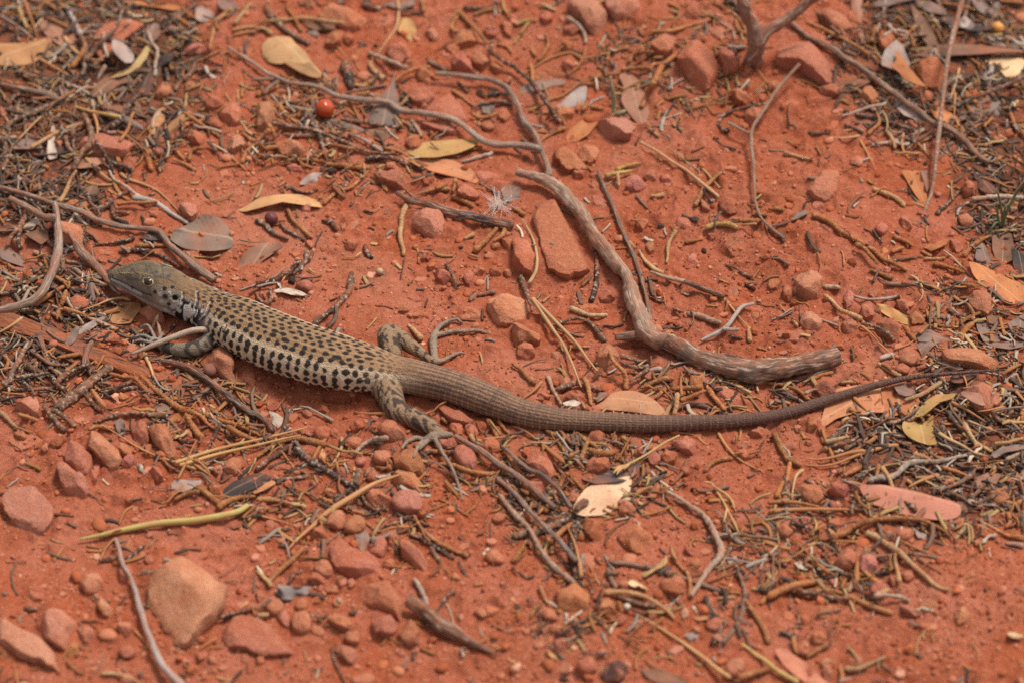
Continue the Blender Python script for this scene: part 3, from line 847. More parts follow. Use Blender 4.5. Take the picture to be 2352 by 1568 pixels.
TILES[3, 0] = """
S 5,55 10,35 20,28 30,30 38,40 50,50 62,58 75,62 77,70 70,75 55,75 40,68 28,58 15,58 | large sloping red slab at the foot of the upright shrub stem
S 40,5 55,6 62,12 72,20 80,30 85,42 78,42 65,32 55,22; So 100,38 105,30 118,29 124,35 126,43 115,46 105,45; So 132,60 138,53 150,52 160,54 163,62 166,70 160,78 148,80 140,72 135,65; S 82,86 88,78 96,74 100,82 101,92 96,95 86,92
S 138,90 145,84 152,87 150,92 140,94; S 45,80 58,78 70,80 72,84 62,87 48,86; S 0,75 8,72 12,77 8,83 0,82; Sl 20,70 30,70 42,75 40,80 28,79; Sl 45,140 55,148 60,157 46,157; SR 127,110 133,108 137,114 134,119
Sq 170,122 178,120 183,125 178,128; Sl 70,140 85,142 95,150 97,157 75,150; Sl 14,92 22,88 30,94 26,104 17,102
Lmauve 76,-2 87,-2 87,12 86,25 88,35 90,40 86,40 83,32 80,20 77,8; Lgrey 130,-1 150,2 163,8 165,14 150,12 138,6; Lbrown 131,3 140,12 148,22 154,35 156,42 146,42 140,32 134,18
Lgrey 200,10 207,4 214,0 213,14 208,16 200,14; Ldark 180,28 190,22 205,22 215,18 210,26 195,29; Lsilver 176,18 182,15 187,20 183,26 177,25; Lwhite 162,24 170,20 172,26 163,27
Lsilver 104,55 108,45 118,36 124,42 128,52 131,60 120,66 110,62 104,60; Lrust 113,60 118,56 117,46 120,48 124,54 130,62 140,74 145,79 144,80 132,76 124,72 120,66 114,62 | forked bright orange leaf scrap on a silvery leaf
Lbrown 57,79 75,74 95,71 98,73 85,80 75,84; Lgrey 184,98 195,92 205,88 213,92 217,103 210,107 198,104 188,106; Lorange 149,100 158,98 168,104 177,110 175,113 160,112 153,108
k5 84,92 92,98 105,105 118,108; k4.5 80,105 95,108 110,112 125,117 136,120; j3 183,52 195,60 200,64; j4 181,95 188,105 190,109; j4 222,104 228,118 235,125; j4 188,113 187,125; k3 190,128 205,131 215,128; j4 215,100 225,98 232,97
j4.5 35,20 50,27 65,34 80,42 92,50; j4 99,24 96,34 94,40; j4 130,28 133,38 134,43; d4.5 42,9 50,17 60,26 66,32; w3 108,0 106,10 100,30; w5 195,34 210,36 222,38; j3.5 160,3 178,6 192,10; j4 213,1 235,3
N3 176,62 172,78 166,95; n3 172,85 171,108
Lsilver 118,92 125,95 132,100 140,108 146,111 138,111 125,106 119,100 117,97
j4.5 100,103 102,112 98,118 92,124; w3 109,92 106,96 95,98 80,103 68,107; k4 70,114 80,118 88,122; N3 68,121 78,119; N3 85,125 70,127 56,126; J4.5 108,120 114,127 117,137; n2.5 84,128 92,142 100,157; J4 15,140 28,144 42,147; n3 136,130 145,140 152,147
Lbrown 135,50 140,44 155,41 170,40 190,41 215,44 235,46 238,48 215,48 195,50 170,51 150,53 140,52; Lsilver 200,65 206,60 208,62 205,75 203,82 199,82 198,72
Lcream 198,50 205,52 212,54 222,53 233,54 239,57 238,66 228,70 218,71 212,62 208,60 204,64 200,57 | cream curled leaf piece with a notch beside the slanting dark stem
"""
TILES[0, 1] = """
Sp 50,48 57,44 65,45 75,50 82,58 83,63 78,68 66,66 58,67 52,60 | pale red granular stone behind the descending grey branch; SF 55,30 70,27 85,27 86,31 80,36 65,35 56,33; S 10,65 16,59 22,61 23,68 15,71; S 76,94 82,91 90,96 88,99 80,98
S 60,118 66,115 80,117 82,124 70,127 62,124; Sl 132,40 142,33 150,35 154,40 145,45; Sq 164,30 172,27 181,31 182,38 176,43 168,38; S 128,127 140,118 148,130 152,138 140,140 132,133; SF 80,150 90,145 105,148 113,157 80,157
S 38,22 44,19 48,26 42,27; Sl 88,70 100,72 108,76 98,80 88,78; Sl 215,45 224,43 229,49 220,52; Sl 185,18 193,19 192,23 186,22; Sd 85,118 92,115 100,116 98,122 88,121
Lbrown 22,58 35,54 44,55 45,63 38,68 28,62; Lwhite 18,55 25,48 33,43 36,46 30,54 22,56; Lbrown 72,24 80,15 88,12 91,18 86,28 78,26; Lgrey 0,71 8,71 18,78 25,84 27,87 20,88 8,84 0,80
Ltan 101,137 106,128 109,121 120,121 130,122 127,130 120,140 110,141 103,140 | brown folded leaf scrap under the lizard's chin
k5 25,40 18,52 10,62 6,70; b2.5 18,2 27,10 34,18 38,24; j4 0,82 8,87 14,91; k5 60,90 50,94 40,97 28,101 10,107; d4.5 103,30 104,40 110,46 118,49; k4.5 88,38 97,33 104,28; d4 106,38 120,39; k5 108,24 120,19
K4.5 100,0 105,8 115,14 125,23 135,28; N3.5 110,2 118,8 130,12 142,17 150,23 160,33 166,40; w5 122,25 135,27 145,31 155,38 165,44 173,49; j4.5 107,31 118,30 130,30 145,29
d5 86,68 100,67 115,65 124,62; j4.5 124,69 137,69 153,69; d5 109,74 120,73 130,74 145,77 158,84 168,90; j4 172,75 180,84 190,92 195,96; K5 30,75 40,78 50,80 60,83 78,86; K4.5 66,88 75,95 85,100 98,106
j5 70,101 60,106 50,112 40,118 32,124; j5.5 61,111 58,120 54,128 53,137; J4 84,104 88,110 91,115; N3 120,119 112,117 100,119 88,124 76,128; k4.5 62,130 70,127 75,124; K6 80,135 88,138 98,142 108,147; j4 58,127 70,130 78,132
d4 130,40 133,48; J5 70,0 65,8 60,20 55,29; w2.5 220,110 235,105; k5 170,74 178,84 186,92
"""
TILES[1, 1] = """
Sq 138,40 145,35 163,35 170,39 174,48 175,54 170,62 163,62 152,55 142,47 | domed dusty pink stone below the dark smooth stick; S 108,0 135,0 140,4 144,8 138,13 125,13 112,9; Sl 78,53 83,44 90,39 98,41 97,47 90,55 82,59; Sl 56,68 65,64 73,66 80,72 75,78 62,76
S 80,66 88,62 94,66 90,72 82,72; S 184,20 190,11 198,14 208,20 203,26 190,26; S 152,5 158,4 164,8 160,13 153,12; SR 173,42 178,40 182,44 178,48 174,46; S 163,92 170,90 178,93 178,99 172,102 164,97; S 190,95 195,92 201,94 197,104 192,102
S 200,90 206,87 211,91 206,96 201,95; S 213,90 220,87 226,92 223,96 215,95; S 227,92 233,89 235,93 235,98 229,96; SR 216,68 222,66 224,70 218,72; S 131,128 136,121 141,124 142,128 136,130; Sl 137,115 145,114 152,117 150,123 142,122
Sl 143,130 155,125 158,132 150,138 143,136; Sl 180,126 200,124 208,130 205,135 190,138 182,133; SR 37,105 42,101 50,102 52,107 48,110 42,108; S 3,110 9,110 9,118 3,117; S 148,76 154,72 159,75 156,80 150,81
Sp 40,34 45,30 50,32 49,36 43,37; S 225,62 235,58 235,75 230,72; Sl 208,75 215,73 222,77 220,82 212,82; Sl 15,4 22,3 26,8 20,12; SR 45,66 50,64 54,68 50,71; Sl 200,0 220,0 225,8 210,12 200,8
Lsilver 40,12 45,6 52,2 62,2 61,5 55,11 45,13 40,13 | small silvery lens leaf lying alone on bare soil; Lgrey 225,15 235,13 244,16 240,30 228,28
k5 0,45 8,50 14,56 22,60 30,63; k4 22,48 28,55 38,60 45,64; J5 178,17 165,18 155,20 148,22; J5.5 141,25 138,33 134,42 133,52 133,62 135,72 136,78; j4.5 104,0 100,5 92,12 85,16 75,19 68,25 62,31; j3.5 85,0 90,5
j3.5 29,35 33,44 40,52 48,59 52,62; k6 88,93 87,103 85,112 78,120 70,128 60,135 52,142; k5 47,73 46,82 40,90 33,95; d5 42,82 35,88 28,95 15,102 0,104; k3 53,74 49,82; n3 27,97 23,103; N3 47,89 52,93 56,95; b2 35,97 45,99 52,101
k4 0,112 3,118 10,122 14,118 13,108; j5 180,24 190,28 200,33; j4.5 175,12 165,17; j4 184,8 181,20; n2.5 164,2 150,8 133,13; d4 26,14 35,18 42,20 52,20; d6 60,46 70,48 75,55; d3 98,37 108,39; d5 100,68 102,76 108,80; N3 97,75 90,80
d4 175,86 180,96 186,107; J5 139,141 145,147 152,155; J4 201,58 191,63; j5 222,52 213,62 205,70 200,75; j4 229,53 226,60 218,65; k4 203,115 212,113 220,112; j3 195,120 201,117; J3 195,77 205,80; w2 213,98 213,110; b2.5 205,11 215,17 223,22
w2.5 0,107 12,104 20,103; Lwhite 19,101 22,103 25,108 22,108 20,105; Lwhite 16,110 22,108 32,108 42,111 47,114 43,115 32,114 26,112 18,112 | whitish papery strip on the soil behind the lizard's back
"""
TILES[2, 1] = """
SFr 16,22 18,15 28,15 40,25 50,38 60,55 68,72 73,85 70,92 64,99 50,98 38,96 30,85 25,65 18,40 | broad smooth brick-red slab under the thick branch; S 0,58 8,58 14,65 20,75 28,85 25,92 15,93 0,82; Sq 105,8 112,3 118,5 124,13 120,17 110,18 104,14
Sl 70,25 78,21 85,25 90,38 85,40 75,33; Sl 69,12 78,9 84,15 82,19 72,15; S 114,46 120,43 126,47 120,55 115,52; S 78,115 82,110 90,109 96,115 92,119 82,119; Sl 150,42 160,40 168,50 160,55 150,48; Sl 160,83 166,72 174,72 172,84 166,90
Sl 195,60 205,55 212,58 216,75 210,79 200,78; Sd 190,25 200,28 208,38 200,41 190,35; S 172,27 180,28 183,36 175,36; S 0,140 12,142 24,146 25,157 0,157; SR 122,68 128,65 131,72 125,75; Sl 52,125 65,122 88,123 80,130 60,131
Sl 136,55 143,54 144,60 138,62; S 51,0 70,0 65,6 56,7; Sl 70,2 82,0 80,6 74,8; S 120,0 133,0 132,8 126,11 120,6; S 136,3 146,3 148,12 138,12; Sl 196,110 205,105 211,110 208,118 198,118; S 178,60 184,56 188,62 182,64; Sl 218,125 226,122 230,132 222,138
k5.5 7,97 10,103 14,113 18,125 18,130; d5 75,70 78,80 78,95 77,108 73,120; J5 53,126 62,130 72,133 88,133; k4.5 38,142 50,138 62,136 72,140 80,150 86,157; J5 151,52 148,60 143,70 143,80 142,85; y5 177,53 188,49 200,50 208,53
j4.5 193,2 184,9 176,18 170,28 168,33; J4 127,23 132,24 140,22; j4.5 202,45 215,46 228,46; j3 210,50 225,49; j3 220,40 235,41; J4 117,73 122,82 130,90 139,95; n3 107,64 114,72; j4 158,66 166,65 174,63
N3 194,117 202,126 210,136 217,143; J5 217,143 218,157; K6 160,131 170,133 180,136 192,140; k3 148,127 158,130; k4 196,86 206,90 213,95 221,98; d5 214,103 224,109; k4 200,152 212,154; d3 125,115 138,121; j3 178,124 190,125
y5 85,5 95,3 112,0; J4 97,2 98,15; d3 84,142 95,143 103,140; j5 0,34 6,37 12,41; J3 28,121 35,115; N4 15,104 18,100 22,92 23,80 20,65 15,54 9,44
"""
TILES[3, 1] = """
SqF 43,0 65,0 66,12 62,22 55,28 45,25 36,18 38,10; Sl 40,28 50,26 56,32 48,37 40,34; Sq 24,98 30,90 40,90 48,97 51,103 46,112 36,114 27,108 | rounded dusty pink stone resting alone on bare soil past the thin forked twig
Sl 0,85 10,83 17,88 19,96 12,106 0,108; S 175,12 182,8 190,13 192,20 182,21; S 120,42 128,39 133,44 132,53 125,55; SR 98,52 104,48 111,52 108,57 102,57; SR 175,42 185,40 189,46 184,51 178,49; S 165,63 175,61 180,72 175,76 166,70
Sq 183,112 188,106 197,105 204,117 206,128 200,131 190,127 185,120; Sq 70,110 76,107 79,115 78,122 72,126 69,118; S 83,125 90,121 98,124 98,132 90,135 83,131; S 90,113 96,109 101,113 98,117; So 116,120 124,116 131,120 130,126 122,128
S 128,132 138,128 145,133 143,140 132,142; Sr 98,140 108,134 118,138 122,146 120,153 108,153 98,147; S 67,140 75,132 82,138 85,147 76,152 68,147; Sq 29,132 36,128 45,132 50,140 44,148 34,145 29,139; S 56,138 64,133 67,140 60,143
S 12,108 18,104 24,112 20,117 14,114; Sq 103,90 108,87 114,90 111,94 104,93; Sl 5,47 12,45 13,51 7,52; Sl 148,120 160,125 172,130 165,140 150,138; Sl 0,147 25,147 40,150 45,157 0,157; S 92,100 98,97 98,103 93,103
Ldark 188,0 200,5 208,15 212,20 200,22 192,15; Lrust 122,0 140,0 145,15 147,30 143,32 135,22 128,10; Lgrey 140,0 147,0 148,15 146,20; Lgrey 190,80 192,70 197,66 203,75 208,86 205,89 195,86
Lbrown 206,60 215,57 224,58 226,70 225,82 217,86 216,92 210,84 206,72 | round brown cupped leaf at the foot of the green sprout; Ldark 224,70 232,75 238,80 238,103 228,96 225,85; Lgrey 20,45 28,38 36,36 37,39 30,43 22,46
Lrust 142,70 155,66 166,62 164,68 150,74; Lorange 104,72 111,68 110,77 104,78; Lgrey 190,132 200,140 210,152 214,157 198,157 192,145; Lgrey 220,140 238,130 238,157 225,150; Lgrey 136,150 140,145 150,146 160,152 170,157 138,157; Lbrown 200,132 210,133 217,138 210,142 203,140
k4 115,83 128,81 140,79; j4 143,81 155,81 163,80; j3.5 140,74 150,79; k3 88,53 97,58 105,66; j4.5 0,35 15,36; j4 0,52 8,58 16,64; k4 2,80 12,82 20,87; b4.5 108,104 125,105 140,104 155,107; j4 173,104 190,106
j5 40,41 50,44 60,50 68,57 78,62 88,68 97,74 103,80 115,85 128,92; j5 80,67 88,71 95,79 101,86; j4.5 93,91 103,95 115,99; j5 152,85 162,88 172,91 180,94; j4.5 205,60 195,64 185,72 180,79; j5 115,60 124,64 134,70; j4.5 113,75 118,73 125,71
N3 130,96 136,99 141,106 142,115 138,121; w3 78,115 90,118 105,118 122,115; J5 96,17 105,20 115,24 122,29 125,33; K5 50,107 60,107 67,108; J5 52,114 58,119 65,127 75,132 86,137; k4 85,140 100,144 110,150 117,157; n3 85,142 95,150 102,157
w2.5 45,135 55,139 65,143; j4 145,127 150,140; j4.5 182,132 178,138 170,145; j4 183,122 188,130 188,138; j5 188,140 180,148 177,157; j4.5 124,142 130,150 136,156; j4 138,150 148,142 158,147; J4 22,136 27,143; K6 187,26 200,25 212,24 225,24 235,25
Lgold 99,122 108,123 118,128 126,133 131,139 130,142 122,140 112,135 104,130 | small lens-shaped gold leaf among red pebbles
Lorange 184,83 195,86 215,96 238,107 238,128 220,120 205,112 195,104 188,95 | long vivid orange leaf blade below the round brown leaf
"""
TILES[0, 2] = """
Sq 12,60 18,50 25,47 33,50 37,58 36,66 30,70 20,65; Sq 57,98 60,92 68,90 78,93 83,100 85,110 82,118 77,121 68,117 60,108 | smooth rounded pink stone leaning on two paler ones; Sq 72,86 78,83 88,83 98,88 108,95 111,105 108,113 102,116 94,110 88,104 83,98 78,93
Sp 52,112 57,110 63,114 69,120 72,123 78,122 83,130 80,137 70,140 62,136 56,130 | pale peach kidney-shaped stone in a pebble cluster; S 117,72 124,70 134,71 136,85 136,98 132,100 125,95 121,85; S 135,72 142,71 152,78 158,88 165,98 163,105 155,107 148,100 140,90 136,80
S 80,122 88,108 92,110 91,120 85,132 82,128; S 110,108 115,104 123,105 123,112 118,115 111,113; S 103,95 115,92 122,98 120,103 110,103; SR 205,118 208,110 215,105 221,108 221,118 215,122; SR 195,116 203,113 206,117 203,122 197,121; S 136,115 143,112 148,118 150,125 143,127
Sq 188,10 200,3 212,8 215,20 212,26 218,35 213,39 205,30 198,25 190,22; Sl 220,18 235,17 235,42 222,36; S 90,38 97,34 101,39 95,43; So 105,48 112,46 118,51 112,55; Sl 2,85 20,82 38,85 42,90 35,97 20,100 5,97; SR 12,84 20,82 24,87 20,90
Sd 44,95 52,88 60,84 62,88 55,96 46,99; SR 38,97 43,92 44,99 40,100; S 190,130 200,132 204,138 196,142; Sl 60,148 70,147 75,153 65,155; S 170,82 176,79 178,87 171,89; S 132,62 142,63 144,67 135,68; Sl 225,80 235,78 235,86 228,88
j4 3,12 8,18 5,27; d8 25,22 33,28; k5 5,40 15,44 30,44 45,43 52,41; b4 28,8 38,15 45,20 55,22; j4 52,15 65,13 75,11; j4 60,28 68,22 72,18; k5 85,20 70,25 58,32 52,38; d5 46,30 52,38 60,46; k5 27,0 20,12 13,25 9,35 2,40; k5 15,33 30,31 46,29; d3 20,36 28,43 32,50
n2.5 95,21 88,28 78,37; k9 102,22 90,32 78,42 65,52 50,61; d5 78,48 85,56 92,64; j4.5 84,44 90,53 96,60; k5 128,42 115,43 105,45 95,47; d4.5 122,36 110,41 100,45; j5 100,29 112,32 123,34 130,40 138,50; k4.5 40,58 48,68 55,77 60,82; k4 48,62 60,70 70,78
Lgrey 105,73 111,70 115,75 115,84 110,86 107,80; Lgrey 143,58 150,56 160,62 162,66 150,66 144,63; Lrust 154,72 160,66 170,64 168,70 160,76 156,78; Lsilver 157,130 162,126 175,127 185,127 189,128 180,133 168,138 158,136; Lwhite 125,110 131,113 133,122 129,120
j5.5 128,30 138,40 150,50 160,58 170,64; j5.5 180,62 192,68 205,73 220,77 235,84; j5 208,77 220,85 232,90 238,95; j5 170,66 177,78 185,88; j5 172,63 184,68 190,75 197,80; k5 155,69 140,67 125,66 110,67 98,70 85,75; d4 203,74 197,87 189,100; d4 156,82 162,88 170,92 180,92
J4 0,65 6,70 12,76 16,80; j4 16,66 25,69 35,73; j5 80,81 90,78 105,80; n3.5 180,117 165,112 150,107 135,101 120,93 105,83 94,77; n4 175,110 185,117 197,125; j4.5 180,133 190,140 200,148 204,151; j4.5 160,145 170,140 183,138; j5 200,153 208,147 220,143 235,142
b3.5 175,122 185,121 192,127 198,133; k3 150,110 160,117 168,120; k4 215,70 228,75
"""
TILES[1, 2] = """
SR 52,84 55,79 62,78 69,80 68,87 62,91 54,88; S 67,82 72,78 76,82 74,88 69,86; S 110,77 118,70 128,71 133,78 138,85 135,90 125,90 115,84; S 85,77 90,70 95,70 101,75 98,80 88,81; SF 165,58 170,56 180,62 190,66 201,71 201,76 190,75 180,74 172,66
S 177,76 182,73 190,77 191,84 185,86 178,82; SR 192,78 198,76 204,80 203,87 196,88; S 168,90 175,89 185,92 188,96 180,98 170,96; SRq 181,102 186,96 193,96 200,101 204,110 202,116 195,117 186,110 | smooth egg-shaped pink pebble beside the lizard's longest toe
S 125,100 132,97 145,98 152,103 156,110 152,117 140,119 128,114 125,107 | flat-topped red stone under the lizard's hind toes; SR 107,102 115,99 123,101 124,106 118,111 110,109; SR 91,108 96,104 101,107 99,113 93,113; S 80,90 90,87 98,90 95,97 86,98 81,94
SR 43,63 48,60 53,63 50,69 44,67; S 100,140 107,134 118,134 124,142 122,150 112,152 103,148; SqR 125,145 130,138 138,136 148,138 154,145 152,153 140,156 128,152; So 122,122 132,118 143,119 152,128 150,134 138,134 128,130; SR 208,92 215,89 223,92 223,100 215,102 209,98
SR 215,113 222,110 228,116 224,119 217,118; S 28,120 35,116 41,120 38,124 30,124; S 72,115 78,112 85,118 83,124 75,123; SR 100,118 108,116 114,122 110,128 102,126; S 118,112 124,110 128,116 122,119; Sl 40,96 52,94 60,98 55,105 45,104
Sl 205,128 215,125 222,130 218,140 208,140; S 215,102 222,102 224,108 217,108; S 60,137 68,133 75,138 72,144; S 30,130 38,133 35,138; SR 0,150 8,147 10,157 0,157; SR 106,68 112,68 112,72 107,73; SR 50,128 56,126 58,131 52,132; SR 228,128 234,126 235,133 230,133
Lwhite 12,63 20,66 25,70 24,75 20,80 14,74; Lwhite 25,77 33,79 28,82; n4 125,67 118,66 105,66 92,65; j4 170,70 176,75; k4 15,126 30,126 48,123; k4 106,71 101,80; j3 96,101 106,103; j4.5 154,100 168,101 180,101; J4 196,85 200,92; k4 200,92 208,96
d6 0,118 12,108 25,100 38,93; d6 35,97 48,108 60,115 75,124 88,132 95,136; j5.5 0,106 8,100 20,93 35,89 50,91 64,95; N4 78,87 79,95 75,105 70,112 66,116; K5 122,89 110,89 102,92 95,98 90,105; k6 96,117 92,127 95,132; k4 108,116 100,123; k5 87,134 80,140 75,146; k5 96,140 103,150 115,157
j5 168,112 180,113 195,118 210,121 225,121 235,122; j4.5 228,100 235,110 240,115; j4.5 213,71 218,80 222,88; j4 222,72 230,82 235,86; n3.5 208,90 222,88 235,87; j5 0,145 15,145 28,148 42,151; n3 100,158 85,154 70,149 55,143 40,136 25,131; k5 222,124 230,133 235,138
Lpeach 58,105 61,97 65,105 65,113 61,113
"""
TILES[2, 2] = """
Sq 75,18 80,5 88,1 96,3 100,10 95,18 85,24 78,22; SR 120,27 128,24 131,30 126,34 121,32; So 160,35 168,27 178,30 180,38 175,44 165,42; S 45,52 52,45 60,43 66,50 69,56 62,59 50,56; S 42,36 50,32 57,33 55,42 45,44; S 68,88 73,82 83,81 87,86 84,93 76,95 70,92
S 12,106 18,97 25,100 35,106 40,115 38,124 28,132 20,124 12,112; Sr 8,128 18,122 28,128 34,135 30,143 22,145 12,135; S 65,110 72,105 82,104 90,108 92,115 82,119 68,117; SR 125,105 130,101 136,104 136,110 130,113 126,110; S 136,100 142,97 152,102 150,108 142,111 137,107
S 110,100 117,97 123,99 122,105 113,105; S 145,90 152,88 160,90 173,88 174,96 168,102 158,100 150,96; SR 155,118 160,112 163,118 160,122; Sp 206,94 215,91 221,94 215,98 208,97; SR 206,102 213,98 217,103 213,107; SR 125,140 128,134 134,130 137,135 134,142 128,144
S 97,152 103,145 112,148 118,155 115,157 98,157; S 50,145 56,136 63,136 64,142 56,148; SR 0,120 5,122 3,127 0,126; Sl 185,42 192,38 200,43 210,50 220,55 215,60 200,55 190,50; S 215,82 225,78 235,80 232,87 220,86; S 5,0 22,3 23,10 15,15 5,12; Sl 35,10 48,5 55,12 50,22 40,24
S 200,90 207,86 206,93; SR 64,104 70,103 70,107 66,108; S 22,48 30,46 36,50 30,54 22,53; So 63,61 68,58 77,61 77,65 66,65; Sl 215,30 228,26 235,34 224,40
Lwhite 46,56 56,53 64,56 60,59 50,59
k5 0,137 8,146 16,155; b5 148,63 158,59 168,57 180,60 190,63 198,67; j5.5 0,20 8,25 15,33 22,38; n4 28,36 20,45 9,53; K4.5 33,31 37,42 42,52 46,58; k5 40,44 50,41 60,38 72,42 82,45; j5 66,33 70,42 72,52 73,58; j4.5 103,28 110,28 115,29; k5 99,13 110,16 120,18 130,17; N3 115,23 124,16; k4 98,18 108,22 116,24; w5 126,27 132,25 138,25
j5.5 89,9 95,20 102,28 105,37 105,44; b4 145,20 140,28 134,34; k4 108,36 118,30 126,25; j5 118,43 128,38 140,34 149,34; j5 131,52 138,46 144,41; j5 146,43 160,43 175,42; j5 154,54 165,50 178,45; n3.5 156,50 155,38 156,26; J5 152,47 151,57 148,68; j5 180,43 187,52 192,58 196,63
n3 200,59 212,62 228,67; N3 152,70 160,68 168,66; J3.5 52,5 62,5 72,5; n3 145,83 158,84 170,86; n3.5 170,87 175,92 180,95; n3.5 189,83 195,93 203,103 215,112 228,118 233,121
j5.5 30,81 42,86 55,92 63,95; j4.5 58,83 67,90 75,95 80,98; j5 70,88 67,97 64,105 60,112; y4 43,92 48,100 52,108 54,113; j4.5 52,106 62,100; n5 48,111 38,103 25,92 12,82 0,77; j5 70,99 80,102 90,102 96,100; j4.5 102,87 105,95 106,100; j4.5 92,85 96,95
j5 203,107 192,108 183,112 177,119; J4 125,115 126,127; j5 12,142 22,150 34,156; j5 0,110 5,118 10,124; j5 8,135 15,140; j4.5 26,146 38,143; j5 52,120 45,130 38,140; j4 56,125 66,136; b4 168,137 182,137 200,133; k3 141,141 149,150; j4 110,142 120,136 130,133; J4 115,128 132,127
"""
TILES[3, 2] = """
SR 120,15 127,10 135,12 138,17 132,21 122,19; Sq 157,15 162,8 175,6 190,8 205,8 215,10 222,17 218,24 208,25 195,22 178,20 165,19 | long loaf-shaped pink stone above the lizard's tail tip; SR 117,24 124,20 130,24 128,29 120,29
S 175,46 182,38 190,34 197,36 205,42 214,48 214,55 206,60 202,66 190,62 186,54 | broad red stone below the lizard's tail tip; Sl 83,24 90,21 100,24 106,30 102,36 92,36 86,31; Sd 35,38 50,36 62,38 64,46 58,52 48,50; S 26,135 34,128 45,130 51,137 50,144 44,150 34,148 28,142
S 55,132 65,127 74,129 77,135 70,142 58,138; SR 12,140 16,135 21,138 20,145 14,145; So 36,70 42,66 46,70 45,78 38,82 34,76; S 45,78 52,76 53,82 48,85; S 48,88 54,86 54,92 49,93; Sl 48,148 60,144 75,147 78,151 65,153; SR 158,126 165,123 172,127 168,132 160,131
S 135,22 145,20 146,24 137,26; S 105,84 112,83 112,90 106,89; S 198,140 205,134 218,135 225,142 215,148 200,145; SR 218,126 228,122 235,124 235,130 222,130; Sl 10,93 22,90 30,95 28,103 18,102; S 0,50 6,52 5,58 0,60; S 170,88 178,86 178,92; Sl 160,95 170,92 175,97 165,100
j4 40,35 50,30 60,28; J4 65,38 78,37; Lgrey 155,18 165,18 175,22 180,25 168,27 158,24; Lgrey 136,2 145,0 160,0 152,4 145,12 142,14; Lgrey 198,0 238,0 238,4 222,7 208,5 202,3
j4 133,103 150,108 165,112; j4 160,115 175,120 190,125; k5 70,100 80,93 90,88 100,82; k5 50,97 62,95 75,92 83,87; J4 52,92 65,89 75,87; j4 80,100 92,93 100,87; j4 45,104 54,97; b3 130,118 142,117 152,122 160,128; k4 165,64 172,74 180,82; j4 178,78 190,84 196,86
j4.5 148,10 150,20 152,28; J4 100,20 110,26 122,32; w5 102,16 110,13 116,12; n2.5 100,0 108,7 115,14 117,20; n3 137,16 147,17; k4 22,38 28,44 36,52 42,58; j4 0,38 15,40 30,46 38,53; b4 0,44 15,47 27,53 36,59; K4 34,47 40,44 45,43
j4 235,20 225,24 215,30; w4 217,38 225,32 230,30; j4 215,45 222,52 226,56; b2.5 205,64 220,61 235,60; b2.5 175,95 190,87 205,82 235,79; J4.5 208,94 222,92 235,88
Lgrey 205,103 215,96 228,94 238,95 238,98 220,101 208,107; Lmauve 188,130 192,124 202,120 215,121 210,130 200,138 192,138
n4.5 90,100 75,102 60,106 45,108 34,107; n4.5 120,95 110,96 95,100 80,105 65,111 50,114 33,113; j4.5 68,124 80,118 93,112; d3 96,112 90,120 86,127; j5 5,84 10,93 14,102 20,108 30,114; j5 20,110 18,125 12,133 8,143; N4 33,117 26,123 23,135 22,145; j4.5 0,148 15,147 30,148 48,152
j4.5 100,124 102,112; K6 92,128 100,125 112,125 120,120 128,113 140,110 155,110 170,107 185,104 198,104; J4 105,115 110,123 114,132 117,138; n5 0,156 30,154 70,154 105,154; k5 190,120 178,128 165,134 155,138; k4 168,138 178,143 188,150; j4.5 235,145 228,150 222,157
N4.5 155,83 165,89 178,95 190,102 203,105; J4.5 181,75 185,83 190,92 192,98; n4 165,54 178,60 190,67 201,74; b2 172,50 185,56 195,65 204,73; N2.5 183,72 198,78 212,83
Lbrown 171,150 178,143 185,148 183,157 172,157
"""
TILES[0, 3] = """
SpF 140,30 150,27 165,28 175,38 190,45 205,53 212,57 208,68 202,85 190,98 178,110 172,118 165,118 155,108 150,100 142,92 136,85 131,70 133,55 138,42 | big pale tan pyramid-like stone beside the white bleached stick
Sq 72,65 76,55 83,52 92,58 96,63 90,72 80,74; Sp 85,82 90,79 98,80 106,85 103,92 97,95 91,88; Sq 35,110 38,98 45,85 52,83 60,92 68,92 75,97 70,110 66,122 60,127 50,120 42,115; SpF 0,95 10,102 25,110 38,118 42,122 52,126 60,138 60,145 50,142 35,136 22,133 10,125 0,120 -3,108 | long rippled pale pink slab with a dark fleck
S 105,100 112,100 120,100 120,108 117,114 110,110; S 108,55 113,46 120,44 124,50 122,62 116,68 108,65; Sl 20,70 30,66 42,70 46,76 40,82 30,80; SR 110,125 118,120 125,128 120,133 112,132; S 70,105 80,102 86,108 84,118 75,120; So 60,130 68,115 72,118 72,130 64,134
Sl 215,68 225,65 235,68 235,72 220,72; SR 180,130 188,127 190,133 183,136; Sl 215,128 228,128 235,130 235,140 225,140; Sl 88,145 96,143 105,146 100,150; S 108,150 120,148 128,157 108,157; SR 132,42 138,38 141,45 136,48
n3 122,107 130,115 137,124; N3 92,148 105,148 118,151 130,157; d5 90,44 100,43 108,42; d4 115,44 125,36 134,29; k3.5 125,58 133,56 141,54; n3 79,35 95,36; d4.5 235,87 222,91 208,95 198,99; n4 228,82 218,90; n3.5 200,115 190,121 183,126; k4 22,88 35,89
"""
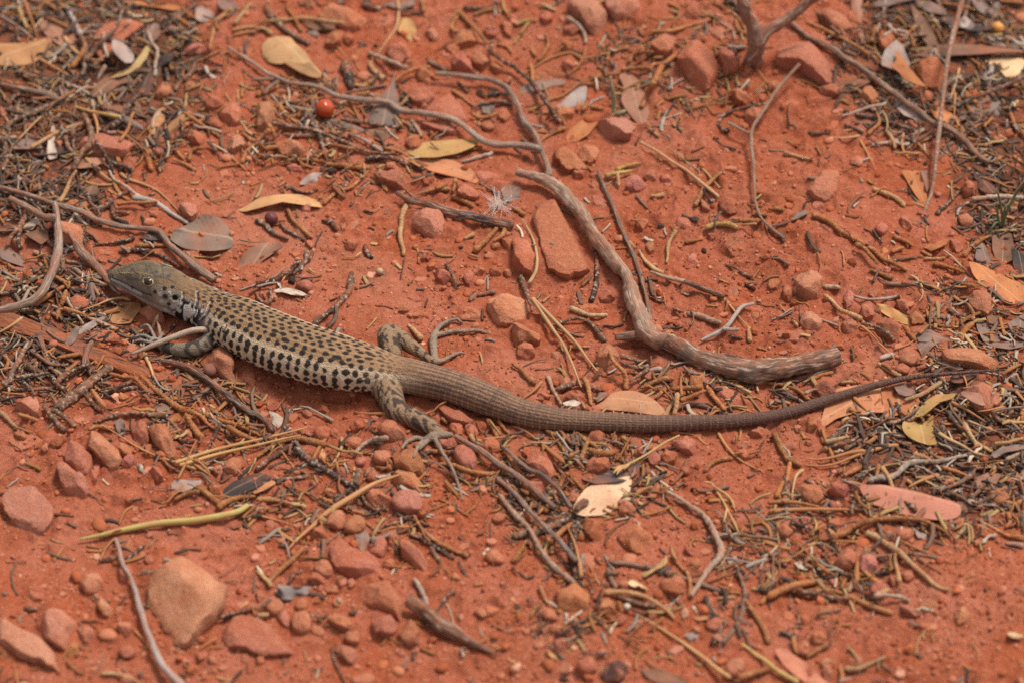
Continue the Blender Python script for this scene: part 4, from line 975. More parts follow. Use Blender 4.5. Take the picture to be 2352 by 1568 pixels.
TILES[1, 3] = """
SF 62,24 65,20 72,18 79,25 88,33 100,38 108,40 115,47 120,53 117,57 105,60 98,63 92,60 85,58 78,57 72,50 68,44 68,36 | dusky rose slab with a pale tip tilted against pebbles
SR 63,10 70,1 78,-2 83,4 82,12 76,16 70,12; SR 81,14 86,6 94,2 101,7 100,14 94,18 84,18; S 48,22 52,14 60,8 66,13 66,20 60,25 55,27; S 103,28 108,20 115,17 119,22 120,35 116,42 108,40 103,36; S 120,18 126,14 132,18 134,25 131,32 125,34 121,28; S 132,22 138,22 145,30 152,38 160,48 164,54 155,54 145,50 138,42 133,40
SR 53,48 58,44 66,45 70,53 70,57 62,58 55,54; S 48,60 52,55 60,57 66,62 62,66 52,66; S 84,70 92,64 105,62 118,60 128,65 135,75 140,85 141,94 135,98 125,92 112,86 100,82 90,76; SR 117,46 122,42 128,45 127,50 120,50; SR 9,86 13,80 20,79 25,85 24,90 17,94 10,91
SR 36,83 40,79 46,80 48,85 43,90 37,88; SR 32,98 37,91 45,90 51,97 51,104 44,109 35,106; SR 20,95 26,88 31,97 30,105 24,102; S 65,98 72,92 80,94 88,100 94,103 88,107 78,105; S 104,102 108,96 117,90 125,94 130,102 130,108 120,112 110,110; S 130,103 138,98 147,100 150,108 150,118 140,122 130,115
SR 82,112 88,108 95,110 95,118 88,120 82,117; SR 73,127 78,121 85,122 92,127 93,133 88,139 80,135; SR 70,82 75,78 81,81 80,86 73,87; Sl 60,66 70,65 80,70 75,74 65,73; SR 210,40 215,35 224,35 229,40 226,46 215,46; SR 75,62 82,60 83,66 77,68; SR 84,62 90,61 92,66 86,69
Sp 184,94 188,92 192,96 188,100; SR 200,92 206,88 212,92 210,97; S 0,130 7,133 8,138 0,141; SR 217,3 222,0 230,3 225,9 218,8; SR 8,10 15,7 18,12 12,16; SR 0,72 6,72 8,78 2,82; Sl 50,100 58,100 66,105 62,112 52,112
d3 69,123 72,135 77,147 82,157; d5 30,65 35,57 42,53; k3 50,95 62,97; d5 85,92 92,92; k5 0,89 8,84 14,79; J4 0,94 12,94; k4 160,32 165,40 170,46; k3.5 118,12 130,9 140,5; j3.5 40,41 52,42 65,41; j4.5 10,66 20,55 32,45 44,32; n3 0,2 15,6 33,11; n4 142,13 125,14 112,18
j3.5 145,2 150,12 158,21 168,27; d3.5 138,19 150,24 160,29 170,35 182,43; j4 165,27 180,34 195,40; K5 145,60 150,68 154,77 157,86; d4 166,92 172,82 178,75 184,73
Lgrey 90,28 95,20 103,15 104,25 102,35 99,37 | small grey triangular leaf tip wedged between pebbles; Lwhite 150,0 168,2 168,4 155,4; Lwhite 188,124 191,126 193,133 190,133
"""
TILES[2, 3] = """
So 40,65 48,63 58,65 65,70 71,75 71,90 65,94 58,95 48,91 42,88 41,76 | boxy orange-red stone with a square face; S 79,90 82,80 86,77 92,80 97,85 95,91 88,96 82,96; Sr 65,15 67,5 72,0 80,0 86,6 88,14 84,24 78,26 70,23 | upright wedge of brick-red stone just below the cream leaf
So 94,20 100,11 108,10 120,15 130,20 133,25 132,35 125,38 115,36 105,32 98,25 | plump orange-red stone with pale corners near the cream leaf; Sl 63,38 70,33 78,36 81,45 75,54 66,52; Sl 82,40 90,36 97,40 92,45 84,45; S 92,63 100,60 110,65 113,71 105,72 95,68; S 132,62 145,57 158,63 160,73 150,75 138,70
SR 25,92 28,88 35,88 42,95 41,99 32,98; S 33,105 38,100 44,104 45,112 38,113; S 35,118 42,114 52,115 54,121 48,126 40,129 36,124; SR 60,140 65,133 72,133 79,140 76,146 70,148 63,145; S 93,97 100,93 108,96 105,102 96,103; S 176,78 180,74 186,80 184,90 178,88; SR 196,142 202,135 210,134 214,140 212,147 204,150 198,148
SR 164,44 170,42 174,46 171,50 165,50; S 157,30 163,32 170,38 166,40 160,36; SR 178,102 186,97 193,100 190,108 181,107; SR 47,108 54,105 57,110 50,113; Sp 77,128 84,124 90,130 84,133; Sl 25,110 30,107 33,115 30,125 24,122; Sl 190,78 205,80 208,88 198,88; S 0,0 20,0 31,5 25,9 5,8; S 14,28 22,26 26,33 20,36; Sl 210,105 220,103 222,110 214,112
Sx 81,145 85,138 92,137 100,137 105,143 103,150 97,156 88,155 82,150 | charcoal-black lump beside small red pebbles
k6 0,22 10,20 25,18 40,12 55,2; j5 48,18 40,28 36,38; j5 57,10 45,18 35,28; j5 14,25 8,35 0,45; d7 62,5 58,15 55,28 55,38 57,50 60,60 66,68; n4 64,60 61,42 58,30 55,22 50,10
Lolive 114,60 118,56 127,52 135,50 140,45 142,39 143,45 138,50 130,54 122,59 116,60; b4 92,46 105,47 120,50 135,53 150,58 165,63 180,68 199,75; Lcream 106,65 108,62 113,62 118,65 126,71 120,69 115,67 113,69; k5.5 97,77 110,82 122,85 133,86; d5 108,88 118,92 127,92; b4 88,51 91,60 95,70; j4 97,82 101,92; J5 84,74 95,73 110,74 122,77 132,83 142,90 149,98
b4 205,48 210,58 214,72 213,85 210,97 205,107 198,115 193,120; j4 148,41 155,50 162,57 164,70 163,78; k4 203,30 196,42 189,53; n3 194,55 194,66; K5 188,22 195,22 200,22 208,26 214,29; k4 197,3 199,15 203,25
j5 215,81 222,92 230,105 235,120; j4.5 235,77 228,84; J3.5 189,79 205,78; J3.5 220,70 228,71 235,73; j3 198,73 210,74; d4 195,105 188,112 184,121; j5 208,152 220,148 235,144; j5 24,68 29,76 33,84; j5 27,82 21,90 17,97; d6 72,93 78,97 85,102; j4 57,97 62,105 65,114; d3.5 0,50 8,56 15,60 21,57; k3 28,63 33,58 38,54; d3.5 60,60 68,60 73,67 74,75
N4.5 201,152 190,145 175,133 160,122 145,112 128,101 116,94 | long straw-orange stem lying on bare soil past the boxy stone
Lsilver 158,112 165,109 172,112 170,117 162,118; Ltan 166,97 172,94 182,97 176,99 169,99; Lgold 31,126 36,128 43,134 42,136 36,133; Lbrown 117,140 125,144 132,143 142,145 152,150 162,157 135,158 125,152 118,145
"""
TILES[3, 3] = """
S 4,14 8,9 15,8 22,12 24,18 16,22 8,19; S 28,2 38,4 40,10 32,11; SR 118,20 122,15 130,14 134,19 130,24 123,25; S 187,10 192,8 200,14 205,20 195,24 190,20; S 60,42 65,36 75,35 82,38 80,45 75,52 65,50; Sq 82,38 88,36 98,37 102,40 100,50 92,58 86,52 84,45
S 88,74 93,66 102,64 112,67 114,72 108,77 95,78; SR 122,57 126,53 132,55 134,60 128,63; S 110,57 116,58 122,66 115,67; S 38,115 42,107 50,108 54,115 50,121 42,120; SR 25,122 30,118 36,119 40,126 35,131 27,129; S 0,55 5,60 7,70 0,72; Sd 4,60 10,57 12,64 8,68
S 48,135 55,130 58,138 58,148 62,155 55,157 50,148; Sl 138,85 145,80 155,78 160,85 155,94 145,90; Sq 120,84 130,85 140,90 147,95 135,95 125,90; Sl 172,54 185,52 195,58 193,65 182,70 172,66; SR 187,24 193,24 196,29 190,31; Sl 42,85 55,82 65,85 66,95 55,100 45,97
Sl 215,38 225,36 230,45 222,48; Sl 75,134 85,130 88,138 80,142; S 160,9 170,10 168,15; SR 12,64 20,61 22,66 14,68; S 55,62 62,60 64,65 57,67; Sq 170,90 180,87 188,88 182,100 172,103
n4 235,24 220,21 205,13 190,5; K4.5 197,28 202,22 210,21; w5 218,28 228,29 235,31; J4 172,25 178,18 182,12; b3.5 101,41 115,39 130,38 145,40 158,42; n3 148,38 130,30 115,22 102,15; J4 54,13 58,18 63,21; j4 95,7 105,0; n2.5 83,1 92,8; d5 20,9 33,13 48,18; k4 0,43 10,46 18,49
j6 59,24 70,18 85,11 100,7 115,6 130,6 145,8 158,15 168,22 | long arched orange juniper twig below the pink leaf
J4.5 118,36 117,44 119,54 121,64; J5 89,19 100,23 110,30 122,38 132,48 142,57 152,66 160,70 167,70
n6 115,93 100,88 85,82 70,75 55,71 35,71; d6 16,69 30,72 45,75 60,79 75,79; j5.5 0,78 10,72 25,67 40,64 48,63; J4 78,61 76,67 73,73; j5 83,45 82,55 82,64; d4.5 55,53 68,56 78,58; j5 40,45 48,49 56,56; J4 99,76 105,73 111,71; K5 97,77 110,76 122,78 130,82
J4.5 70,144 82,144 92,140 105,134 108,132; j5 35,133 45,127 55,121; j5 66,140 68,150 67,157; d5 98,57 105,55 112,54; d5 10,110 18,112 25,116; k3 20,75 21,88; j4 220,0 222,8 218,14
Lwhite 24,46 30,44 38,49 36,53 28,51; Lcream 220,110 228,110 235,113 230,116 222,114; Lsilver 132,13 140,18 146,20 144,25 138,23; Lpink 6,126 12,124 20,128 32,136 42,144 50,152 56,158 40,159 25,150 14,140 | orange-pink leaf with a dark blotch near the yellow twig
"""
ZONES = [(170, 150, 330, 260, 1.0), (60, 420, 200, 160, .9), (110, 760, 250, 170, .8), (2190, 130, 270, 230, 1.0), (2330, 420, 150, 190, .9), (2200, 1030, 280, 200, .9), (1290, 1100, 260, 160, .55),
         (2290, 740, 160, 150, .7), (760, 300, 260, 150, .45), (480, 930, 190, 160, .5), (1900, 1250, 260, 150, .35), (1560, 170, 200, 150, .35), (780, 1130, 260, 150, .4), (1640, 900, 240, 90, .35), (1450, 1400, 260, 130, .2)]
def density(x, y):
    d = 0.035 + 0 * x
    for (cx, cy, rx, ry, a) in ZONES:
        d = np.maximum(d, a * np.clip(1.35 - ((x - cx) / rx) ** 2 - ((y - cy) / ry) ** 2, 0, 1))
    return d * np.clip(.75 + .9 * vnoise(x / 60, y / 50, 35), .15, 1)

def duff_at(x, y):
    d = 0 * x
    for (cx, cy, rx, ry, a) in ZONES[:6]:
        d = np.maximum(d, a * np.clip(1.3 - ((x - cx) / rx) ** 2 - ((y - cy) / ry) ** 2, 0, 1))
    return d * .92

# soil is banked against the stones that sit in it
ORDER = sorted(TILES, key=lambda k: (k[1], k[0]))
PARSED = {k: build_tile(*k, TILES[k]) for k in ORDER}
BANK = np.zeros_like(GROUND)
for k in ORDER:
    for head, pts, lab in PARSED[k][0]:
        wq = unproj(resample(spline(np.array(pts, float), 4, True), 24, True), 0)
        sz_ = min(wq[:, 0].max() - wq[:, 0].min(), wq[:, 1].max() - wq[:, 1].min())
        hb = np.clip(sz_ * .16, .2 * MM, 1.2 * MM) * random.uniform(.3, 1.2)
        pm = poly_mask(wq[:, :2])
        if pm is not None:
            BANK[pm[0]] = np.where(pm[1], np.maximum(BANK[pm[0]], hb), BANK[pm[0]])
def boxblur(A, r):
    for ax in (0, 1):
        c = np.cumsum(np.pad(A, [(r + 1, r) if i == ax else (0, 0) for i in (0, 1)], mode='edge'), axis=ax)
        A = (np.take(c, range(2 * r + 1, c.shape[ax]), ax) - np.take(c, range(0, c.shape[ax] - 2 * r - 1), ax)) / (2 * r + 1)
    return A
BANK = boxblur(boxblur(BANK, 3), 3) * 1.25
GROUND += BANK
H[:] = GROUND


# ------------------------------------------------------------------ the ground
def build_ground():
    def axis(lo, hi, st):
        core = np.arange(lo, hi + st / 2, st)
        ext = st * np.cumsum(1.35 ** np.arange(1, 36))
        ext = ext[ext < 30]
        return np.r_[(lo - ext)[::-1], core, hi + ext]
    xs, ys = axis(-.170, .170, .00058), axis(-.136, .177, .00064)
    X, Y = np.meshgrid(xs, ys, indexing='ij')
    Z = g_full(X, Y)
    inside = (X > GX0) & (X < GX1 - CELL) & (Y > GY0) & (Y < GY1 - CELL)
    Z = Z + np.where(inside, samp(BANK, X, Y), 0)
    V = np.stack([X, Y, Z], -1).reshape(-1, 3)
    nx, ny = len(xs), len(ys)
    I = (np.arange(nx - 1)[:, None] * ny + np.arange(ny - 1)[None]).ravel()
    F = np.stack([I, I + ny, I + ny + 1, I + 1], -1)
    o = big_mesh('ground', V, F, M_SOIL)
    pq = proj(V)
    ok = (np.abs(V[:, 0]) < .4) & (V[:, 1] > -.3) & (V[:, 1] < .5)
    du = np.where(ok, duff_at(pq[:, 0], pq[:, 1]), 0)
    at = o.data.attributes.new('duff', 'FLOAT', 'POINT')
    at.data.foreach_set('value', du.astype(np.float32))
    tag(o, 'bare red sandy soil with clods and small cracks', kind='structure')
build_ground()

# ------------------------------------------------------------------ stones first, then litter in the order it lies
for k in ORDER:
    for head, pts, lab in PARSED[k][0]:
        stone(head[1:], pts, lab)
# stones that span tiles
stone('p', [(1113, 700), (1118, 685), (1135, 676), (1165, 672), (1195, 674), (1211, 690), (1218, 715), (1214, 735), (1190, 741), (1150, 742), (1125, 730)], 'tan block stone with a pale face where two long needles start')
stone('qF', [(0, 1140), (20, 1115), (50, 1108), (90, 1112), (105, 1120), (118, 1150), (122, 1175), (115, 1205), (95, 1222), (75, 1227), (45, 1215), (20, 1190), (3, 1165)], 'broad pink slab with a pale smear lying by itself')
stone('F', [(498, 1440), (520, 1420), (555, 1410), (588, 1420), (615, 1437), (660, 1455), (685, 1472), (683, 1490), (660, 1500), (615, 1507), (585, 1505), (560, 1488), (530, 1490), (505, 1475)], 'reddish brown leaf-shaped slab below the weathered grey bark chip')

# flat bark strip by the forefoot, under later litter
leaf('rust', [(-12, 710), (40, 722), (90, 742), (130, 757), (165, 772), (205, 793), (250, 805), (300, 830), (360, 850), (415, 866), (432, 880), (412, 899), (360, 884), (300, 860), (240, 838), (180, 812), (120, 786), (60, 766), (-12, 752)],
     'flat curved strip of red-brown bark in front of the lizard\'s forefoot', cup=-1.2, bend=.3, lift=1.2, thick=1.2, edge=.5, cat='bark', name='bark_strip', color=(.36, .12, .058), mat=M_FLATBARK)
leaf('rust', [(60, 772), (120, 790), (180, 818), (230, 842), (262, 862), (230, 856), (170, 832), (110, 806), (60, 790)], 'narrow splinter of bark along the flat bark strip', cup=.5, bend=.3, lift=.4, thick=.7, cat='bark', name='bark_splinter', color=(.26, .10, .055), mat=M_FLATBARK)

def lay(items):
    for head, pts, lab in items:
        if head[0] == 'L':
            leaf(head[1:], pts, lab, cup=random.uniform(.2, 1.0) * random.choice((1, 1, -1)), bend=random.uniform(-.2, .9), lift=random.uniform(.3, .8), slope=random.uniform(0, .15))
        else:
            twig(head[0], float(head[1:]) * 2.5, pts, lab)
def extra_litter(n, seed):
    rs = random.Random(seed)
    k = 0
    while k < n:
        x, y = rs.uniform(-20, 2370), rs.uniform(-20, 1580)
        if rs.random() > float(duff_at(np.array([x]), np.array([y]))[0]) * 1.2 - .05: continue
        L, az, bd = rs.uniform(45, 135), rs.uniform(0, math.pi), rs.gauss(0, .16)
        dx, dy = math.cos(az) * L / 2, math.sin(az) * L / 2 * .7
        pts = [(x - dx, y - dy), (x - dx * .3 - dy * bd, y - dy * .3 + dx * bd), (x + dx * .4 - dy * bd, y + dy * .4 + dx * bd), (x + dx, y + dy)]
        twig(rs.choice('kkkdddbbKnN'), rs.uniform(7, 13), pts)
        k += 1
extra_litter(150, 5)
def extra_leaves(n, seed):
    rs = random.Random(seed)
    k = 0
    while k < n:
        x, y = rs.uniform(-10, 2360), rs.uniform(-10, 1200)
        if rs.random() > float(duff_at(np.array([x]), np.array([y]))[0]) * 1.2 - .3: continue
        if min(math.hypot(x - hx, y - hy) for hx, hy in ((2110, 950), (2090, 1150), (50, 115), (2300, 150), (2040, 150), (480, 540), (670, 135))) < 120: continue
        L, w_, az = rs.uniform(30, 62), rs.uniform(11, 19), rs.uniform(0, math.pi)
        ca, sa = math.cos(az), math.sin(az)
        out = []
        for i in range(12):
            t = 2 * math.pi * i / 12
            u, v = L * math.cos(t), w_ * math.sin(t) * (1 + .25 * math.cos(t)) * rs.uniform(.8, 1.15)
            out.append((x + u * ca - v * sa, y + (u * sa + v * ca) * .72))
        leaf(rs.choice(('grey', 'brown', 'grey', 'mauve', 'dark', 'silver', 'tan')), out, cup=rs.uniform(-1.5, 1.8), bend=rs.uniform(-.5, 1.5), slope=rs.uniform(0, .35), lift=rs.uniform(.3, 1.2))
        k += 1
extra_leaves(22, 9)
for k in ORDER:
    lay(PARSED[k][1] + PARSED[k][2])

# ------------------------------------------------------------------ leaves that span tiles
leaf('brown', [(545, 612), (552, 592), (572, 572), (605, 558), (640, 558), (652, 566), (630, 580), (602, 600), (585, 622), (578, 652), (562, 646), (550, 630)], 'dull brown curled leaf close behind the lizard\'s neck', cup=1.6, slope=.3, color=(.26, .13, .085))
wavy = leaf('grey', [(370, 532), (398, 528), (425, 520), (445, 505), (455, 495), (475, 491), (500, 498), (525, 522), (545, 537), (560, 551), (545, 565), (520, 573), (488, 577), (445, 575), (420, 570), (400, 558), (380, 542)],
     'wavy grey leaf with dark blotches and a long stalk behind the lizard\'s head', cup=1.0, bend=1.0, edge=1.1, color=(.20, .14, .108))
twig('N', 6, [(548, 551), (588, 557), (612, 549)], parent=wavy, lift=.6, name='leaf_stalk', color=(.26, .17, .11))
twig('N', 5, [(523, 498), (533, 487), (539, 483)], 'short forked stalk poking up behind the wavy grey leaf', color=(.2, .14, .11))
leaf('dark', [(320, 545), (345, 530), (367, 537), (376, 552), (350, 552), (325, 548)], 'blackish folded leaf end under the thin branch', color=(.09, .06, .05))
folded = leaf('tan', [(600, 108), (613, 90), (638, 83), (668, 85), (680, 102), (703, 120), (713, 140), (742, 172), (726, 178), (690, 162), (663, 146), (633, 147), (613, 142), (604, 130)],
     'pale tan folded leaf with a shaded flap painted brown above the red berry', cup=-1.5, bend=1.8, slope=.25, lift=1.2, color=(.49, .285, .135))
leaf('brown', [(650, 143), (671, 136), (690, 143), (713, 144), (728, 162), (741, 174), (730, 180), (712, 176), (688, 166)], parent=folded, name='shaded_flap', cup=.5, lift=.1, color=(.30, .16, .07))  # shade on the folded-down end, painted as a browner colour
leaf('rust', [(925, 352), (960, 361), (1000, 364), (1040, 368), (1082, 388), (1102, 413), (1095, 423), (1060, 411), (1020, 401), (985, 392), (950, 374)],
     'long pinkish orange lance leaf tucked beneath the gold one', cup=.6, bend=.5, lift=.4, color=(.50, .20, .095))
leaf('gold', [(933, 349), (950, 333), (988, 325), (1038, 321), (1094, 320), (1102, 325), (1088, 338), (1050, 353), (1000, 362), (958, 362), (940, 355)],
     'long gold lance leaf under the thick branch\'s upper fork', cup=.9, bend=.4, lift=.8, color=(.45, .265, .10))
leaf('peach', [(543, 484), (570, 472), (590, 457), (625, 449), (660, 446), (690, 447), (713, 455), (735, 464), (753, 477), (748, 480), (725, 471), (700, 462), (675, 458), (638, 465), (608, 475), (588, 480), (560, 487)],
     'narrow arched straw-orange leaf standing off the soil', cup=.5, bend=3.2, lift=1.0, color=(.54, .29, .13))
peach = leaf('peach', [(1361, 934), (1388, 919), (1406, 901), (1426, 896), (1456, 896), (1481, 904), (1506, 919), (1526, 939), (1531, 952), (1513, 953), (1476, 948), (1438, 943), (1396, 940), (1370, 938)],
     'smooth peach-coloured half-oval leaf close behind the lizard\'s tail', cup=-1.4, bend=.6, lift=1.0, color=(.49, .235, .125))
leaf('grey', [(1361, 914), (1376, 901), (1396, 899), (1390, 912), (1372, 923)], parent=peach, name='leaf_tip', lift=.2, color=(.22, .16, .125))
leaf('dark', [(1303, 1065), (1330, 1078), (1370, 1083), (1420, 1078), (1465, 1065), (1472, 1058), (1468, 1080), (1450, 1100), (1400, 1107), (1370, 1110), (1340, 1101), (1315, 1086)],
     'slate-grey leaf curl partly under the cream leaf', cup=1.2, lift=.3, color=(.10, .075, .07))
cream = leaf('cream', [(1316, 1166), (1325, 1145), (1345, 1120), (1380, 1102), (1420, 1097), (1447, 1090), (1452, 1098), (1447, 1130), (1432, 1155), (1410, 1172), (1380, 1182), (1340, 1184), (1320, 1178)],
             'smooth cream oval leaf with faint rusty scratches', cup=-.8, bend=.5, lift=1.0, edge=.15, color=(.66, .43, .265))
twig('b', 6, [(1449, 1096), (1457, 1082), (1458, 1071)], parent=cream, name='leaf_stalk', lift=.4, color=(.42, .18, .11))
twig('b', 17, [(1322, 1172), (1336, 1158), (1350, 1147)], 'stubby dark brown twig end lying on the cream leaf', lift=.2, color=(.16, .085, .06))
leaf('orange', [(1883, 974), (1893, 940), (1902, 908), (1925, 890), (1960, 885), (2000, 880), (2030, 885), (2028, 915), (2034, 946), (2010, 946), (1960, 948), (1920, 960), (1893, 980)],
     'orange-tan leaf crossed by the thin end of the lizard\'s tail', cup=.9, bend=.8, lift=.3, color=(.50, .205, .10))
leaf('rust', [(2024, 899), (2044, 892), (2064, 904), (2084, 914), (2109, 909), (2112, 924), (2099, 949), (2064, 952), (2034, 957), (2029, 934)],
     'rust-red folded leaf beside the orange-tan one', cup=1.2, bend=.8, lift=.6, color=(.46, .16, .07))
leaf('grey', [(2051, 884), (2076, 879), (2101, 896), (2107, 905), (2080, 909), (2064, 904)], 'grey leaf tip behind the rust-red folded leaf', lift=.4)
twig('J', 11, [(2164, 876), (2139, 892), (2114, 906), (2077, 919)], 'pale braided juniper twig lying on the rust-red folded leaf', lift=.3)
twig('K', 11, [(1997, 958), (2021, 964), (2046, 969), (2070, 964)], 'whitish knobbly twig in front of the rust-red folded leaf')
twig('b', 7, [(2070, 964), (2094, 949), (2112, 932)], 'thin brown stalk passing under the mustard leaf')
leaf('mustard', [(2099, 957), (2109, 939), (2127, 919), (2152, 904), (2177, 904), (2197, 901), (2189, 914), (2169, 919), (2152, 927), (2139, 939), (2120, 954)],
     'narrow mustard leaf half with a pointed tip', cup=.7, bend=.5, lift=.9)
leaf('mustard', [(2071, 979), (2074, 967), (2094, 959), (2109, 972), (2134, 959), (2144, 949), (2144, 979), (2147, 1004), (2154, 1019), (2134, 1021), (2109, 1014), (2089, 1004), (2077, 992)],
     'broad mustard leaf folded along its middle', cup=1.6, bend=.4, lift=.9)
pink = leaf('pink', [(1970, 1113), (1990, 1112), (2030, 1112), (2060, 1118), (2110, 1128), (2150, 1140), (2190, 1150), (2210, 1160), (2205, 1185), (2180, 1193), (2140, 1192), (2080, 1180), (2040, 1170), (2010, 1160), (1985, 1140)],
            'large pink lance leaf with a pale midrib lying flat', cup=-.9, bend=.6, lift=.7, edge=.2, color=(.45, .175, .115))
twig('b', 7, [(1931, 1100), (1950, 1107), (1972, 1115)], parent=pink, name='leaf_stalk', lift=.4, color=(.22, .14, .10))
leaf('dark', [(508, 1146), (515, 1120), (540, 1102), (565, 1092), (600, 1084), (628, 1094), (600, 1114), (560, 1132), (528, 1146)],
     'blackish flat leaf piece with rusty dust spots', cup=.5, lift=.4, color=(.052, .037, .035))
leaf('orange', [(575, 1125), (600, 1108), (628, 1100), (634, 1108), (612, 1122), (585, 1133)], 'orange scrap of leaf beside the blackish leaf piece', lift=.5, color=(.5, .23, .11))

# ------------------------------------------------------------------ branches with side arms (one thing each)
def branch(name, label, arms, cat='branch', mat='M_BARK', style='bark', color=(.2, .125, .09), sink=.25, cap=9 * MM):
    """arms: list of (part name, diameters along it, pixel path, lift mm list or number, colour)"""
    root = bpy.data.objects.new(name, None)
    COL.objects.link(root)
    tag(root, label, cat)
    first = None
    for pn, dia, px, lift, col in arms:
        _cnt[0] += 1
        px = np.asarray(px, float)
        dia = np.asarray(dia, float)
        r = dia.mean() * PX / 2
        lf = np.atleast_1d(np.asarray(lift, float)) * MM
        P, p = lay_path(px, r, .42 * MM, 9 * MM, 0, cap, sink)
        n = len(P)
        t = np.linspace(0, 1, n)
        z = P[:, 2] + np.interp(t, np.linspace(0, 1, len(lf)), lf)
        P = unproj(p, z)
        rad = np.interp(t, np.linspace(0, 1, len(dia)), dia) * PX / 2
        if style == 'bark': rad = rad * (1 + .10 * vnoise(t * len(P) * .42 / 7, 0 * t + 2, _cnt[0]) + .22 * np.clip(vnoise(t * len(P) * .42 / 9, 0 * t + 6, _cnt[0]) - .45, 0, 1))
        s = t * np.linalg.norm(np.diff(P, axis=0), axis=1).sum()
        P[:, 0] += .15 * r * vnoise(s / .006, 0 * s, _cnt[0])
        P[:, 2] += .15 * r * vnoise(s / .006, 0 * s + 5, _cnt[0])
        V, F, UV = tube_geom(P, rad, 20 if r > 1.2 * MM else 12, style, seed=_cnt[0])
        if first is None:
            first = P[0].copy()
            root.location = (first[0], first[1], first[2])
        o = link_mesh(pn, V - first, F, globals()[mat], root, col or color)
        set_uv(o, UV)
        stamp_disc(P[::2, 0], P[::2, 1], P[::2, 2] + rad[::2] * .7, r)
    return root

GB = (.25, .175, .135)
branch('fallen_branch', 'long forked dead branch winding from pale thin tip to thick cut end', [
    ('thick_limb', [13, 26, 38, 40, 46, 53, 50, 46, 42], [(1410, 774), (1450, 772), (1490, 772), (1535, 786), (1580, 810), (1640, 836), (1710, 850), (1780, 848), (1850, 835), (1926, 818)], [.4, .2, .2, .2, .2, .2, .2, .3, .6], (.165, .105, .078)),
    ('limb', [18, 29, 32, 32, 31, 33, 36, 44], [(1186, 396), (1226, 407), (1263, 422), (1296, 447), (1326, 480), (1346, 510), (1363, 538), (1388, 572), (1413, 604), (1434, 625), (1446, 655), (1457, 692), (1472, 738), (1492, 768), (1516, 786)], [1.2, 2.0, 2.5, 2.0, 1.4, .8, .6, .5], (.33, .21, .15)),
    ('side_arm', [12, 13, 15, 18], [(1000, 170), (1038, 172), (1088, 178), (1126, 183), (1160, 200), (1180, 222), (1190, 245), (1205, 280), (1226, 305), (1242, 340), (1255, 378), (1262, 408)], [.5, .8, 1.2, 1.6, 1.8], GB),
    ('side_arm', [8, 11, 13, 15, 16, 17, 18], [(524, 110), (560, 132), (588, 150), (620, 172), (663, 190), (713, 197), (750, 208), (775, 220), (838, 230), (888, 236), (926, 255), (975, 262), (1025, 270), (1063, 288), (1100, 318), (1130, 330), (1180, 333), (1220, 338), (1240, 345)], [.6, .8, 1.0, .8, .6, .8, 1.2, 1.5], (.34, .25, .20)),
    ('spur', [9, 7], [(628, 182), (600, 182), (578, 184)], .6, (.22, .14, .10)),
    ('spur', [10, 6], [(640, 188), (622, 198), (609, 215)], .4, GB),
    ('side_arm', [8, 10, 10, 11], [(1373, 394), (1388, 430), (1413, 487), (1433, 537), (1456, 587), (1471, 630), (1481, 672), (1491, 717), (1494, 745)], [.4, .5, .4, .4, .6], (.20, .135, .105)),
])
branch('leafless_branch', 'grey bare branch forking behind the lizard\'s head and curving down to the bark strip', [
    ('limb', [13, 13, 14, 13, 12, 13, 16, 18], [(-14, 428), (25, 438), (63, 449), (100, 460), (125, 470), (188, 488), (225, 506), (275, 520), (325, 525), (362, 530), (377, 544), (392, 566), (425, 592), (462, 624), (492, 644)], [1.0, 1.2, 1.5, 1.2, .8, .6, .5, .3], GB),
    ('side_arm', [14, 18, 20, 21, 20, 19, 16], [(127, 470), (131, 492), (133, 520), (135, 565), (126, 610), (113, 642), (95, 672), (70, 692), (32, 706), (-12, 714)], [1.8, 2.2, 2.6, 2.6, 2.2, 1.6, 1.0], (.30, .205, .16)),
    ('side_arm', [14, 16, 18], [(22, 456), (62, 475), (100, 497), (128, 500)], [.8, 1.2, 1.5], (.24, .15, .11)),
])
branch('splintered_stick', 'pointed reddish splinter stick ending at the lizard\'s snout', [
    ('limb', [6, 20, 22, 20, 16, 10], [(157, 534), (175, 559), (195, 587), (220, 612), (242, 637), (258, 660), (278, 676)], [1.2, 1.0, .6, .4, .3], (.235, .125, .085))], style='bark', cat='stick')
branch('dark_stick', 'dark smooth stick with a split tip touching the white fluff', [
    ('limb', [12, 18, 21, 22, 20, 18], [(911, 442), (938, 459), (975, 468), (1013, 482), (1050, 492), (1100, 502), (1150, 512), (1178, 519)], [.8, 1.0, 1.2, 1.0, .8], (.088, .058, .052)),
    ('spur', [3, 7, 9], [(928, 434), (942, 447), (960, 460)], [1.2, 1.4], (.10, .06, .05))], cat='stick')
branch('long_dark_stick', 'long thin stick darkening towards the pebbles below the lizard\'s belly', [
    ('limb', [13, 15, 15, 14, 13], [(368, 826), (400, 834), (438, 846), (470, 866), (500, 889), (538, 919), (575, 946), (590, 950), (610, 965), (628, 990)], [.8, 1.0, 1.0, .8, .5], (.085, .062, .055))], cat='stick')
branch('foot_stick', 'weathered grey stick running out from under the lizard\'s near hind foot', [
    ('limb', [12, 14, 13, 12, 9], [(1046, 1000), (1088, 1024), (1118, 1044), (1150, 1066), (1180, 1085), (1215, 1112), (1246, 1140), (1275, 1165)], [.3, .4, .5, .4, .3], (.24, .165, .125))], cat='stick')
